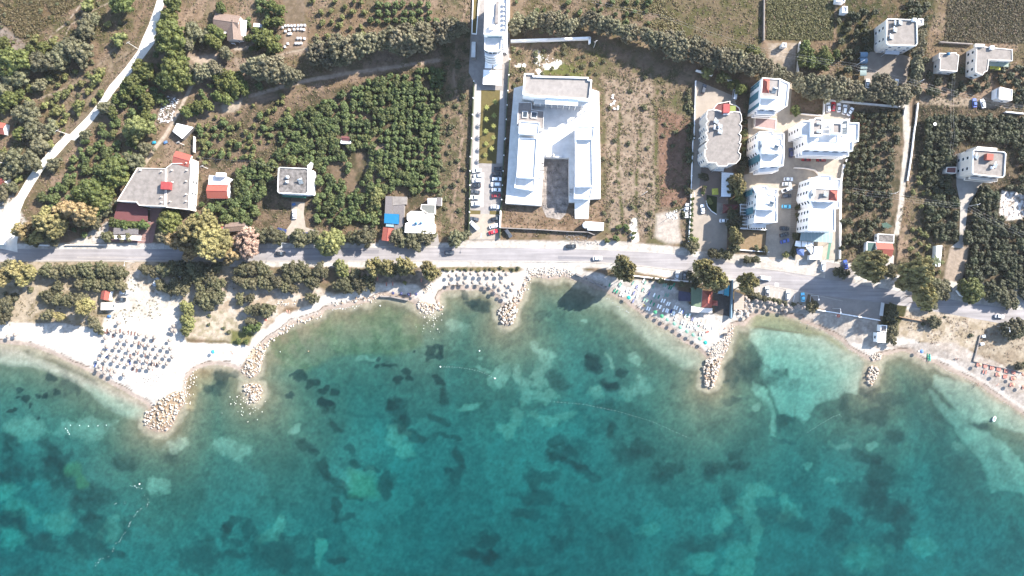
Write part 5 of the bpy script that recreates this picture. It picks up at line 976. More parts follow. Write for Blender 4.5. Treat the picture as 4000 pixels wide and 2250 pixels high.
trees('dark', "B4 700,920,65 740,960,70 700,1000,60 750,1030,50 680,860,50 700,630,60 690,560,50 720,1260,55 690,1300,40 500,1310,55 560,1330,45 650,1335,50 600,1300,35 850,1380,42 950,1380,42 380,500,35 420,520,35 950,1260,30 1040,1270,35 270,1250,60 310,1230,50 800,300,45 820,380,45 790,450,50 1360,1130,40 1380,910,22 1300,1320,20 1385,960,18 1370,1300,28 1380,830,28 400,640,25 240,660,40", 'dark green tree in the shade among the residential blocks', 'dark trees among the residential blocks')
trees('round', "B4 278,745,22 278,803,22 276,858,22 274,910,22 270,962,22 268,1015,22 266,1070,22 264,1122,22 410,620,20 390,680,20", 'small round shrub in the line along the driveway wall', 'shrubs along the driveway wall')
SB2 = 'dark green tamarisk in the belt between the road and the left beach'
trees('dark', "C0 70,80,55 230,160,50 380,115,60 450,135,55 520,120,55 590,120,55 640,160,40 690,100,60 750,150,50 820,100,60 880,130,55 960,120,50 1010,140,35 650,230,45 720,220,50 790,240,45 850,230,40 910,235,45 980,240,50 470,250,48 400,325,50 470,350,50 550,360,55 620,350,50 680,350,40 390,480,50 40,400,75 30,490,60 100,340,40 1180,110,50 1250,130,50 1330,110,60 1400,90,50 1430,130,40 1300,240,45 1350,270,35 1430,220,50 1440,270,30 350,310,30", SB2, 'tamarisks by the left beach')
trees('gold', "C0 150,110,60 250,120,50 30,180,60 90,140,50 200,190,50 490,490,38 690,420,55 730,390,45", 'lighter golden-green tree in the belt between the road and the left beach', 'golden trees by the left beach')
trees('olive', "C0 760,540,40 790,590,35 740,510,30 820,620,22 780,560,30", 'spiky pale shrub at the corner of the left beach parasols', 'pale shrubs by the parasols')
SB3 = 'dark green tamarisk in the belt above the second cove'
trees('dark', "C1 60,110,60 140,120,65 240,120,65 320,110,60 400,140,65 470,110,50 100,300,60 50,310,50 170,310,55 320,300,55 440,260,60 500,270,55 420,320,50 310,400,60 380,420,70 460,400,70 500,360,50 400,480,50 720,130,70 800,120,70 880,100,60 930,140,60 690,230,60 750,260,60 820,260,60 900,240,60 960,260,60 1040,240,60 1120,290,55 1190,310,50 960,190,50 1140,140,60 1200,120,60 1270,110,60 1320,150,55 1360,230,55 1400,260,55 1440,130,60 1490,160,45 690,390,45 700,440,35 790,400,45 790,510,55 860,500,60 940,510,65 990,500,45 1380,400,60 790,620,45 1670,270,60 300,200,60 200,220,60 420,220,60 1150,220,50 1230,200,60", SB3, 'tamarisks by the second cove')
trees('round', "C1 780,680,45 850,680,40 870,650,30 740,700,30 680,800,25 750,810,25", 'low leafy bush on the bank above the rocky cove edge', 'bushes above the rocky cove')
trees('lime', "C1 190,480,55 220,530,50 190,580,55 220,640,55 190,700,50 170,450,30 C2 100,130,75 130,190,50 60,110,50 805,300,22", 'light green tall shrub row or roadside tree near the coves', 'light green trees near the coves')
trees('dark', "C2 60,330,60 150,320,70 130,370,50 260,280,70 330,310,70 400,270,70 430,330,50 200,360,50 300,370,50 440,370,40 690,160,60 640,190,40 780,170,50 250,190,60", 'dark tree between the road and the shaded cove terrace', 'dark trees by the shaded cove')
trees('gold', "C2 430,110,65 500,80,60 540,150,60 460,180,55 610,120,70 640,90,50 600,190,40 780,90,70 850,110,75 800,160,65 880,170,50 740,120,50 1060,120,65 1110,170,70 1080,220,60 1150,190,55 1040,180,40", 'golden-green tree on the verge above the central parasol beach', 'golden trees above the central beach')
trees('gold', "C3 590,90,60 620,150,80 570,190,60 640,210,70 690,170,50 650,270,60 580,250,50 600,120,50 1390,150,65 1450,130,60 1480,200,75 1400,210,60 1530,230,75 1590,290,70 1540,320,65 1620,340,60 1440,280,60 1570,380,40 1480,340,50 1830,300,50 1890,280,60 1930,330,60 1870,370,60 1900,410,45", 'tall golden-green eucalyptus between the road and the green-sunbed beach', 'eucalyptus above the green-sunbed beach', hs=2.5)
trees('dark', "C3 1330,270,45 1300,240,35 1220,340,35 1100,330,28 1010,310,35 930,290,20 1380,320,40 1350,380,40 C4 370,450,35 420,465,40 480,490,35 530,500,30 590,510,30 640,520,30 700,540,30 790,550,25 850,560,25 960,570,45 1010,560,45 985,600,40 1230,220,40 1290,240,50 1340,230,35 1270,200,35 1790,210,55 1750,230,40 1820,180,35 C3 1540,30,45 1600,40,35 1660,45,40 1720,30,35 1890,90,36 1955,90,36", 'small dark green tree or hedge bush beside the road near the terrace parasols', 'dark roadside bushes near the terrace')
trees('gold', "C4 1480,110,75 1560,70,80 1540,150,90 1610,120,80 1450,170,60 1600,210,80 1650,180,60 1620,270,55 1540,240,60 1500,200,60 C5 290,120,70 350,110,80 420,110,50 300,190,70 370,180,70 430,260,45 400,330,60 440,320,60 420,380,50 260,230,50 350,260,40", 'golden-green eucalyptus over the road bend on the right', 'eucalyptus over the road bend', hs=2.5)
trees('dark', "C5 430,220,50 500,220,60 560,260,65 610,270,40 520,310,60 590,320,45 480,390,50 460,420,35 600,220,40 1010,310,60 960,330,45 1070,330,60 1130,320,50 1100,380,40 1160,390,40 1060,290,40 500,520,40 540,540,35 520,560,25 1100,580,60 1160,560,60 1210,610,55 1150,630,50 1220,560,40 1200,890,35 1240,880,30 240,70,25 160,90,30 130,130,35 170,150,35", 'dark green tree along the road at the right end', 'dark trees at the right road end')
trees('green', "C5 760,260,60 820,270,80 870,300,50 800,330,60 850,240,50", 'round bright green tree at the bend beside the dark orchard', 'bright trees beside the dark orchard')
trees('dark', "C5 180,450,40 160,500,35 190,540,30 170,590,40 150,640,35 180,680,35 130,680,25 200,620,25 180,410,30", 'dark shrub in the narrow strip behind the white beach hut', 'shrubs behind the beach hut')
# palms on the hotel lawn
PALM = leafmat('palm_leaf', alb(150, 156, 62), alb(186, 184, 90), .01)
def palm(s, r, h, label, group, m=PALM):
    X, Y = px(s)[0]; x, y = W((X, Y), h); t = thing('palm_tree', label, 'palm tree', (x, y, 0), 0, group); mb = MB()
    for k in range(11):
        a = 2 * PI * k / 11 + .2 * (k % 3); pr = None
        for j in range(5):
            u = j / 4.; c = Vector((math.cos(a) * r * u, math.sin(a) * r * u, h + .5 * math.sin(u * 2.4) * r * .5 - u * u * r * .45)); wv = Vector((-math.sin(a), math.cos(a), 0)) * (.26 * math.sin(min(1, u + .12) * PI) + .03) * r / 1.6
            if pr: mb.add([pr[0] - pr[1] - Vector((0, 0, .08)), pr[0], pr[0] + pr[1] - Vector((0, 0, .08)), c + wv - Vector((0, 0, .08)), c, c - wv - Vector((0, 0, .08))], [(0, 1, 4, 5), (1, 2, 3, 4)])
            pr = (c, wv)
    mb.build('crown', m, t); mb = MB(); mb.bar((0, 0, 0), (0, 0, h), .16, 8, .11); mb.build('trunk', BARK, t)
for s in ("A2 1700,1065", "A2 1610,1125", "A2 1605,1250", "A2 1690,1210", "A2 1682,1320", "A2 1605,1376", "A2 1680,1442", "B2 1605,165", "B2 1662,215", "B2 1596,285", "B2 1600,35"): palm(s, 1.5, 3.6, 'yellow-green palm on the long hotel lawn', 'palms on the hotel lawn')
palm("C5 530,40", 3.0, 5, 'large dark palm beside the bare plot on the right', None, leafmat('dark_palm', alb(84, 95, 58), alb(119, 125, 79)))
palm("C3 1620,25", .01, .01, '', None) if 0 else None

# orchards: every tree its own survey position
for q in ("B5 1620,640 1900,670 1900,980 1680,970 1600,900", "F 2385,620 2440,625 2425,710 2365,710", "A1 220,570 560,545 620,620 540,660 300,710 220,600", "A1 1225,-40 1475,-40 1475,520 1235,520", "F 888,382 932,372 925,425 900,470 880,480 884,430", "F 832,420 850,400 862,440 846,470", "A4 1045,420 1400,430 1380,820 1210,760 1050,700", "F 735,590 745,540 760,545 770,592", "B3 1650,900 1880,880 1900,1200 1780,1210 1640,1130", "F 2276,250 2300,255 2262,520 2248,690 2226,690", "F 505,300 640,258 760,212 880,184 1000,170 1000,160 880,172 760,200 640,244 500,285", "F 492,214 462,275 425,340 392,385 362,418 350,412 408,335 448,265 478,212"): EXC.append(px(q))
BLT = EXC + [px(ROAD)]
BB = [(min(p[0] for p in P), min(p[1] for p in P), max(p[0] for p in P), max(p[1] for p in P), P) for P in BLT]
def free(x, y, mg=0):
    for a, b, c, d, P in BB:
        if a - mg < x < c + mg and b - mg < y < d + mg:
            if inpoly(x, y, P): return False
            if mg and (inpoly(x + mg, y, P) or inpoly(x - mg, y, P) or inpoly(x, y + mg, P) or inpoly(x, y - mg, P)): return False
    return True
BIG = []
for o in COL.objects:
    if o.type == 'EMPTY' and o.get('category') in ('tree', 'shrub') and o.scale[0] > 1.0:
        k = PXM * (CH - 3) / CH; BIG.append((2000 + o.location.x / k, 1125 - o.location.y / k, o.scale[0] / PXM * .8))
BIGA = np.array(BIG)
rnd = random.Random(5); CIT = []; SHR = []
def spots(s, sp, ang=0, jit=.15, fill=.9, gap=0, gs=60, seed=1, mg=8, rowsp=None):
    P = px(s); cx = sum(p[0] for p in P) / len(P); cy = sum(p[1] for p in P) / len(P); R = max(math.hypot(p[0] - cx, p[1] - cy) for p in P)
    sp /= PXM; rs = (rowsp / PXM) if rowsp else sp; ca, sa = math.cos(ang), math.sin(ang); out = []
    for i in range(int(-R / sp) - 1, int(R / sp) + 2):
        for j in range(int(-R / rs) - 1, int(R / rs) + 2):
            u = i * sp + rnd.uniform(-jit, jit) * sp; v = j * rs + rnd.uniform(-jit, jit) * rs
            x = cx + u * ca - v * sa; y = cy + u * sa + v * ca
            if rnd.random() > fill or not inpoly(x, y, P) or not free(x, y, mg): continue
            if gap and float(fbm(np.array([x]), np.array([y]), gs, 3, seed + 80)[0]) < gap: continue
            if len(BIGA) and ((BIGA[:, 0] - x) ** 2 + (BIGA[:, 1] - y) ** 2 < BIGA[:, 2] ** 2).any(): continue
            out.append((x, y))
    return out
def orchard(key, s, sp, r, label, group, rv=.2, **kw):
    for x, y in spots(s, sp, **kw): CIT.append((key, x, y, r * rnd.uniform(1 - rv, 1 + rv), label, group))
orchard('citrus', "F 1000,180 1108,168 1112,385 1105,440 1098,490 1040,480 1020,470 945,480 930,400 860,350 880,225", 3.3, 1.92, 'round citrus tree in the regular rows of the orchard beside the hotel lane', 'citrus rows beside the hotel lane', jit=.1, fill=.92, ang=.05, rv=.28)
orchard('citrus', "F 700,300 880,225 860,350 930,400 945,480 960,560 790,560 790,410 690,410 640,580 490,570 500,520 590,500 600,420 690,400", 2.95, 2.0, 'citrus tree in the dense orchard round the stained-roof villa', 'citrus orchard round the villa', jit=.34, fill=.95, gap=.25, rv=.26)
orchard('ycit', "F 500,300 640,250 720,235 760,310 690,400 500,410", 3.6, 1.2, 'small yellowish citrus tree in the thin upper part of the orchard', 'small citrus in the upper orchard', rv=.3, jit=.3, fill=.9, gap=.4)
orchard('citrus', "F 500,320 640,270 700,300 690,400 500,410", 4.6, 1.5, 'citrus tree in the thin upper part of the orchard', 'citrus in the upper orchard', rv=.3, jit=.3, fill=.85, gap=.45)
orchard('citrus', "F 490,500 600,500 640,580 540,590 480,580", 3.6, 1.6, 'citrus tree round the small red-gabled cottage', 'citrus round the cottage', jit=.3, fill=.8)
orchard('citrus', "F 940,0 1098,0 1098,95 1040,95 990,60 930,60", 3.9, 1.8, 'citrus tree in the orchard at the top edge left of the hotel', 'citrus at the top edge', jit=.12, fill=.92)
orchard('citrus', "F 640,0 715,0 715,95 690,150 640,120 620,60", 4.2, 1.8, 'citrus tree beside the old L-shaped farmhouse', 'citrus beside the farmhouse', jit=.3, fill=.85)
orchard('ycit', "F 775,0 930,0 930,80 870,110 790,120", 5, 1.5, 'scattered young tree in the dry field above the poplar row', 'young trees above the poplars', jit=.4, fill=.8)
orchard('citrus', "F 520,190 760,170 640,235 480,290 400,320 470,240", 4.2, 1.7, 'green tree along the dirt track below the farmhouse', 'trees below the farmhouse', jit=.35, fill=.8, gap=.4)
orchard('dcit', "F 2128,275 2285,275 2250,500 2230,640 2110,655 2120,450", 3.3, 1.65, 'dark citrus tree in the narrow orchard left of the right-hand lane', 'dark citrus left of the lane', rv=.25, jit=.22, fill=.93, gap=.3)
orchard('dcit', "F 2330,285 2480,288 2700,300 2700,450 2560,450 2560,370 2480,350 2410,370 2400,450 2420,490 2410,610 2340,600 2315,400", 3.1, 2.0, 'dark citrus tree in the dense orchard right of the lane', 'dark citrus right of the lane', jit=.2, fill=.95)
orchard('dcit', "F 2450,470 2700,470 2700,790 2600,760 2440,720 2425,620", 3.1, 2.0, 'dark citrus tree in the orchard in the right corner', 'dark citrus in the right corner', jit=.25, fill=.95)
orchard('ycit', "F 2300,400 2345,400 2340,600 2400,640 2360,700 2290,700", 4.2, 1.3, 'small tree in the dry strip right of the lane', 'small trees right of the lane', jit=.35, fill=.85)
orchard('citrus', "F 1290,0 1640,0 1640,60 1500,60 1400,20 1290,40", 5.2, 1.4, 'small fruit tree in the striped field above the poplars', 'fruit trees in the striped field', jit=.25, fill=.85, rv=.3)
orchard('dcit', "F 2110,30 2210,30 2200,150 2110,200", 4.2, 1.8, 'dark garden tree left of the rounded white villa', 'garden trees left of the villa', jit=.3, fill=.9)
orchard('dcit', "F 2290,0 2340,0 2320,240 2290,240", 3.4, 1.8, 'tall dark hedge tree in the double row along the upper lane', 'dark hedge trees along the upper lane', jit=.2, fill=.95)
orchard('dcit', "F 2320,150 2580,150 2700,180 2700,270 2540,250 2480,240 2320,245", 3.8, 1.9, 'dark garden tree among the small houses at the upper right', 'garden trees among the upper right houses', jit=.35, fill=.85, gap=.3)
orchard('citrus', "F 100,540 250,540 230,600 60,600", 5, 1.6, 'tree in the thicket beside the left road end', 'thicket trees', jit=.4, fill=.6)
for key, s, sp, r, lb, gp, kw in (
    ('ycit', "F 0,200 90,190 250,150 300,200 200,330 100,450 0,470", 6, 1.7, 'small tree on the dry scrub slope at the left', 'small trees on the scrub slope', dict(jit=.45, fill=.75)),
    ('citrus', "F 390,110 420,260 330,420 250,560 90,560 100,500 200,370 330,240", 3.7, 1.9, 'tree in the scrub between the gravel road and the dirt lane', 'trees between road and lane', dict(jit=.42, fill=.95)),
    ('bush', "F 0,0 360,0 330,100 250,200 120,350 0,420", 6, 1.0, 'low dry bush on the scrub slope at the left', 'low bushes on the scrub slope', dict(jit=.45, fill=.6)),
    ('bush', "F 1110,130 1175,130 1175,560 1110,540", 5, 1.3, 'bush in the grassy strip left of the hotel drive', 'bushes left of the hotel drive', dict(jit=.45, fill=.7)),
    ('bush', "F 1090,180 1115,180 1115,500 1090,500", 3.2, 1.5, 'grey-green bush in the hedge at the orchard edge', 'hedge at the orchard edge', dict(jit=.3, fill=.9)),
    ('bush', "F 1515,140 1740,200 1740,600 1515,600", 7.5, 1.2, 'bush in the overgrown lot right of the unfinished building', 'bushes in the overgrown lot', dict(jit=.45, fill=.75, gap=.35)),
    ('round', "F 1560,560 1600,560 1600,610 1520,610", 3.5, 1.3, 'bush at the roadside below the overgrown lot', 'roadside bushes', dict(jit=.4, fill=.8)),
    ('bush', "F 1285,110 1500,110 1500,200 1285,225", 5, 1.2, 'bush on the rough ground above the unfinished building', 'bushes above the unfinished building', dict(jit=.45, fill=.8)),
    ('bush', "F 1725,200 1745,200 1745,540 1725,560", 3, 1.6, 'dark bush in the hedge beside the scalloped building drive', 'hedge beside the scalloped building', dict(jit=.3, fill=.9)),
    ('dcit', "F 1868,280 1885,280 1880,430 1868,430", 3, 1.4, 'dark tree in the narrow gap between residential blocks', 'trees in the gap between blocks', dict(jit=.2, fill=.9)),
    ('bush', "F 2290,780 2560,800 2500,880 2270,860", 9, .9, 'low bush on the dry ground above the right beach', 'low bushes above the right beach', dict(jit=.45, fill=.6)),
    ('bush', "F 1110,672 1310,672 1310,684 1110,684", 2.2, .8, 'low shrub in the planted strip above the central beach', 'shrubs above the central beach', dict(jit=.3, fill=.9)),
    ('bush', "F 10,690 100,690 60,780 0,790", 6, 1.2, 'bush on the bank behind the far left beach', 'bushes behind the far left beach', dict(jit=.4, fill=.7)),
    ('bush', "F 480,790 640,790 620,860 470,860", 6, 1.0, 'low bush on the bank between the two left coves', 'bushes between the left coves', dict(jit=.4, fill=.5))):
    for x, y in spots(s, sp, **kw):
        (SHR if key in ('bush', 'round') else CIT).append((key, x, y, r * rnd.uniform(.7, 1.3), lb, gp))
vis = lambda t: -15 < t[1] < 4015 and -15 < t[2] < 2265
SHR = [t for t in SHR if vis(t)]
SHR.sort(key=lambda t: -t[3])
for k, x, y, r, lb, gp in SHR[:260]: plant(k, x, y, r, lb, gp)
cand = sorted([t for t in CIT if vis(t)], key=lambda t: -t[3]); ind = cand[:300]; rest = cand[300:] + [t for t in CIT if not vis(t)]
for k, x, y, r, lb, gp in ind: plant(k, x, y, r, lb, gp)
def massed(name, lst, m, label, cat):
    if not lst: return
    var = [crown(900 + i, 7, .38, 1.45, 90, .15, .2, .5) for i in range(6)]; V = []; F = []; n = 0
    for i, (k, X, Y, r, _, _) in enumerate(lst):
        TV, TF, LV, LF = var[i % 6]; a = i * 2.399; ca, sa = math.cos(a), math.sin(a); x, y = W((X, Y), r)
        v = np.concatenate([TV, LV]) * r; v = np.column_stack([v[:, 0] * ca - v[:, 1] * sa + x, v[:, 0] * sa + v[:, 1] * ca + y, v[:, 2] * (.9 + .2 * rnd.random())])
        f = np.concatenate([np.column_stack([TF, TF[:, 2]]) * 1, LF + len(TV)]); V.append(v); F.append((TF + n, LF + len(TV) + n)); n += len(v)
    v = np.concatenate(V); T = np.concatenate([f[0] for f in F]); Q = np.concatenate([f[1] for f in F])
    me = bpy.data.meshes.new(name); me.vertices.add(n); me.vertices.foreach_set('co', v.astype(np.float32).ravel())
    li = np.concatenate([T.ravel(), Q.ravel()]).astype(np.int32); me.loops.add(len(li)); me.loops.foreach_set('vertex_index', li)
    st = np.concatenate([np.arange(len(T)) * 3, len(T) * 3 + np.arange(len(Q)) * 4]).astype(np.int32); me.polygons.add(len(st)); me.polygons.foreach_set('loop_start', st)
    me.materials.append(m); me.update(calc_edges=True); tag(link(name, me), label, cat, None, 'stuff')
lm = {'citrus': 'citrus_leaf', 'dcit': 'dark_citrus_leaf', 'ycit': 'young_citrus_leaf'}
massed('orchard_trees', [t for t in rest if t[0] == 'citrus'], MC['citrus_leaf'], 'remaining smaller mid green trees filling the orchards of the left half', 'orchard')
massed('orchard_trees', [t for t in rest if t[0] == 'dcit'], MC['dark_citrus_leaf'], 'remaining smaller dark trees filling the orchards of the right side', 'orchard')
massed('orchard_trees', [t for t in rest if t[0] == 'ycit'], MC['young_citrus_leaf'], 'remaining smaller yellow-green trees dotted over the dry ground', 'orchard')
print('TREES', len(CIT), len(ind), len(SHR), len(BIG))
# tufts of weeds and dry grass
def tufts(name, s, n, size, m, label, gap=.42, ht=.35):
    P = px(s); xs = [p[0] for p in P]; ys = [p[1] for p in P]; rg = np.random.default_rng(len(name) + n)
    X = rg.uniform(min(xs), max(xs), n); Y = rg.uniform(min(ys), max(ys), n); ok = (sdf(P, X, Y) < 0) & (fbm(X, Y, 40, 3, 91) > gap); X = X[ok]; Y = Y[ok]
    ok = np.array([free(x, y, 6) for x, y in zip(X, Y)]); X = X[ok]; Y = Y[ok]; n = len(X)
    x = (X - 2000) * PXM; y = (1125 - Y) * PXM; L = 7; V = []
    c = np.stack([x, y, np.zeros(n)], 1)[:, None, :]; sc_ = (size * (.5 + rg.random((n, 1, 1))))
    d = rg.normal(size=(n, L, 3)); d[..., 2] = np.abs(d[..., 2]) + .2; d /= np.linalg.norm(d, axis=2, keepdims=True)
    ctr = c + d * sc_ * np.array([1, 1, ht * 2]); nn = d + rg.normal(size=(n, L, 3)) * .4; nn /= np.linalg.norm(nn, axis=2, keepdims=True)
    t = np.cross(nn, rg.normal(size=(n, L, 3))); t /= np.linalg.norm(t, axis=2, keepdims=True); b = np.cross(nn, t); s_ = sc_ * .5
    q = np.stack([ctr - t * s_, ctr - b * s_ * .6, ctr + t * s_, ctr + b * s_ * .6], 2).reshape(-1, 3); f = np.arange(len(q)).reshape(-1, 4)
    tag(link(name, bigmesh(name, q, f, [m])), label, 'grass', None, 'stuff')
WG = leafmat('weed_leaf', alb(133, 130, 79), alb(173, 153, 107)); WD2 = leafmat('dry_weed', alb(178, 150, 117), alb(217, 185, 154))
ALLLAND = "F -100,-60 2700,-60 2700,560 2290,700 1900,620 1540,590 1100,600 0,600"
tufts('weeds', ALLLAND, 34000, .42, WG, 'olive green weeds scattered over the fields and scrub', .44)
tufts('dry_grass', ALLLAND, 42000, .36, WD2, 'pale dry grass tufts scattered over the fields and scrub', .0)
tufts('weeds', "F 1930,0 2098,0 2094,100 1928,100", 3400, .5, leafmat('field_crop', alb(119, 116, 65), alb(152, 141, 91)), 'thick olive green growth in the walled field at the top', .2)
tufts('weeds', "F 2385,0 2600,0 2600,108 2375,108", 4200, .45, leafmat('field_crop2', alb(124, 116, 75), alb(166, 144, 107)), 'brown-green growth in the field at the top right', .2)
tufts('weeds', "A0 0,0 840,0 700,110 560,240 350,380 200,400 0,210", 3800, .55, leafmat('field_crop3', alb(133, 123, 75), alb(173, 146, 103)), 'brown-green growth in the field at the top left corner', .3)
tufts('weeds', "A3 1300,-20 1878,-20 1870,450 1700,330 1300,120", 3000, .5, leafmat('field_crop4', alb(138, 130, 77), alb(166, 144, 103)), 'olive growth in the field left of the walled field', .4)
tufts('weeds', "F 1520,170 1740,220 1740,590 1520,590", 2600, .45, WG, 'green weeds in the overgrown lot', .55)
tufts('beach_weeds', "F 0,660 560,660 600,740 480,780 250,830 0,815", 2200, .35, WG, 'weeds on the ground between the road and the left beach', .5)
tufts('beach_weeds', "F 2270,790 2576,810 2576,920 2300,860", 1500, .3, WD2, 'dry weeds on the ground above the right beach', .5)

# ------------------------------------------------------------------ vehicles
PAINT = {'white': (.72, .73, .74), 'black': (.015, .017, .02), 'dark grey': (.05, .055, .065), 'silver': (.42, .44, .46), 'red': (.42, .02, .03), 'dark red': (.2, .02, .025), 'blue': (.04, .08, .3), 'light blue': (.12, .5, .68), 'dark blue': (.03, .04, .11)}
def carmat(c):
    m = mat('car_paint_' + c.replace(' ', '_'), PAINT[c], .25, .03, 2, spec=.5); m.node_tree.nodes['Principled BSDF'].inputs['Coat Weight'].default_value = .4; return m
TYRE = mat('tyre', (.02, .02, .02), .9, .1, 5); LENS = mat('headlight_lens', (.6, .62, .65), .15, .02, 3); TAIL = mat('tail_light_lens', (.35, .02, .02), .25, .02, 3)
CARS = {}
def ring(x0, x1, w, z, rx=.35, n=3, tf=1, tb=1):
    out = []
    for cx, sx, tp in ((x1, 1, tf), (x0, -1, tb)):
        for sy in ((1, -1) if sx < 0 else (-1, 1)):
            q = []
            for k in range(n + 1):
                a = PI / 2 * k / n; q.append((cx - sx * rx * (1 - math.sin(a)), sy * (w - rx * .55 * (1 - math.cos(a)) * 1.0) * (1 if 1 else tp)))
            out += [(x, y, z) for x, y in (q if (sx > 0) == (sy < 0) else q[::-1])]
    return out
def carproto(c, k):
    key = (c, k)
    if key in CARS: return CARS[key]
    L, Wd, H = {'car': (4.3, 1.75, 1.45), 'suv': (4.6, 1.85, 1.65), 'van': (5.3, 1.98, 2.3), 'pickup': (5.2, 1.85, 1.75)}[k]; x0, x1, w = -L / 2, L / 2, Wd / 2
    P = {}; mb = MB(); rs = [ring(x0, x1, w * .96, .25), ring(x0, x1, w, .5), ring(x0 + .02, x1 - .03, w, .72), ring(x0 + .1, x1 - .12, w * .93, .9)]
    n = len(rs[0]); mb.v = [p for r in rs for p in r]
    for j in range(3): mb.f += [(j * n + i, j * n + (i + 1) % n, (j + 1) * n + (i + 1) % n, (j + 1) * n + i) for i in range(n)]
    mb.m = [0] * len(mb.f); top = [(x, y, z + (.05 if x < 0 else 0)) for x, y, z in rs[3]]; mb.add(top, [tuple(range(n))]); 
    P['body'] = mb.mesh('body', carmat(c), False)
    g0, g1, t0, t1 = {'car': (x0 + .45, x1 - 1.15, x0 + .95, x1 - 1.95), 'suv': (x0 + .2, x1 - 1.15, x0 + .5, x1 - 1.85), 'van': (x0 + .08, x1 - .5, x0 + .14, x1 - 1.2), 'pickup': (x0 + 1.9, x1 - 1.1, x0 + 2.05, x1 - 1.8)}[k]
    mb = MB(); a = ring(g0, g1, w * .88, .88, .2); b = ring(t0, t1, w * .74, H - .05, .2); mb.v = a + b; mb.f = [(i, (i + 1) % n, n + (i + 1) % n, n + i) for i in range(n)] + [tuple(range(n, 2 * n))]; mb.m = [0] * len(mb.f)
    P['window'] = mb.mesh('window', GLASS)
    mb = MB(); a = ring(t0 - .02, t1 + .02, w * .745, H - .05, .2); b = ring(t0 + .1, t1 - .1, w * .66, H + .02, .2); mb.v = a + b; mb.f = [(i, (i + 1) % n, n + (i + 1) % n, n + i) for i in range(n)] + [tuple(range(n, 2 * n))]; mb.m = [0] * len(mb.f); P['roof'] = mb.mesh('roof', carmat(c))
    mb = MB(); mb.bar((0, -.11, 0), (0, .11, 0), .32, 14); P['wheel'] = mb.mesh('wheel', TYRE); mb = MB(); mb.bar((0, -.12, 0), (0, .12, 0), .18, 10); P['rim'] = mb.mesh('rim', METAL)
    mb = MB(); mb.box((0, 0, 0), (.12, .34, .14)); P['headlight'] = mb.mesh('headlight', LENS); P['tail_light'] = MB(); P['tail_light'].box((0, 0, 0), (.08, .3, .16)); P['tail_light'] = P['tail_light'].mesh('tail_light', TAIL)
    mb = MB(); mb.box((0, 0, 0), (.16, .2, .14)); P['mirror'] = mb.mesh('side_mirror', carmat(c))
    if k == 'pickup': mb = MB(); mb.box(((x0 + .25 + g0) / 2, 0, .955), (g0 - x0 - .4, Wd * .8, .04)); P['cargo_bed'] = mb.mesh('cargo_bed', DARK)
    P['dim'] = (x0, x1, w, g1); CARS[key] = P; return P
def car(s, deg, c, label, k='car', group=None):
    """deg: heading in the picture, 0 = nose right, 90 = nose up"""
    P = carproto(c, k); x, y = W(px(s)[0], .8); x0, x1, w, g1 = P['dim']
    t = thing({'van': 'van', 'pickup': 'pickup_truck'}.get(k, 'parked_car'), label, 'van' if k == 'van' else 'pickup' if k == 'pickup' else 'car', (x, y, .085), math.radians(deg), group)
    for p in ('body', 'window', 'roof'): link(p, P[p], t)
    if k == 'pickup': link('cargo_bed', P['cargo_bed'], t)
    for wx_ in (x0 + .85, x1 - .85):
        for sy in (-1, 1): o = link('wheel', P['wheel'], t, (wx_, sy * (w - .12), .32)); link('rim', P['rim'], o)
    for sy in (-1, 1):
        link('headlight', P['headlight'], t, (x1 - .12, sy * (w - .32), .7)); link('tail_light', P['tail_light'], t, (x0 + .04, sy * (w - .28), .75)); link('side_mirror', P['mirror'], t, (g1 - .25, sy * (w + .06), 1.0))
PR = 'cars parked in the hotel car park'
ol = ['topmost', 'second from the top', 'third from the top', 'fourth from the top', 'fifth from the top', 'sixth from the top', 'lowest']
for i, (s, d, c, k) in enumerate((("D7 205,127", 185, 'white', 'car'), ("D7 228,228", 182, 'silver', 'car'), ("D7 205,315", 178, 'white', 'suv'), ("D7 195,412", 182, 'black', 'car'), ("D7 178,528", 170, 'dark grey', 'car'), ("D7 168,632", 175, 'white', 'car'), ("D7 190,755", 178, 'white', 'suv'))):
    car(s, d, c, c + ' car, ' + ol[i] + ' in the left row of the hotel car park', k, PR)
for i, (s, d, c, k) in enumerate((("D7 620,92", 0, 'black', 'car'), ("D7 598,195", 0, 'black', 'suv'), ("D7 585,288", 0, 'white', 'car'), ("D7 562,388", 180, 'white', 'suv'), ("D7 572,490", 0, 'white', 'car'), ("D7 572,602", 5, 'dark red', 'car'), ("D7 555,812", -2, 'white', 'car'))):
    car(s, d, c, c + ' car, ' + ol[i] + ' in the right row of the hotel car park', k, PR)
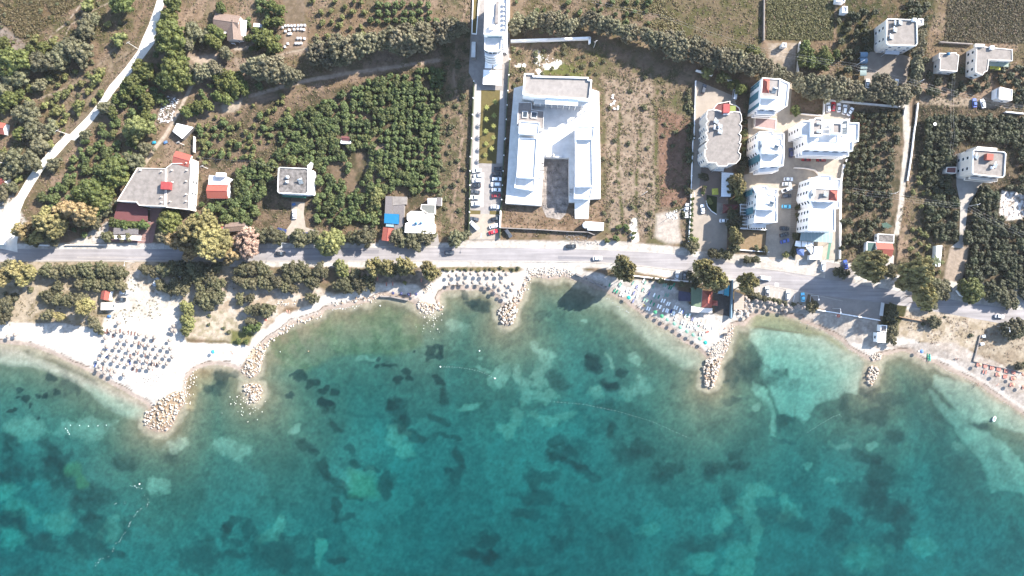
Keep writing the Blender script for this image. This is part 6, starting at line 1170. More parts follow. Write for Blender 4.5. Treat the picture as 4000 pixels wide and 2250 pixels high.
for s, d, c, k, lb in (("D7 160,1040", 170, 'dark grey', 'car', 'dark grey car below the left row, beside the hotel entrance bed'), ("D7 155,1165", 135, 'white', 'van', 'white van parked askew at the hotel entrance hedge'), ("D7 560,1035", 10, 'black', 'suv', 'black car above the white one right of the hotel entrance'), ("D7 525,1175", 18, 'white', 'car', 'white car slanted at the right of the hotel entrance'), ("D7 515,1285", 16, 'red', 'car', 'red car slanted at the right of the hotel entrance'), ("D7 800,1310", -55, 'dark grey', 'suv', 'dark car under the plot wall right of the hotel entrance'),
    ("B1 1193,1315", 0, 'black', 'car', 'black car driving on the road right of the pinkish dry tree'), ("B2 1222,1305", 2, 'dark grey', 'suv', 'dark car driving on the road left of the hotel entrance'), ("B3 1030,1365", 3, 'white', 'car', 'white car driving on the road right of the central cove'), ("B3 755,1238", 0, 'black', 'suv', 'black car on the verge below the rubble mound'), ("B1 1342,905", 92, 'white', 'car', 'white car on the drive below the stained-roof villa'), ("B1 1210,1070", -15, 'dark blue', 'car', 'dark car half under trees at the left of the villa drive'), ("B1 1480,1110", 5, 'dark blue', 'car', 'dark blue car half under trees at the right of the villa drive'),
    ("C0 1005,295", 2, 'silver', 'car', 'silver car beside the red-roofed beach hut'), ("C0 978,350", -3, 'black', 'car', 'black car below the silver one at the beach hut'), ("C0 1262,208", 60, 'silver', 'car', 'silver car under the trees right of the sand car park'), ("C1 92,215", 10, 'white', 'car', 'white car in deep tree shade above the light green hedge'),
    ("E4 255,350", 75, 'dark grey', 'suv', 'dark car on the drive above the scalloped building'), ("E4 880,470", 82, 'silver', 'van', 'silver van in the shade above the scalloped building'),
    ("D8 1090,215", 92, 'white', 'suv', 'white car, first on the left of the five by the yard wall'), ("D8 1203,200", 88, 'red', 'car', 'red car second from the left by the yard wall'), ("D8 1318,225", 90, 'white', 'car', 'white and dark car third from the left by the yard wall'), ("D8 1445,265", 80, 'white', 'suv', 'white car fourth from the left by the yard wall'), ("D8 1570,310", 58, 'white', 'car', 'white car parked askew at the right end by the yard wall'),
    ("D8 275,1205", 90, 'dark blue', 'suv', 'dark blue car standing between the middle blue-sided block and the largest white block'), ("D8 610,1350", 178, 'dark red', 'car', 'dark red car, left of the two below the largest white block'), ("D8 935,1360", 178, 'dark red', 'car', 'dark red car, right of the two below the largest white block'),
    ("B4 1288,537", 0, 'white', 'car', 'white car, topmost left of the block with the red hip roof'), ("B4 1270,588", 0, 'silver', 'car', 'small silver car below the topmost white one in the residential yard'), ("B4 1272,645", 20, 'white', 'pickup', 'white pickup parked at an angle in the residential yard'), ("B4 1268,712", 3, 'dark grey', 'suv', 'dark grey car below the slanted white pickup'), ("B4 1265,823", 0, 'light blue', 'car', 'pale blue car alone in the middle of the residential yard'), ("B4 1248,1050", 0, 'black', 'car', 'black car, uppermost of three at the flagstone path'), ("B4 1245,1118", 12, 'black', 'car', 'black car, middle of three at the flagstone path'), ("B4 1250,1185", 15, 'blue', 'car', 'deep blue car, lowest of three at the flagstone path'),
    ("B4 612,972", 0, 'white', 'car', 'white car in the shade below the brown-red gazebo'), ("B4 388,848", 95, 'white', 'car', 'white car on the sunny driveway left of the curved garden'), ("B4 222,835", 80, 'silver', 'car', 'silver car outside the driveway wall'), ("B4 215,895", 95, 'white', 'car', 'white car below the silver one outside the driveway wall'),
    ("C4 497,282", -8, 'white', 'van', 'white van driving on the road above the small car park'), ("D5 1190,300", 92, 'silver', 'pickup', 'white and green-grey pickup, left of three in the small car park'), ("D5 1800,400", 85, 'white', 'suv', 'white car, middle of three in the small car park'), ("D5 2245,460", 92, 'light blue', 'car', 'bright light blue car, right of three in the small car park'), ("C4 1095,160", 85, 'white', 'suv', 'white car beside the forecourt above the road'), ("C4 1085,460", 0, 'dark grey', 'car', '') if 0 else ("C3 1172,250", 80, 'silver', 'car', 'silver car, left of two on the verge left of the large eucalyptus'), ("C3 1248,260", 85, 'dark grey', 'car', 'dark grey car, right of two on the verge left of the large eucalyptus'),
    ("C5 1045,488", -6, 'silver', 'car', 'dark-shadowed silver car on the road near the right end'), ("A5 240,875", 88, 'white', 'car', 'white car left of the tree belt below the farm yard'), ("A5 540,875", 80, 'white', 'car', 'white car right of the tree belt below the farm yard'), ("A5 1448,1085", 105, 'white', 'car', 'white car in the yard below the little cream box house'), ("A5 1360,1078", 95, 'blue', 'car', 'small blue car left of the white one at the upper right'), ("A5 45,1165", 55, 'silver', 'car', '') if 0 else ("B5 10,1430", 100, 'blue', 'car', 'blue car by the road left of the red-gabled cottage')):
    car(s, d, c, lb, k)
def simple(name, label, cat, s, z=0, rz=0, group=None): x, y = W(px(s)[0], z + .4); return thing(name, label, cat, (x, y, z), rz, group)
# ------------------------------------------------------------------ parasols and sunbeds
def parproto(m, r, h, thatch):
    P = {}; mb = MB()
    if thatch:
        prof = [(r, h - .08), (r * .96, h), (r * .5, h + .32), (r * .14, h + .6), (.02, h + .72)]; n = 20; v0 = len(mb.v); mb.lathe(prof, n)
        mb.v = [(x * (1 + .06 * ((i * 7) % 3 - 1)), y * (1 + .06 * ((i * 7) % 3 - 1)), z - .05 * (i % 2)) if i < 2 * n else (x, y, z) for i, (x, y, z) in enumerate(mb.v)]
    else:
        mb.lathe([(r, h), (r * .98, h + .03), (r * .5, h + .26), (.02, h + .42)], 8)
    P['canopy'] = mb.mesh('canopy', m); mb = MB(); mb.bar((0, 0, 0), (0, 0, h + (.8 if thatch else .5)), .05, 8); P['pole'] = mb.mesh('pole', POLE if thatch else WHITE)
    mb = MB(); mb.lathe([(.3, 0), (.3, .08), (.05, .1)], 12); P['base'] = mb.mesh('base', CONC if thatch else WHITE)
    if not thatch:
        mb = MB()
        for i in range(8): a = 2 * PI * i / 8; mb.bar((0, 0, h + .38), (r * .98 * math.cos(a), r * .98 * math.sin(a), h), .015, 4)
        P['ribs'] = mb.mesh('ribs', METAL)
    return P
TH = [parproto(THATCH, .92 + .08 * i, 2.15 + .08 * i, True) for i in range(3)]
def zat(X, Y):
    i = np.searchsorted(gx, X); j = np.searchsorted(gy, Y); return float(GZ[j, i])
def parasol(P, X, Y, label, group, h=2.5, onshadow=False, tilt=0):
    z = max(zat(X, Y), -1.0)
    x, y = W((X, Y), z + h); t = thing('thatched_parasol' if 'ribs' not in P else 'parasol', label, 'parasol', (x, y, z), (X * 1.7) % 6.28, group)
    for k, me in P.items(): link(k, me, t)
    if tilt: t.rotation_euler[0] = tilt
    return t
LB = "D1 405,232 530,262 695,280 1005,315 1180,362 1350,380 275,395 598,452 755,460 915,488 1075,520 1220,548 1378,572 1545,598 1700,625 1673,442 495,595 308,585 635,610 215,715 790,658 960,680 385,755 545,788 700,800 1135,710 1270,740 1425,755 1590,785 1740,800 125,855 280,888 460,890 600,948 860,820 1010,855 750,972 1160,890 1320,910 1470,932 1615,952 155,1010 340,1070 485,1125 685,1190 930,1000 1090,1030 1240,1045 100,1095 260,1155 410,1195 555,65 1725,230 1790,240 1755,130"
for i, p in enumerate(px(LB)): parasol(TH[i % 3], p[0], p[1], 'straw-coloured thatched parasol in the rows on the broad left beach', 'thatched parasols on the left beach')
for p in px("C0 57,652 115,638"): parasol(TH[1], p[0], p[1], 'one of two thatched parasols standing apart at the left picture edge', 'two parasols at the left edge')
for i, p in enumerate(px("D2 355,240 550,225 725,200 900,185 1095,205 1255,215 1440,200 1625,210 1795,200 365,440 580,430 735,410 940,410 1140,415 1320,465 1485,460 1655,395 1620,580 1765,490 1955,440 1915,600 1710,720 1815,760 1500,650 1385,545")): parasol(TH[i % 3], p[0], p[1], 'thatched parasol on the white sand of the central beach', 'thatched parasols on the central beach')
for i, p in enumerate(px("D5 560,480 545,690 690,710 905,735 1100,765 1310,800 520,850 720,870 345,920 590,1030 1440,850 1230,600 1030,590 1640,690 1420,660 2030,760 1800,720 2200,760 1330,640 1750,860 1900,800 640,560 880,560 2120,720 2290,760")): parasol(TH[i % 3], p[0], p[1], 'greyish thatched parasol crowded below the small car park', 'thatched parasols below the car park')
CLOTH = {'turquoise': alb(30, 230, 210), 'light green': alb(170, 235, 205), 'green': alb(90, 200, 150), 'salmon': alb(250, 190, 160), 'blue': alb(120, 170, 235), 'red': alb(240, 150, 130), 'cyan': alb(60, 200, 250)}
CP = {k: parproto(mat('cloth_' + k.replace(' ', '_'), v, .8, .04, 2), .95, 2.1, False) for k, v in CLOTH.items()}
for s, c, lb, g in (("D3 845,595", 'turquoise', 'turquoise parasol, the upper left of the two vivid ones by the green sunbeds', 0), ("D4 1568,1148", 'turquoise', 'turquoise parasol at the lower right tip of the green sunbed beach', 0), ("C1 435,905", 'cyan', 'single cyan-blue parasol on the sand spit between the coves', 0), ("C1 932,597", 'red', 'single orange-red parasol beside the dark bushes of the second cove', 0), ("C4 1255,668", 'red', 'red and white parasol below the promenade wall', 0), ("C5 418,772", 'blue', 'single blue parasol near the water on the right beach', 0)): parasol(CP[c], *px(s)[0][:2], lb, None)
for p in px("D4 145,285 335,400 D3 1600,1010"): pass
for p in px("D4 145,285 335,400"): parasol(CP['green'], p[0], p[1], 'green parasol half in shade at the upper end of the waterside row', 'green shaded parasols')
for p in px("D4 495,495 690,610 860,715 1045,825 1225,925 1408,1035"): parasol(CP['light green'], p[0], p[1], 'pale green parasol in the row along the water', 'pale green parasols along the water')
for p in px("D6 570,365 1165,690 1640,795 1610,1000 1935,670 1940,1060"): parasol(CP['salmon'], p[0], p[1], 'salmon-coloured parasol among the orange sunbeds on the right beach', 'salmon parasols on the right beach')
BEDS = {}
def bedproto(c):
    if c in BEDS: return BEDS[c]
    m = mat('bed_' + c, {'white': (.72, .72, .7), 'green': alb(40, 190, 150), 'orange': alb(240, 160, 142), 'terracotta': alb(186, 140, 126), 'blue': alb(70, 110, 200), 'lilac': alb(170, 175, 225), 'mint': alb(170, 225, 205)}[c], .7, .04, 2)
    P = {}; mb = MB(); mb.box((0, -.3, .36), (.6, 1.3, .07)); P['seat'] = mb.mesh('seat', m); mb = MB(); mb.add([(-.3, .35, .36), (.3, .35, .36), (.3, .9, .62), (-.3, .9, .62), (-.3, .35, .30), (.3, .35, .30), (.3, .9, .56), (-.3, .9, .56)], [(0, 1, 2, 3), (7, 6, 5, 4), (0, 4, 5, 1), (1, 5, 6, 2), (2, 6, 7, 3), (3, 7, 4, 0)]); P['backrest'] = mb.mesh('backrest', m)
    mb = MB(); mb.box((0, 0, .16), (.05, .05, .32)); P['leg'] = mb.mesh('leg', WHITE if c != 'terracotta' else TIMB); BEDS[c] = P; return P
def bed(c, X, Y, deg, label, group):
    P = bedproto(c); z = max(zat(X, Y), -.95); x, y = W((X, Y), z + .4); t = thing('sunbed', label, 'sunbed', (x, y, z), math.radians(deg), group); link('seat', P['seat'], t); link('backrest', P['backrest'], t)
    for a, b in ((-.25, -.85), (.25, -.85), (-.25, .4), (.25, .4)): link('leg', P['leg'], t, (a, b, 0))
for w_ in "D1 612,230,0 787,270,-8 858,283,-8 930,290,-8 328,230,-5 290,275,60 1118,540,-12 1015,500,-12 1000,710,-15 1160,760,-15 1055,885,-15 1205,905,-15 1362,950,-12 1303,1060,0 970,1095,-10 1330,430,-12 1400,965,-15 825,770,-15 385,1080,-10 225,1050,-10 885,1060,-15 340,255,20 450,340,-2 1170,885,-15 520,245,-5 1290,950,-10".split()[1:]:
    a, b, d = (float(q) for q in w_.split(',')); X, Y = TL['D1'][0] + a * TL['D1'][2], TL['D1'][1] + b * TL['D1'][2]; bed('terracotta', X, Y, d, 'reddish-brown wooden sunbed among the parasols of the left beach', 'brown sunbeds on the left beach')
for w_ in "340,630,-65 325,790,-60 65,980,-15 820,930,12".split():
    a, b, d = (float(q) for q in w_.split(',')); bed('blue', 360 + a * .17942, 1250 + b * .17942, d, 'blue sunbed or towel bed among the parasols of the left beach', 'blue sunbeds on the left beach')
rr = random.Random(3); i = 0
for X, Y in px(LB):
    i += 1
    if i % 3 == 0: bed('white', X + 9, Y + 5, -12 + rr.uniform(-6, 6), 'white sunbed beside a thatched parasol on the left beach', 'white sunbeds on the left beach')
for w_ in "300,235,g 445,390,g 515,420,g 965,180,m 1310,160,m 1265,110,w 1245,370,m 1540,290,m 1290,640,m 1355,680,m 1470,725,g 1550,790,g 1590,575,m 1690,575,g 1830,245,m 1890,250,m 1990,310,g 2045,325,g 2120,235,g 1070,285,l 1415,480,l 990,460,l 975,690,l 1130,320,w 805,370,w 900,410,w 1320,390,w 620,490,w 690,510,w 1090,540,w 1880,520,m 1950,530,m 1780,680,w 1850,690,w 1930,770,w 1990,780,w 1670,830,w 1730,860,w 1370,900,w 1430,920,w 2140,870,w 2200,890,w 1900,960,w 2040,980,b 2110,1020,w 2280,980,w 590,200,m 620,240,m 1560,520,w 1740,860,w 1820,950,w 2080,1040,w".split():
    a, b, c = w_.split(','); c = {'g': 'green', 'm': 'mint', 'w': 'white', 'l': 'lilac', 'b': 'blue'}[c]; bed(c, 2340 + float(a) * .13805, 1080 + float(b) * .13805, -25, c.replace('mint', 'pale green') + ' sunbed left of the beach bar with green canopy', c + ' sunbeds left of the beach bar')
for w_ in "925,270,b 890,280,w 1060,370,m 1110,380,w 1195,470,l 1255,490,w 740,430,w 720,450,w 905,550,w 975,575,w 1090,640,w 1165,660,w 1290,700,w 1350,710,g 1380,590,w 1450,600,w 1550,680,w 1610,700,w 1780,710,w 1420,880,w 1510,880,w 460,230,w 500,250,w 700,150,w 760,170,w 640,310,m 680,330,w 840,220,w 1000,390,w 1260,640,w 1330,750,w 600,250,b".split():
    a, b, c = w_.split(','); c = {'g': 'green', 'm': 'mint', 'w': 'white', 'l': 'lilac', 'b': 'blue'}[c]; bed(c, 2540 + float(a) * .13804, 1180 + float(b) * .13804, -20, c.replace('mint', 'pale green') + ' sunbed on the sand below the beach bar with green canopy', c + ' sunbeds below the beach bar')
for w_ in "465,345 505,360 685,385 725,400 765,380 885,440 935,455 975,450 1095,480 1145,495 1190,500 1335,540 1385,550 1425,545 1560,570 1600,590 1650,600 660,570 740,590 1065,650 1110,670 1300,720 1345,730 1390,720 1545,770 1585,790 1510,975 1560,985 1900,1060 1925,1050".split():
    a, b = w_.split(','); bed('orange', 3760 + float(a) * .12422, 1380 + float(b) * .12422, -8, 'orange sunbed in the rows on the right beach', 'orange sunbeds on the right beach')
for p in px("C2 500,255 600,315 670,310 990,270 865,432"): bed('orange', p[0], p[1], 0, 'orange sunbed on the shaded terrace of the little cove', 'orange beds on the shaded cove terrace')
for p in px("C2 670,415 762,420 845,428 928,428"): parasol(parproto(mat('navy_cloth', alb(70, 80, 140), .8, .1, 3), .75, 2.1, False), p[0], p[1], 'dark blue parasol in the shaded row above the cove wall', 'dark parasols above the cove wall')
# ------------------------------------------------------------------ people
def person_mesh(name, pose):
    J = {'stand': dict(p=(0, 0, .95), c=(0, 0, 1.3), n=(0, 0, 1.5), h=(0, .02, 1.64), h2=(0, .02, 1.76), sl=(.19, 0, 1.42), el=(.25, .04, 1.13), wl=(.24, .12, .88), sr=(-.19, 0, 1.42), er=(-.25, .02, 1.13), wr=(-.25, .1, .88), hl=(.1, 0, .9), kl=(.11, .06, .5), al=(.11, .0, .08), fl=(.11, .16, .04), hr=(-.1, 0, .9), kr=(-.11, .0, .5), ar=(-.11, -.06, .08), fr=(-.11, .1, .04)),
         'lie': dict(p=(0, 0, .14), c=(0, .36, .15), n=(0, .56, .15), h=(0, .7, .16), h2=(0, .82, .16), sl=(.19, .48, .14), el=(.3, .25, .1), wl=(.26, .02, .1), sr=(-.19, .48, .14), er=(-.34, .62, .1), wr=(-.2, .85, .1), hl=(.1, -.06, .13), kl=(.13, -.45, .14), al=(.14, -.88, .08), fl=(.15, -.98, .12), hr=(-.1, -.06, .13), kr=(-.14, -.45, .12), ar=(-.15, -.88, .08), fr=(-.16, -.98, .12)),
         'sit': dict(p=(0, 0, .14), c=(0, -.06, .5), n=(0, -.04, .7), h=(0, 0, .84), h2=(0, 0, .96), sl=(.19, -.05, .62), el=(.27, .1, .36), wl=(.18, .32, .4), sr=(-.19, -.05, .62), er=(-.27, .08, .36), wr=(-.2, .3, .42), hl=(.1, .06, .12), kl=(.13, .42, .42), al=(.12, .62, .08), fl=(.12, .78, .05), hr=(-.1, .06, .12), kr=(-.13, .42, .42), ar=(-.12, .62, .08), fr=(-.12, .78, .05))}[pose]
    R = dict(p=.14, c=.16, n=.06, h=.1, h2=.07, sl=.07, sr=.07, el=.045, er=.045, wl=.032, wr=.032, hl=.1, hr=.1, kl=.065, kr=.065, al=.045, ar=.045, fl=.04, fr=.04)
    E = [('p', 'c'), ('c', 'n'), ('n', 'h'), ('h', 'h2'), ('c', 'sl'), ('sl', 'el'), ('el', 'wl'), ('c', 'sr'), ('sr', 'er'), ('er', 'wr'), ('p', 'hl'), ('hl', 'kl'), ('kl', 'al'), ('al', 'fl'), ('p', 'hr'), ('hr', 'kr'), ('kr', 'ar'), ('ar', 'fr')]
    ks = list(J); me = bpy.data.meshes.new(name); me.from_pydata([J[k] for k in ks], [(ks.index(a), ks.index(b)) for a, b in E], []); o = bpy.data.objects.new(name, me); COL.objects.link(o)
    md = o.modifiers.new('skin', 'SKIN')
    sv = me.skin_vertices[0].data if me.skin_vertices else None
    if sv is None:
        with bpy.context.temp_override(object=o): bpy.ops.mesh.customdata_skin_add()
        sv = me.skin_vertices[0].data
    for i, k in enumerate(ks): sv[i].radius = (R[k], R[k]); sv[i].use_root = (k == 'p')
    sb = o.modifiers.new('sub', 'SUBSURF'); sb.levels = 1; sb.render_levels = 1
    dg = bpy.context.evaluated_depsgraph_get(); r = bpy.data.meshes.new_from_object(o.evaluated_get(dg)); bpy.data.objects.remove(o); r.name = name; return r
SKIN = mat('skin', (.42, .24, .17), .6, .08, 8, spec=.4); HAIR = mat('hair', (.05, .035, .025), .7, .1, 10)
PM = {}
def person(s, pose, label, wear=(.1, .15, .4), rz=0.):
    if pose not in PM: PM[pose] = person_mesh('body', pose); PM[pose].materials.clear(); PM[pose].materials.append(SKIN)
    X, Y = px(s)[0]; z = max(zat(X, Y), -1.0) if pose != 'swim' else -1; x, y = W((X, Y), z); t = thing('person', label, 'person', (x, y, z), rz); link('body', PM[pose], t)
    hd = {'stand': (0, .02, 1.74), 'lie': (0, .83, .19), 'sit': (0, 0, .95)}[pose]; pv = {'stand': (0, 0, .9), 'lie': (0, -.02, .13), 'sit': (0, .03, .14)}[pose]
    V0, F0, V1, F1 = ico(); k = np.array([.105, .115, .095] if pose != 'lie' else [.105, .095, .115]); link('hair', meshdata('hair', V1 * k + np.array(hd), F1.tolist(), [HAIR]), t)
    k = np.array([.2, .17, .16] if pose == 'stand' else [.2, .18, .17]); link('swimwear', meshdata('swimwear', V1 * k + np.array(pv), F1.tolist(), [mat('swimwear_%d' % int(sum(wear) * 99), wear, .8, .05, 4)]), t)
person("C1 1138,520", 'lie', 'person lying on a towel on the second cove beach, left of two', (.5, .05, .1), .3); person("C1 1160,526", 'lie', 'person lying on the second cove beach, right of two', (.05, .2, .4), -.2)
person("C1 1345,896", 'stand', 'person standing out in the shallow water of the big bay', (.6, .6, .1)); person("C5 688,828", 'sit', 'person sitting on the right beach, left of a pair', (.5, .1, .1), 3); person("C5 706,830", 'sit', 'person sitting on the right beach, right of a pair', (.1, .1, .4), 2.6)
person("D6 445,950", 'stand', 'person in a light hat walking at the right beach waterline, upper one', (.7, .7, .65), 1); person("D6 435,1010", 'stand', 'person walking at the right beach waterline, lower one', (.1, .1, .12), 1); person("D3 1210,800", 'stand', 'person standing beside a yellow towel on the green sunbed beach', (.5, .1, .15)); person("D3 1255,865", 'sit', 'person sitting below the yellow towel on the green sunbed beach', (.1, .1, .1), 1)
person("D6 1100,990", 'lie', 'person lying alone on the sand below the orange sunbeds', (.1, .1, .3), -1); person("D4 1440,550", 'stand', 'person standing between sunbeds below the beach bar', (.6, .35, .1)); person("D2 1380,520", 'sit', 'person sitting under a parasol at the central cove waterline', (.6, .3, .4)); person("D4 2110,750", 'sit', 'person sitting on the pale stones right of the sunbeds', (.6, .3, .4)); person("C1 620,910", 'lie', 'person lying on the spit right of the cyan parasol', (.5, .5, .5), .6)
t = simple('towel', 'yellow towel on the sand of the green sunbed beach', 'towel', "D3 1295,800", .0); z = max(zat(*px("D3 1295,800")[0]), -.9); t.location[2] = z + .03; mb = MB(); mb.box((0, 0, 0), (.9, 1.7, .03), .3); mb.build('cloth', mat('yellow_towel', alb(250, 225, 130), .9, .05, 3), t)
t = simple('air_mattress', 'red-orange air mattress on the sand at the lower right of the sunbeds', 'air mattress', "D4 1625,845", .05, .3); mb = MB()
for i in range(4): mb.bar((-.8, -.27 + i * .18, .1), (.8, -.27 + i * .18, .1), .1, 8)
mb.build('tubes', mat('coral_plastic', alb(245, 150, 135), .5, .05, 2), t)
# ------------------------------------------------------------------ things on and by the water
def kayak(s, rz, c, label):
    X, Y = px(s)[0]; z = max(zat(X, Y), -1.0); x, y = W((X, Y), z); t = thing('kayak', label, 'kayak', (x, y, z + .05), rz); v = []; n = 9
    for i in range(n):
        u = i / (n - 1) * 2 - 1; w_ = .36 * (1 - abs(u) ** 2.2) + .01; h = .12 * u * u
        v += [(-w_, u * 1.9, .22 + h), (-w_ * .6, u * 1.9, .02 + h), (w_ * .6, u * 1.9, .02 + h), (w_, u * 1.9, .22 + h), (0, u * 1.9, .3 + h)]
    f = []
    for i in range(n - 1):
        for j in range(5): a = i * 5 + j; b = i * 5 + (j + 1) % 5; f.append((a, b, b + 5, a + 5))
    mb = MB(); mb.add(v, f); mb.build('hull', mat('kayak_' + c, CLOTH[c], .4, .04, 2), t, True)
    for yy in (-.6, .5): mb = MB(); mb.lathe([(.24, .33), (.2, .36), (.17, .31), (.01, .3)], 12, (0, yy, 0)); mb.build('cockpit', DARK, t)
kayak("C5 462,818", .12, 'green', 'green kayak drawn up at the water on the right beach, left of two'); kayak("C5 478,822", .05, 'turquoise', 'turquoise kayak drawn up at the water on the right beach, right of two')
t = simple('dinghy', 'small pale dinghy floating off the right beach', 'dinghy', "C5 1005,1318", -1.0, 1.2); mb = MB()
for a, b in (((-1.0, -.5), (-.9, .5)), ((-.9, .5), (.6, .5)), ((.6, .5), (1.25, 0)), ((1.25, 0), (.6, -.5)), ((.6, -.5), (-1.0, -.5))): mb.bar((*a, .12), (*b, .12), .2, 8)
mb.build('tube', WHITE, t, True); mb = MB(); mb.box((-.05, 0, .05), (1.6, .8, .06)); mb.build('floor', mat('dinghy_floor', alb(120, 220, 190), .6, .05, 2), t)
BUOY = mat('white_buoy', (.8, .8, .78), .4, .03, 3)
def buoys(s, label, group, r=.22):
    for p in px(s):
        x, y = W(p, -1); t = thing('buoy', label, 'buoy', (x, y, -1.0), 0, group); mb = MB(); mb.lathe([(.01, -r * .6), (r, -r * .2), (r, r * .3), (r * .5, r * .9), (.01, r)], 10); mb.build('float', BUOY, t); mb = MB(); mb.bar((0, 0, r * .9), (0, 0, r * 1.3), .03, 6); mb.build('ring', METAL, t)
buoys("C0 570,1368 643,1370 715,1375 792,1373 860,1368 545,1410 550,1425 560,1440 530,1395 F 705,885", 'small white buoy in the turquoise water below the left beach', 'buoys below the left beach', .15)
buoys("C2 1202,1238 1812,1368 1640,1060 530,555 G7 702,632 2215,42", 'single white buoy in the bay at an end of the swimming line or alone', 'single buoys in the bay', .26)
def floatline(s, n, label):
    P = [W(p, -1) for p in px(s)]; t = thing('buoy_line', label, 'buoy line'); L = [0]
    for a, b in zip(P[:-1], P[1:]): L.append(L[-1] + math.dist(a, b))
    mb = MB()
    for a, b in zip(P[:-1], P[1:]): mb.bar((*a, -.97), (*b, -.97), .01, 4)
    mb.build('rope', mat('pale_rope', (.12, .14, .13), .8, .1, 3), t); mb = MB(); mb.bar((-.1, 0, 0), (.1, 0, 0), .035, 8); me = mb.mesh('float', BUOY)
    for i in range(n):
        d = L[-1] * (i + .5) / n; k = max(j for j in range(len(L)) if L[j] <= d); k = min(k, len(P) - 2); u = (d - L[k]) / (L[k + 1] - L[k]); x = P[k][0] + (P[k + 1][0] - P[k][0]) * u; y = P[k][1] + (P[k + 1][1] - P[k][1]) * u
        link('float', me, t, (x, y, -.95), math.atan2(P[k + 1][1] - P[k][1], P[k + 1][0] - P[k][0]))
floatline("C2 1202,1238 1400,1243 1560,1270 1700,1310 1812,1368", 22, 'short curved line of floats between two buoys in the middle bay')
floatline("G8 105,122 200,130 300,150 400,180 500,225", 40, 'long dotted line of floats running out from the middle bay')
floatline("G8 838,212 880,185 915,165 933,160 938,170", 14, 'hooked line of floats off the right bay')
FOAM = mat('sea_foam', (.42, .44, .43), .8, .15, 2)
def foam(s, w, label, keep=.75, seed=1):
    P = [W(p, -1) for p in px(s)]; rg = random.Random(seed); mb = MB()
    for a, b in zip(P[:-1], P[1:]):
        L = math.dist(a, b); n = max(2, int(L / .5))
        for i in range(n):
            if rg.random() > keep: continue
            u = i / n; x = a[0] + (b[0] - a[0]) * u + rg.gauss(0, w * .35); y = a[1] + (b[1] - a[1]) * u + rg.gauss(0, w * .35); r = rg.uniform(.06, .2) * min(1.4, w + .3); k = 6; ph = rg.random() * 6
            p = [(x + r * rg.uniform(.5, 1.3) * math.cos(ph + 2 * PI * j / k), y + r * rg.uniform(.5, 1.3) * math.sin(ph + 2 * PI * j / k)) for j in range(k)]; mb.prism(p, -1.03, -.965 + .01 * rg.random())
    tag(mb.build('foam', FOAM), label, 'foam', None, 'stuff')
foam("G7 665,640 700,650 718,660 725,690 750,712 738,745 700,765 675,790 655,830 630,870 600,920 570,945 565,985 540,1000 500,1010 475,1050", .5, 'winding pale foam streak on the deep water at the lower left', .5); foam("G7 660,640 700,648", .8, 'foam flecks at the head of the streak', .7, 3); foam("G7 575,735 640,725", .8, 'faint foam flecks left of the streak', .4, 4)
foam("C2 0,590 80,588 180,575 260,560 330,545", .9, 'white surf along the rocky shore left of the shaded cove', 1, 5); foam("C1 1500,497 1600,490 1690,482", .9, 'white surf along the rocky bank', 1, 6)
foam("C3 420,485 480,500 540,560 600,600 700,640", .5, 'thin broken surf on the green sunbed beach', .5, 7); foam("C3 880,715 960,770 1080,830 1180,915 1300,1000 1400,1075", .15, 'thin wave line on the lower sunbed beach', .7, 8); foam("C4 860,738 960,770 1080,820 1180,880 1280,940 1340,1010 1430,1050 1540,1120", .35, 'thin wave line in the right bay', .6, 9); foam("C5 560,900 700,965 800,1010 900,1070 1040,1160 1140,1220", .3, 'thin wave line on the right beach', .6, 10); foam("C0 130,745 300,790", .0, '', 0) if 0 else None
# ------------------------------------------------------------------ boulders
RM = [mat('pale_boulder', (.33, .29, .245), .9, .25, 1.5, bump=.3), mat('tawny_boulder', (.22, .16, .115), .9, .3, 1.5, bump=.3)]
RMESH = []
V0, F0, V1, F1 = ico()
for i in range(8):
    rg = np.random.default_rng(i); d = 1 + (rg.random(len(V1)) - .5) * .5; v = V1 * d[:, None] * np.array([1, .7 + .3 * rg.random(), .6 + .25 * rg.random()]); RMESH.append((v, meshdata('boulder', v, F1.tolist(), [RM[i % 3 == 2]])))
ROCKS = []; rk = random.Random(9)
def rocks(s, n, r0, r1, label, group, hz=.6, edge=0):
    P = px(s); xs = [p[0] for p in P]; ys = [p[1] for p in P]; k = 0; g = 0
    n = int(n * 1.6)
    while k < n and g < n * 40:
        g += 1; x = rk.uniform(min(xs), max(xs)); y = rk.uniform(min(ys), max(ys))
        if inpoly(x, y, P): ROCKS.append(((r0 + (r1 - r0) * rk.random() ** 2) * .72, x, y, label, group, hz)); k += 1
def rockline(s, w, n, r0, r1, label, group, hz=.4):
    P = px(s); L = [math.dist(a[:2], b[:2]) for a, b in zip(P[:-1], P[1:])]; T = sum(L)
    for i in range(n):
        d = rk.uniform(0, T); k = 0
        while d > L[k] and k < len(L) - 1: d -= L[k]; k += 1
        u = d / L[k]; ROCKS.append((r0 + (r1 - r0) * rk.random() ** 2, P[k][0] + (P[k + 1][0] - P[k][0]) * u + rk.gauss(0, w), P[k][1] + (P[k + 1][1] - P[k][1]) * u + rk.gauss(0, w), label, group, hz))
rocks("F 362,1045 375,1030 400,1005 440,985 468,985 462,1015 445,1050 430,1078 410,1088 380,1082 364,1065", 130, .35, 1.1, 'pale boulder on the point of the left headland', 'boulders on the left headland', .7)
rocks("C0 1090,1020 1200,950 1440,930 1445,990 1300,1010 1200,1060 1100,1060", 60, .2, .7, 'pale stone in the band of rocks across the left beach', 'stones across the left beach', .1)
rocks("C1 690,1080 750,1000 800,880 880,820 920,880 905,1000 880,1090 820,1150 760,1130", 110, .3, .95, 'pale boulder on the short groin between the left coves', 'boulders between the left coves', .5)
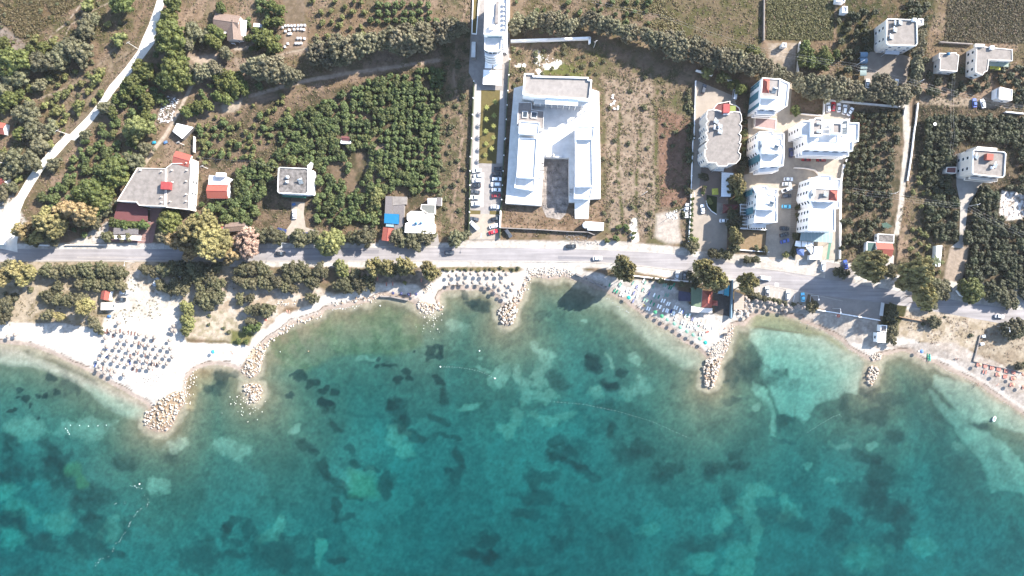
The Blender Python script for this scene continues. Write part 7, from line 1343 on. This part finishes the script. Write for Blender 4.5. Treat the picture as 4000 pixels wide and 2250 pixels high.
rocks("C1 740,1215 800,1200 880,1212 910,1260 895,1330 860,1380 800,1375 760,1320 735,1260", 75, .35, 1.0, 'tawny boulder of the little offshore rock pile', 'boulders of the offshore rock pile', .7)
rockline("C1 880,1050 915,900 940,850 980,790 1050,740 1120,690 1200,645 1290,610 1390,580 1470,550", 5, 130, .2, .75, 'boulder along the rocky edge of the second cove', 'boulders along the second cove', .3)
rockline("C1 1040,430 1100,460 1170,440 1230,430", 4, 25, .25, .6, 'pale stone at the back of the second cove beach', 'stones behind the second cove', .1)
rocks("C2 960,500 1000,520 1100,540 1200,520 1235,560 1220,610 1150,620 1090,640 1000,620 950,570", 90, .3, 1.0, 'tawny boulder at the foot of the spit left of the central beach', 'boulders at the foot of the central spit', .3)
rocks("C2 1040,350 1110,310 1120,400 1010,410", 24, .3, .8, 'pale boulder on the bank left of the central beach', 'boulders left of the central beach', .4)
rocks("C2 1880,560 1990,500 2060,540 2060,620 2030,720 1990,775 1910,775 1860,700 1840,610", 130, .35, 1.1, 'pale boulder of the groin right of the central beach', 'boulders of the central groin', .8)
rockline("C2 1990,530 2060,490 2110,420 2150,330 2180,260 2200,200", 7, 70, .25, .9, 'pale boulder along the right side of the central beach', 'boulders right of the central beach', .4)
rocks("C2 2140,130 2576,120 2576,210 2420,250 2300,240 2190,220", 110, .25, .8, 'pale rubble stone on the bank above the middle bay', 'rubble above the middle bay', .3)
rockline("C2 300,480 400,500 480,470 560,440 C2 0,520 100,530 230,525", 5, 50, .25, .8, 'tawny boulder on the shore left of the shaded cove', 'boulders left of the shaded cove', .3)
rocks("C3 1470,1120 1530,1090 1610,1120 1600,1230 1570,1340 1550,1400 1500,1415 1455,1380 1445,1290 1440,1200", 150, .35, 1.15, 'pinkish pale boulder of the long groin in the middle', 'boulders of the middle groin', .9)
rocks("C3 1500,1000 1600,930 1680,850 1750,740 1760,780 1740,900 1690,1020 1640,1110 1560,1090 1480,1060", 150, .25, .9, 'pale boulder on the bank leading out to the long middle groin', 'boulders leading to the middle groin', .3)
rocks("C4 1575,1185 1640,1180 1660,1230 1640,1300 1600,1380 1550,1390 1540,1290", 70, .35, .95, 'boulder of the short detached groin in the right bay', 'boulders of the detached groin', .8)
rocks("C4 1590,1060 1700,1050 1690,1110 1620,1140 1580,1110", 40, .3, .8, 'pale boulder at the tip of the headland with the white hut', 'boulders below the white hut', .4)
rocks("C3 0,180 110,200 130,250 60,270 0,250", 30, .25, .7, 'rubble stone at the left end of the seawall', 'rubble by the seawall', .2)
rockline("C2 1180,640 1080,740 1020,680", 26, 60, .2, .5, 'submerged stone off the central spit', 'submerged stones off the central spit', -.5); rockline("C1 250,1100 200,1250 180,1400", 12, 80, .2, .55, 'submerged stone beside the left headland', 'submerged stones by the left headland', -.3); rockline("C1 700,1380 820,1400 640,1420", 26, 60, .2, .5, 'submerged stone off the rock pile', 'submerged stones off the rock pile', -.6)
ROCKS.sort(key=lambda t: -t[0]); RV = []; RF = []; n = 0
for i, (r, X, Y, lb, gp, hz) in enumerate(ROCKS):
    z = zat(X, Y); x, y = W((X, Y), z); z = max(z, -1.3) + (hz * r if hz > 0 else 0) + (.3 * rk.random() if hz > .5 else 0)
    if i < 290:
        o = link('boulder', RMESH[i % 8][1], None, (x, y, z), rk.uniform(0, 6.28)); o.scale = (r, r, r); o.rotation_euler[0] = rk.uniform(-.4, .4); tag(o, lb, 'boulder', gp)
    else:
        v = RMESH[i % 8][0] * r; a = rk.uniform(0, 6.28); ca, sa = math.cos(a), math.sin(a); RV.append(np.column_stack([v[:, 0] * ca - v[:, 1] * sa + x, v[:, 0] * sa + v[:, 1] * ca + y, v[:, 2] + z])); RF.append(F1 + n); n += len(v)
tag(link('boulders', bigmesh('boulders', np.concatenate(RV), np.concatenate(RF), [RM[0]])), 'remaining smaller pale stones along the groins and rocky banks', 'boulders', None, 'stuff')
# pebbles and rubble specks
def specks(s, n, r, m, label, name='rubble'):
    P = px(s); xs = [p[0] for p in P]; ys = [p[1] for p in P]; V = []; F = []; k = 0; g = 0
    while k < n and g < 40 * n:
        g += 1; X = rk.uniform(min(xs), max(xs)); Y = rk.uniform(min(ys), max(ys))
        if not inpoly(X, Y, P): continue
        z = zat(X, Y); x, y = W((X, Y), z); rr_ = r * rk.uniform(.4, 1.3); c = rk.uniform(0, 6.28); l = rk.uniform(.4, 1.6); q = []
        for sx, sy in ((-l, -.6), (l, -.6), (l, .6), (-l, .6)): q.append((x + rr_ * (sx * math.cos(c) - sy * math.sin(c)), y + rr_ * (sx * math.sin(c) + sy * math.cos(c))))
        V += [(a, b, z - .05) for a, b in q] + [(a, b, z + rr_ * .8) for a, b in q]; o = k * 8; F += [(o, o + 1, o + 5, o + 4), (o + 1, o + 2, o + 6, o + 5), (o + 2, o + 3, o + 7, o + 6), (o + 3, o, o + 4, o + 7), (o + 4, o + 5, o + 6, o + 7)]; k += 1
    tag(link(name, meshdata(name, V, F, [m])), label, 'rubble', None, 'stuff')
specks("A1 0,1000 130,1040 80,1180 60,1290 -90,1290 -60,1100", 130, .3, CONCL, 'white building rubble strewn along the dirt lane above the skewed shed')
specks("E3 660,330 1050,330 1050,980 960,1180 700,1200 640,1040", 420, .28, CONC, 'grey and pale building debris in the courtyard of the unfinished building')
specks("B3 670,1080 980,1120 1060,1230 700,1200", 120, .25, CONC, 'rubble mound below the site cabin'); specks("B5 1650,660 1900,700 1880,950 1700,950 1630,900", 70, .3, CONC, 'concrete debris on the pale plot at the right edge'); specks("B4 0,880 130,860 130,960 20,950", 50, .3, CONCL, 'white rubble beside the driveway wall'); specks("D8 1590,400 1895,440 1890,620 1650,600", 60, .3, TERRA, 'reddish brick heap beside the largest white block')
specks("A3 380,540 470,540 620,640 600,700 420,720", 50, .18, CONCL, 'chalky rubble patch above the unfinished building'); specks("C3 1760,440 1900,480 1976,560 1900,690 1760,680", 60, .3, WHITE, 'white tables and cloths between the crowded parasols', 'tableware')
# ------------------------------------------------------------------ walls, fences, poles, hives
def wall(name, label, s, h, w, m=CREAM, cat='wall', z=0, post=0, pm=WHITE):
    P = [W(p, h) for p in px(s)]; t = thing(name, label, cat); mb = MB()
    for a, b in zip(P[:-1], P[1:]):
        A = Vector(a); B = Vector(b); d = B - A; mb.box(((A.x + B.x) / 2, (A.y + B.y) / 2, (h + z) / 2), (d.length + w * .5, w, h - z), math.atan2(d.y, d.x))
    mb.build('panel' if cat == 'fence' else 'wall_body', m, t); mb = MB()
    if not post:
        for a, b in zip(P[:-1], P[1:]): A = Vector(a); B = Vector(b); d = B - A; mb.box(((A.x + B.x) / 2, (A.y + B.y) / 2, h + .03), (d.length + w * .5, w + .08, .06), math.atan2(d.y, d.x))
        mb.build('coping', m, t)
    else:
        mb.box((0, 0, (h + .3) / 2), (.42, .42, h + .3)); me = mb.mesh('post', pm)
        for a, b in zip(P[:-1], P[1:]):
            A = Vector(a); B = Vector(b); n_ = max(1, int((B - A).length / post))
            for i in range(n_): q = A + (B - A) * i / n_; link('post', me, t, (q.x, q.y, 0), math.atan2(B.y - A.y, B.x - A.x))
HEDGE = leafmat('hedge_leaf', alb(84, 104, 62), alb(110, 128, 80))
wall('boundary_wall', 'green-clad wall with white posts along the left side of the hotel drive', "A2 1478,850 1465,1200 1455,1449 B2 1440,300 1436,600 1432,880 1425,1090", 1.8, .35, HEDGE, 'fence', post=5.6)
wall('boundary_wall', 'green-clad wall with white posts between hotel drive and unfinished building', "A2 1855,620 1835,950 1818,1250 1808,1449 B2 1800,120 1785,450 1770,750 1758,900 1750,1150", 1.8, .35, HEDGE, 'fence', post=5.6)
wall('boundary_wall', 'white low wall along the west side of the hotel garden at the top edge', "A2 1470,-40 1458,350 1505,355 1530,0 1540,-40", .8, .3, WHITE); wall('boundary_wall', 'white wall along the east side of the hotel tower', "A2 1850,-40 1832,330 1826,560", 1.2, .3, WHITE)
wall('boundary_wall', 'white wall with a hooked right end below the poplars, above the unfinished building', "A3 125,425 520,412 950,395 948,445", 2.2, .9, WHITE); wall('plot_wall', 'dark-shadowed wall along the front of the unfinished building plot', "B3 10,1045 400,1062 740,1085 930,1090 1000,1120", 1.8, .3, CONC); wall('plot_wall', 'white wall stub at the front left corner of the unfinished plot', "B3 15,870 10,1040", 1.8, .5, WHITE)
wall('yard_wall', 'cream wall in the angled piece behind the drive of the scalloped building', "A4 325,735 490,785", 1.6, .5, WHITE); wall('yard_wall', 'white wall piece right of the first behind the scalloped building', "A4 640,830 765,865", 1.6, .5, WHITE); wall('driveway_wall', 'white wall with small posts along the left side of the long driveway', "A4 318,850 308,1150 300,1449 B4 290,100 275,500 262,900 245,1190", 1.3, .25, WHITE, 'fence', post=6)
wall('yard_wall', 'grey wall behind the five cars, running right to the lane', "A4 1680,1045 1878,1062 A5 180,1080 610,1120", 1.8, .5, CONCL); wall('yard_wall', 'cream wall at the left of the five cars', "A4 1672,1050 1660,1200", 1.6, .25, WHITE); wall('garden_wall', 'cream wall below the dark garden left of the five cars', "A4 1390,1190 1650,1212", 1.4, .35, CREAM); wall('yard_wall', 'cream wall beside the sandy plot at the top right', "A4 1410,440 1398,620 1385,820", 1.8, .45, CREAM)
wall('yard_wall', 'long white wall between the residential yard and the dark orchard', "A5 40,1249 B5 40,250 0,420 B4 1870,380 1845,560 1838,860 1832,1370", 1.4, .3, WHITE); wall('lane_wall', 'white pipe-like wall along the right side of the lane', "A5 770,1080 745,1300 B5 735,0 700,300 660,550", 1.0, .35, WHITE); wall('garden_wall', 'pale wall along the lane top, left side', "A5 640,1120 625,1200", 1.4, .4, CONCL)
wall('sea_wall', 'dark stone seawall slanting down to the green sunbed beach', "C3 135,238 240,285 330,335 430,385", .9, .7, CONC, z=-1.2); wall('sea_wall', 'low wall between the verge and the green sunbed beach', "C3 720,255 900,275 1100,300 1330,318", 1.0, .5, CREAM); wall('terrace_wall', 'tall wall with pale blue top between the beach bar and the thatched restaurant', "C3 1745,300 1740,480 1730,690", 2.4, .5, mat('pale_blue_paint', alb(170, 205, 225), .8, .05, 2)); wall('road_wall', 'dark-shadowed wall piece behind the beach bar at the road', "C3 1640,285 1745,300", 1.6, .3, CREAM)
wall('promenade_wall', 'white low wall along the promenade above the right bay', "C4 1040,608 1180,630 1450,675 1680,715", 1.1, .35, WHITE); wall('garden_wall', 'brown fence line on the dry ground above the right beach', "C5 235,490 330,510 450,530", 1.0, .25, TIMB); wall('beach_wall', 'low kerb wall behind the orange sunbeds', "C5 890,640 850,800 835,850 960,880 1120,915 1242,945", .6, .3, CONC); wall('cove_wall', 'dark concrete wall holding up the shaded cove terrace', "C2 530,450 640,452 840,492", .35, .6, CONC, z=-1.3)
wall('orchard_wall', 'short pale wall in the trees right of the skewed white shed', "B1 290,90 286,250", 1.6, .5, CREAM); wall('field_wall', 'dark stone wall left of the walled olive-green field', "A4 1035,-20 1032,420", 1.6, .35, CONC); wall('field_wall', 'wall under the top right field', "A5 1000,438 1340,460", 1.6, .35, CONC); wall('farm_wall', 'white wall at the right edge below the little cream house', "A5 1690,1170 1878,1190", 1.6, .4, WHITE); wall('roadside_wall', 'pale wall at the left road end', "B0 325,1225 500,1232", 1.0, .6, WHITE); wall('roadside_wall', 'dark-shadowed wall along the sandy forecourt left of the pergola', "B0 680,1225 1120,1225", 1.0, .25, CREAM); wall('ramp_wall', 'curved pale ramp wall above the block with the red hip roof', "E6 150,52 300,60 430,85 490,150", 1.2, .35, CREAM)
wall('roadside_wall', 'pale planter wall behind the car park fence above the road', "B4 760,1275 1085,1300", 1.1, .25, WHITE); wall('garden_wall', 'curved white rim of the garden beside the driveway', "B4 425,760 440,820 480,870 535,905", .5, .2, WHITE); wall('track_wall', 'white wall of the driveway entrance at the road, right', "C5 700,280 730,320 770,330", 1, .3, WHITE)
PN = []
def pole(s, h, label, lamp=False):
    x, y = W(px(s)[0], 0); t = thing('street_lamp' if lamp else 'utility_pole', label, 'lamp' if lamp else 'pole', (x, y, 0)); mb = MB(); mb.bar((0, 0, -.1), (0, 0, h), .14 if not lamp else .09, 8, .09 if not lamp else .05); mb.build('post', CONCL if not lamp else METAL, t)
    if lamp: mb = MB(); mb.bar((0, 0, h), (0, -1.4, h + .3), .05, 6); mb.build('arm', METAL, t); mb = MB(); mb.box((0, -1.7, h + .3), (.3, .8, .14)); mb.build('lamp_head', METAL, t)
    else: mb = MB(); mb.box((0, 0, h - .4), (1.8, .12, .12), .5); mb.build('crossarm', CONCL, t)
    PN.append((x, y, h)); return t
for s, h, lb in (("A0 1440,510", 8.5, 'concrete pole at the gravel road, upper of two leaning outward in view'), ("A0 715,1410", 8.5, 'concrete pole at the gravel road, second down'), ("B0 105,385", 8.5, 'concrete pole left of the gravel road below the second'), ("B1 190,180", 7, 'pole beside the skewed white shed'), ("B1 435,425", 7, 'pole at the corner of the red-gabled cottage'), ("A3 990,500", 9, 'pole at the hooked end of the white wall'), ("B3 1500,700", 9, 'pole in the overgrown lot'), ("A5 95,700", 9, 'pole left of the farm shelters'), ("A5 700,900", 9, 'pole at the top of the lane'), ("B5 1290,820", 8, 'pole on the bend of the driveway below the tall villa'), ("B5 1130,290", 8, 'pole left of the tall square villa'), ("B5 450,700", 8, 'pole in the dark orchard left of the lane'), ("B4 150,860", 8, 'pole at the driveway wall'), ("B4 1580,350", 0.01, '')):
    if h > 1: pole(s, h, lb)
for s, lb in (("B1 1270,1215", 'street lamp on the verge right of the villa drive'), ("B4 255,700", 'street lamp at the kink of the long driveway'), ("D7 300,1330", 'street lamp at the hotel entrance'), ("C5 1025,570", 'street lamp at the verge near the right road end'), ("C4 970,460", 'street lamp at the right of the small car park'), ("C4 1190,590", 'street lamp on the promenade'), ("C0 1085,50", 'street lamp on the verge left of the golden clump')): pole(s, 8, lb, True)
def wires(pts, label, n=3):
    P = []
    for p in pts: x, y = W(px(p)[0], 9); P.append((x, y, 9))
    t = thing('power_line', label, 'power line')
    for k in range(n):
        mb = MB()
        for a, b in zip(P[:-1], P[1:]):
            pr = None; d = Vector((b[0] - a[0], b[1] - a[1], 0)).normalized(); o = Vector((-d.y, d.x, 0)) * (k - (n - 1) / 2) * 1.1
            for i in range(9):
                u = i / 8; q = Vector(a) * (1 - u) + Vector(b) * u + o; q.z -= 1.2 * 4 * u * (1 - u)
                if pr is not None: mb.bar(pr, q, .014, 4, caps=False)
                pr = q
        mb.build('wire', mat('wire', (.3, .3, .32), .5, .1, 1), t)
wires(["A3 860,-20", "A4 0,180", "A4 1040,525"], 'overhead wires crossing above the poplars at the top middle', 2); wires(["A4 1040,525", "A5 95,690", "A5 700,860", "A5 1878,1140"], 'overhead wires crossing the farm yard to the right edge'); wires(["B5 80,655", "B5 450,705", "B5 1290,830", "B5 1878,1120"], 'overhead wires over the dark orchards at the right'); wires(["B1 190,100", "B1 330,310", "B1 440,425"], 'single wire from the skewed shed to the cottage', 1); wires(["B1 330,310", "B1 920,350", "B1 1190,430"], 'single wire from the cottage to the villa', 1); wires(["A5 1145,800", "A5 1140,1449", "B5 1130,290"], 'wires running down the right orchard', 2)
HB = [ (x, y) for x, y in [(1215, 285), (1245, 268), (1275, 266), (1310, 268), (1342, 265), (1380, 265), (1412, 262), (1448, 262), (1245, 325), (1285, 310), (1335, 305), (1375, 302), (1412, 303), (1440, 308), (1280, 352), (1302, 350), (1375, 398), (1405, 398), (1445, 402), (1270, 455), (1355, 452), (1382, 452), (1410, 450), (1240, 488)]]
mb = MB(); mb.box((0, 0, .45), (.75, .9, .7)); hm = mb.mesh('hive_box', WHITE); mb = MB(); mb.box((0, 0, .84), (.85, 1.0, .08)); hl = mb.mesh('lid', METAL); mb = MB(); mb.box((0, 0, .05), (.6, .8, .1)); hs_ = mb.mesh('stand', TIMB)
for i, (x, y) in enumerate(HB): X, Y = px("A1 %d,%d" % (x, y))[0]; a, b = W((X, Y), .9); t = thing('beehive', 'white beehive box standing in the rows on the bare plot', 'beehive', (a, b, 0), .1 * (i % 3), 'beehives on the bare plot'); link('hive_box', hm, t); link('lid', hl, t); link('stand', hs_, t)
V0, F0, V1, F1 = ico()
bagm = meshdata('bag', V1 * np.array([.65, .5, .35]) * (1 + .15 * np.sin(V1[:, [0]] * 7)), F1.tolist(), [WHITE])
for p in px("A3 1192,998 1188,1025 1210,1060 1198,1083 1172,1098 1245,1120 1243,1140 1207,1140"): x, y = W(p, .4); o = link('sack', bagm, None, (x, y, .38), p[0]); tag(o, 'bulky white sack lying in the overgrown lot', 'sack', 'white sacks in the overgrown lot')
for s, m, lb, rz in (("C0 883,487", 'blue', 'blue and white beach cart below the pale hut', 0), ("B1 1335,800", 'blue', 'blue garden cart at the end of the villa drive', .3), ("B0 1735,150", 'blue', 'blue tarpaulin-covered pile beside the dirt lane', .4), ("B0 1615,152", 'cyan', 'light blue covered pile left of the dirt lane', .2)):
    t = simple('covered_cart', lb, 'cart', s, 0, rz); mb = MB(); mb.box((0, 0, .55), (2.2, 1.5, .5)); mb.build('body', mat('cloth_' + m, CLOTH[m]), t); mb = MB(); mb.lathe([(.9, .8), (.6, 1.05), (.02, 1.15)], 8, ph=.4); mb.build('cover', mat('cloth_' + m, CLOTH[m]), t); t.scale = (.75, .75, .75)
    for a in (-.7, .7):
        for b in (-.7, .7): mb = MB(); mb.bar((a, b - .08, .28), (a, b + .08, .28), .28, 10); mb.build('wheel', TYRE, t)
for s, lb in (("A5 1550,695", 'left yellow parasol by the L-shaped house'), ("A5 1605,705", 'right yellow parasol by the L-shaped house'), ("E5 378,838", 'single yellow square parasol on the terrace below the scalloped building')):
    x, y = W(px(s)[0], 2.6); t = thing('square_parasol', lb, 'parasol', (x, y, 0), .05); r_ = 1.5 if 'E5' in s else 1.25; mb = MB(); mb.add([(-r_, -r_, 2.4), (r_, -r_, 2.4), (r_, r_, 2.4), (-r_, r_, 2.4), (0, 0, 2.95)], [(0, 1, 4), (1, 2, 4), (2, 3, 4), (3, 0, 4)]); mb.build('canopy', YEL, t); mb = MB(); mb.bar((0, 0, 0), (0, 0, 2.9), .05, 8); mb.build('pole', METAL, t); mb = MB(); mb.box((0, 0, .06), (.7, .7, .12)); mb.build('base', CONC, t)
x, y = W(px("A5 942,1302")[0], 3); t = thing('satellite_dish', 'round white dish-like disc standing above the dark orchard canopy', 'dish', (x, y, 0)); mb = MB(); mb.lathe([(.01, 3.1), (.5, 3.15), (.75, 3.35), (.72, 3.38), (.01, 3.2)], 20); mb.build('dish', WHITE, t); mb = MB(); mb.bar((0, 0, 0), (0, 0, 3.1), .07, 8); mb.build('mast', METAL, t)
for s, lb, c in (("C5 913,648", 'white box cabinet on the shaded ground above the orange sunbeds, upper', 0), ("C5 900,710", 'white box cabinet on the shaded ground above the orange sunbeds, lower', 0), ("D4 2118,915", 'dark square crate on the pale stones right of the sunbeds', 1)):
    t = simple('storage_box', lb, 'box', s, 0, .1); mb = MB(); mb.box((0, 0, .5), (1.4, 1.1, 1.0)); mb.build('body', DARK if c else WHITE, t); mb = MB(); mb.box((0, 0, 1.03), (1.5, 1.2, .07)); mb.build('lid', DARK if c else METAL, t)

# ------------------------------------------------------------------ light and camera
w = bpy.data.worlds.new('World'); sc.world = w; w.use_nodes = True
N = w.node_tree.nodes; sk = N.new('ShaderNodeTexSky'); sk.sky_type = 'NISHITA'; sk.sun_disc = False
sk.sun_elevation = SUN_EL; sk.sun_rotation = math.atan2(SUN_AZ[0], SUN_AZ[1]); sk.air_density = 1.0; sk.dust_density = .6
w.node_tree.links.new(sk.outputs[0], N['Background'].inputs['Color']); N['Background'].inputs['Strength'].default_value = .115
sd = bpy.data.lights.new('sun', 'SUN'); sd.energy = 4.6; sd.angle = math.radians(.5); sd.color = (1, .93, .84)
so = bpy.data.objects.new('sun', sd); COL.objects.link(so)
d = Vector((SUN_AZ[0] * math.cos(SUN_EL), SUN_AZ[1] * math.cos(SUN_EL), math.sin(SUN_EL) * math.hypot(*SUN_AZ)))
so.rotation_euler = d.to_track_quat('Z', 'Y').to_euler(); so.location = (60, 40, 120)
cd = bpy.data.cameras.new('camera'); cd.sensor_width = 36; cd.lens = 36 * CH / (4000 * PXM); cd.clip_end = 5000; cd.clip_start = 1
co = bpy.data.objects.new('camera', cd); COL.objects.link(co); co.location = (0, 0, CH); sc.camera = co
sc.view_settings.view_transform = 'Standard'; sc.view_settings.look = 'None'; sc.view_settings.exposure = 2.12; sc.view_settings.gamma = 1
sc.cycles.max_bounces = 6; sc.cycles.transparent_max_bounces = 12; sc.cycles.volume_bounces = 0

# ------------------------------------------------------------------ thin summer haze between the camera and the ground
hm = bpy.data.materials.new('haze'); hm.use_nodes = True; hn = hm.node_tree.nodes; hl_ = hm.node_tree.links; hn.remove(hn['Principled BSDF'])
pv = hn.new('ShaderNodeVolumePrincipled'); pv.inputs['Color'].default_value = (.86, .92, 1, 1); pv.inputs['Density'].default_value = .000034; pv.inputs['Anisotropy'].default_value = .2
hl_.new(pv.outputs[0], hn['Material Output'].inputs['Volume'])
mb = MB(); mb.box((0, 0, 142), (3600, 3000, 370)); tag(mb.build('haze', hm), 'thin pale summer haze over the whole coast', 'haze', None, 'stuff')
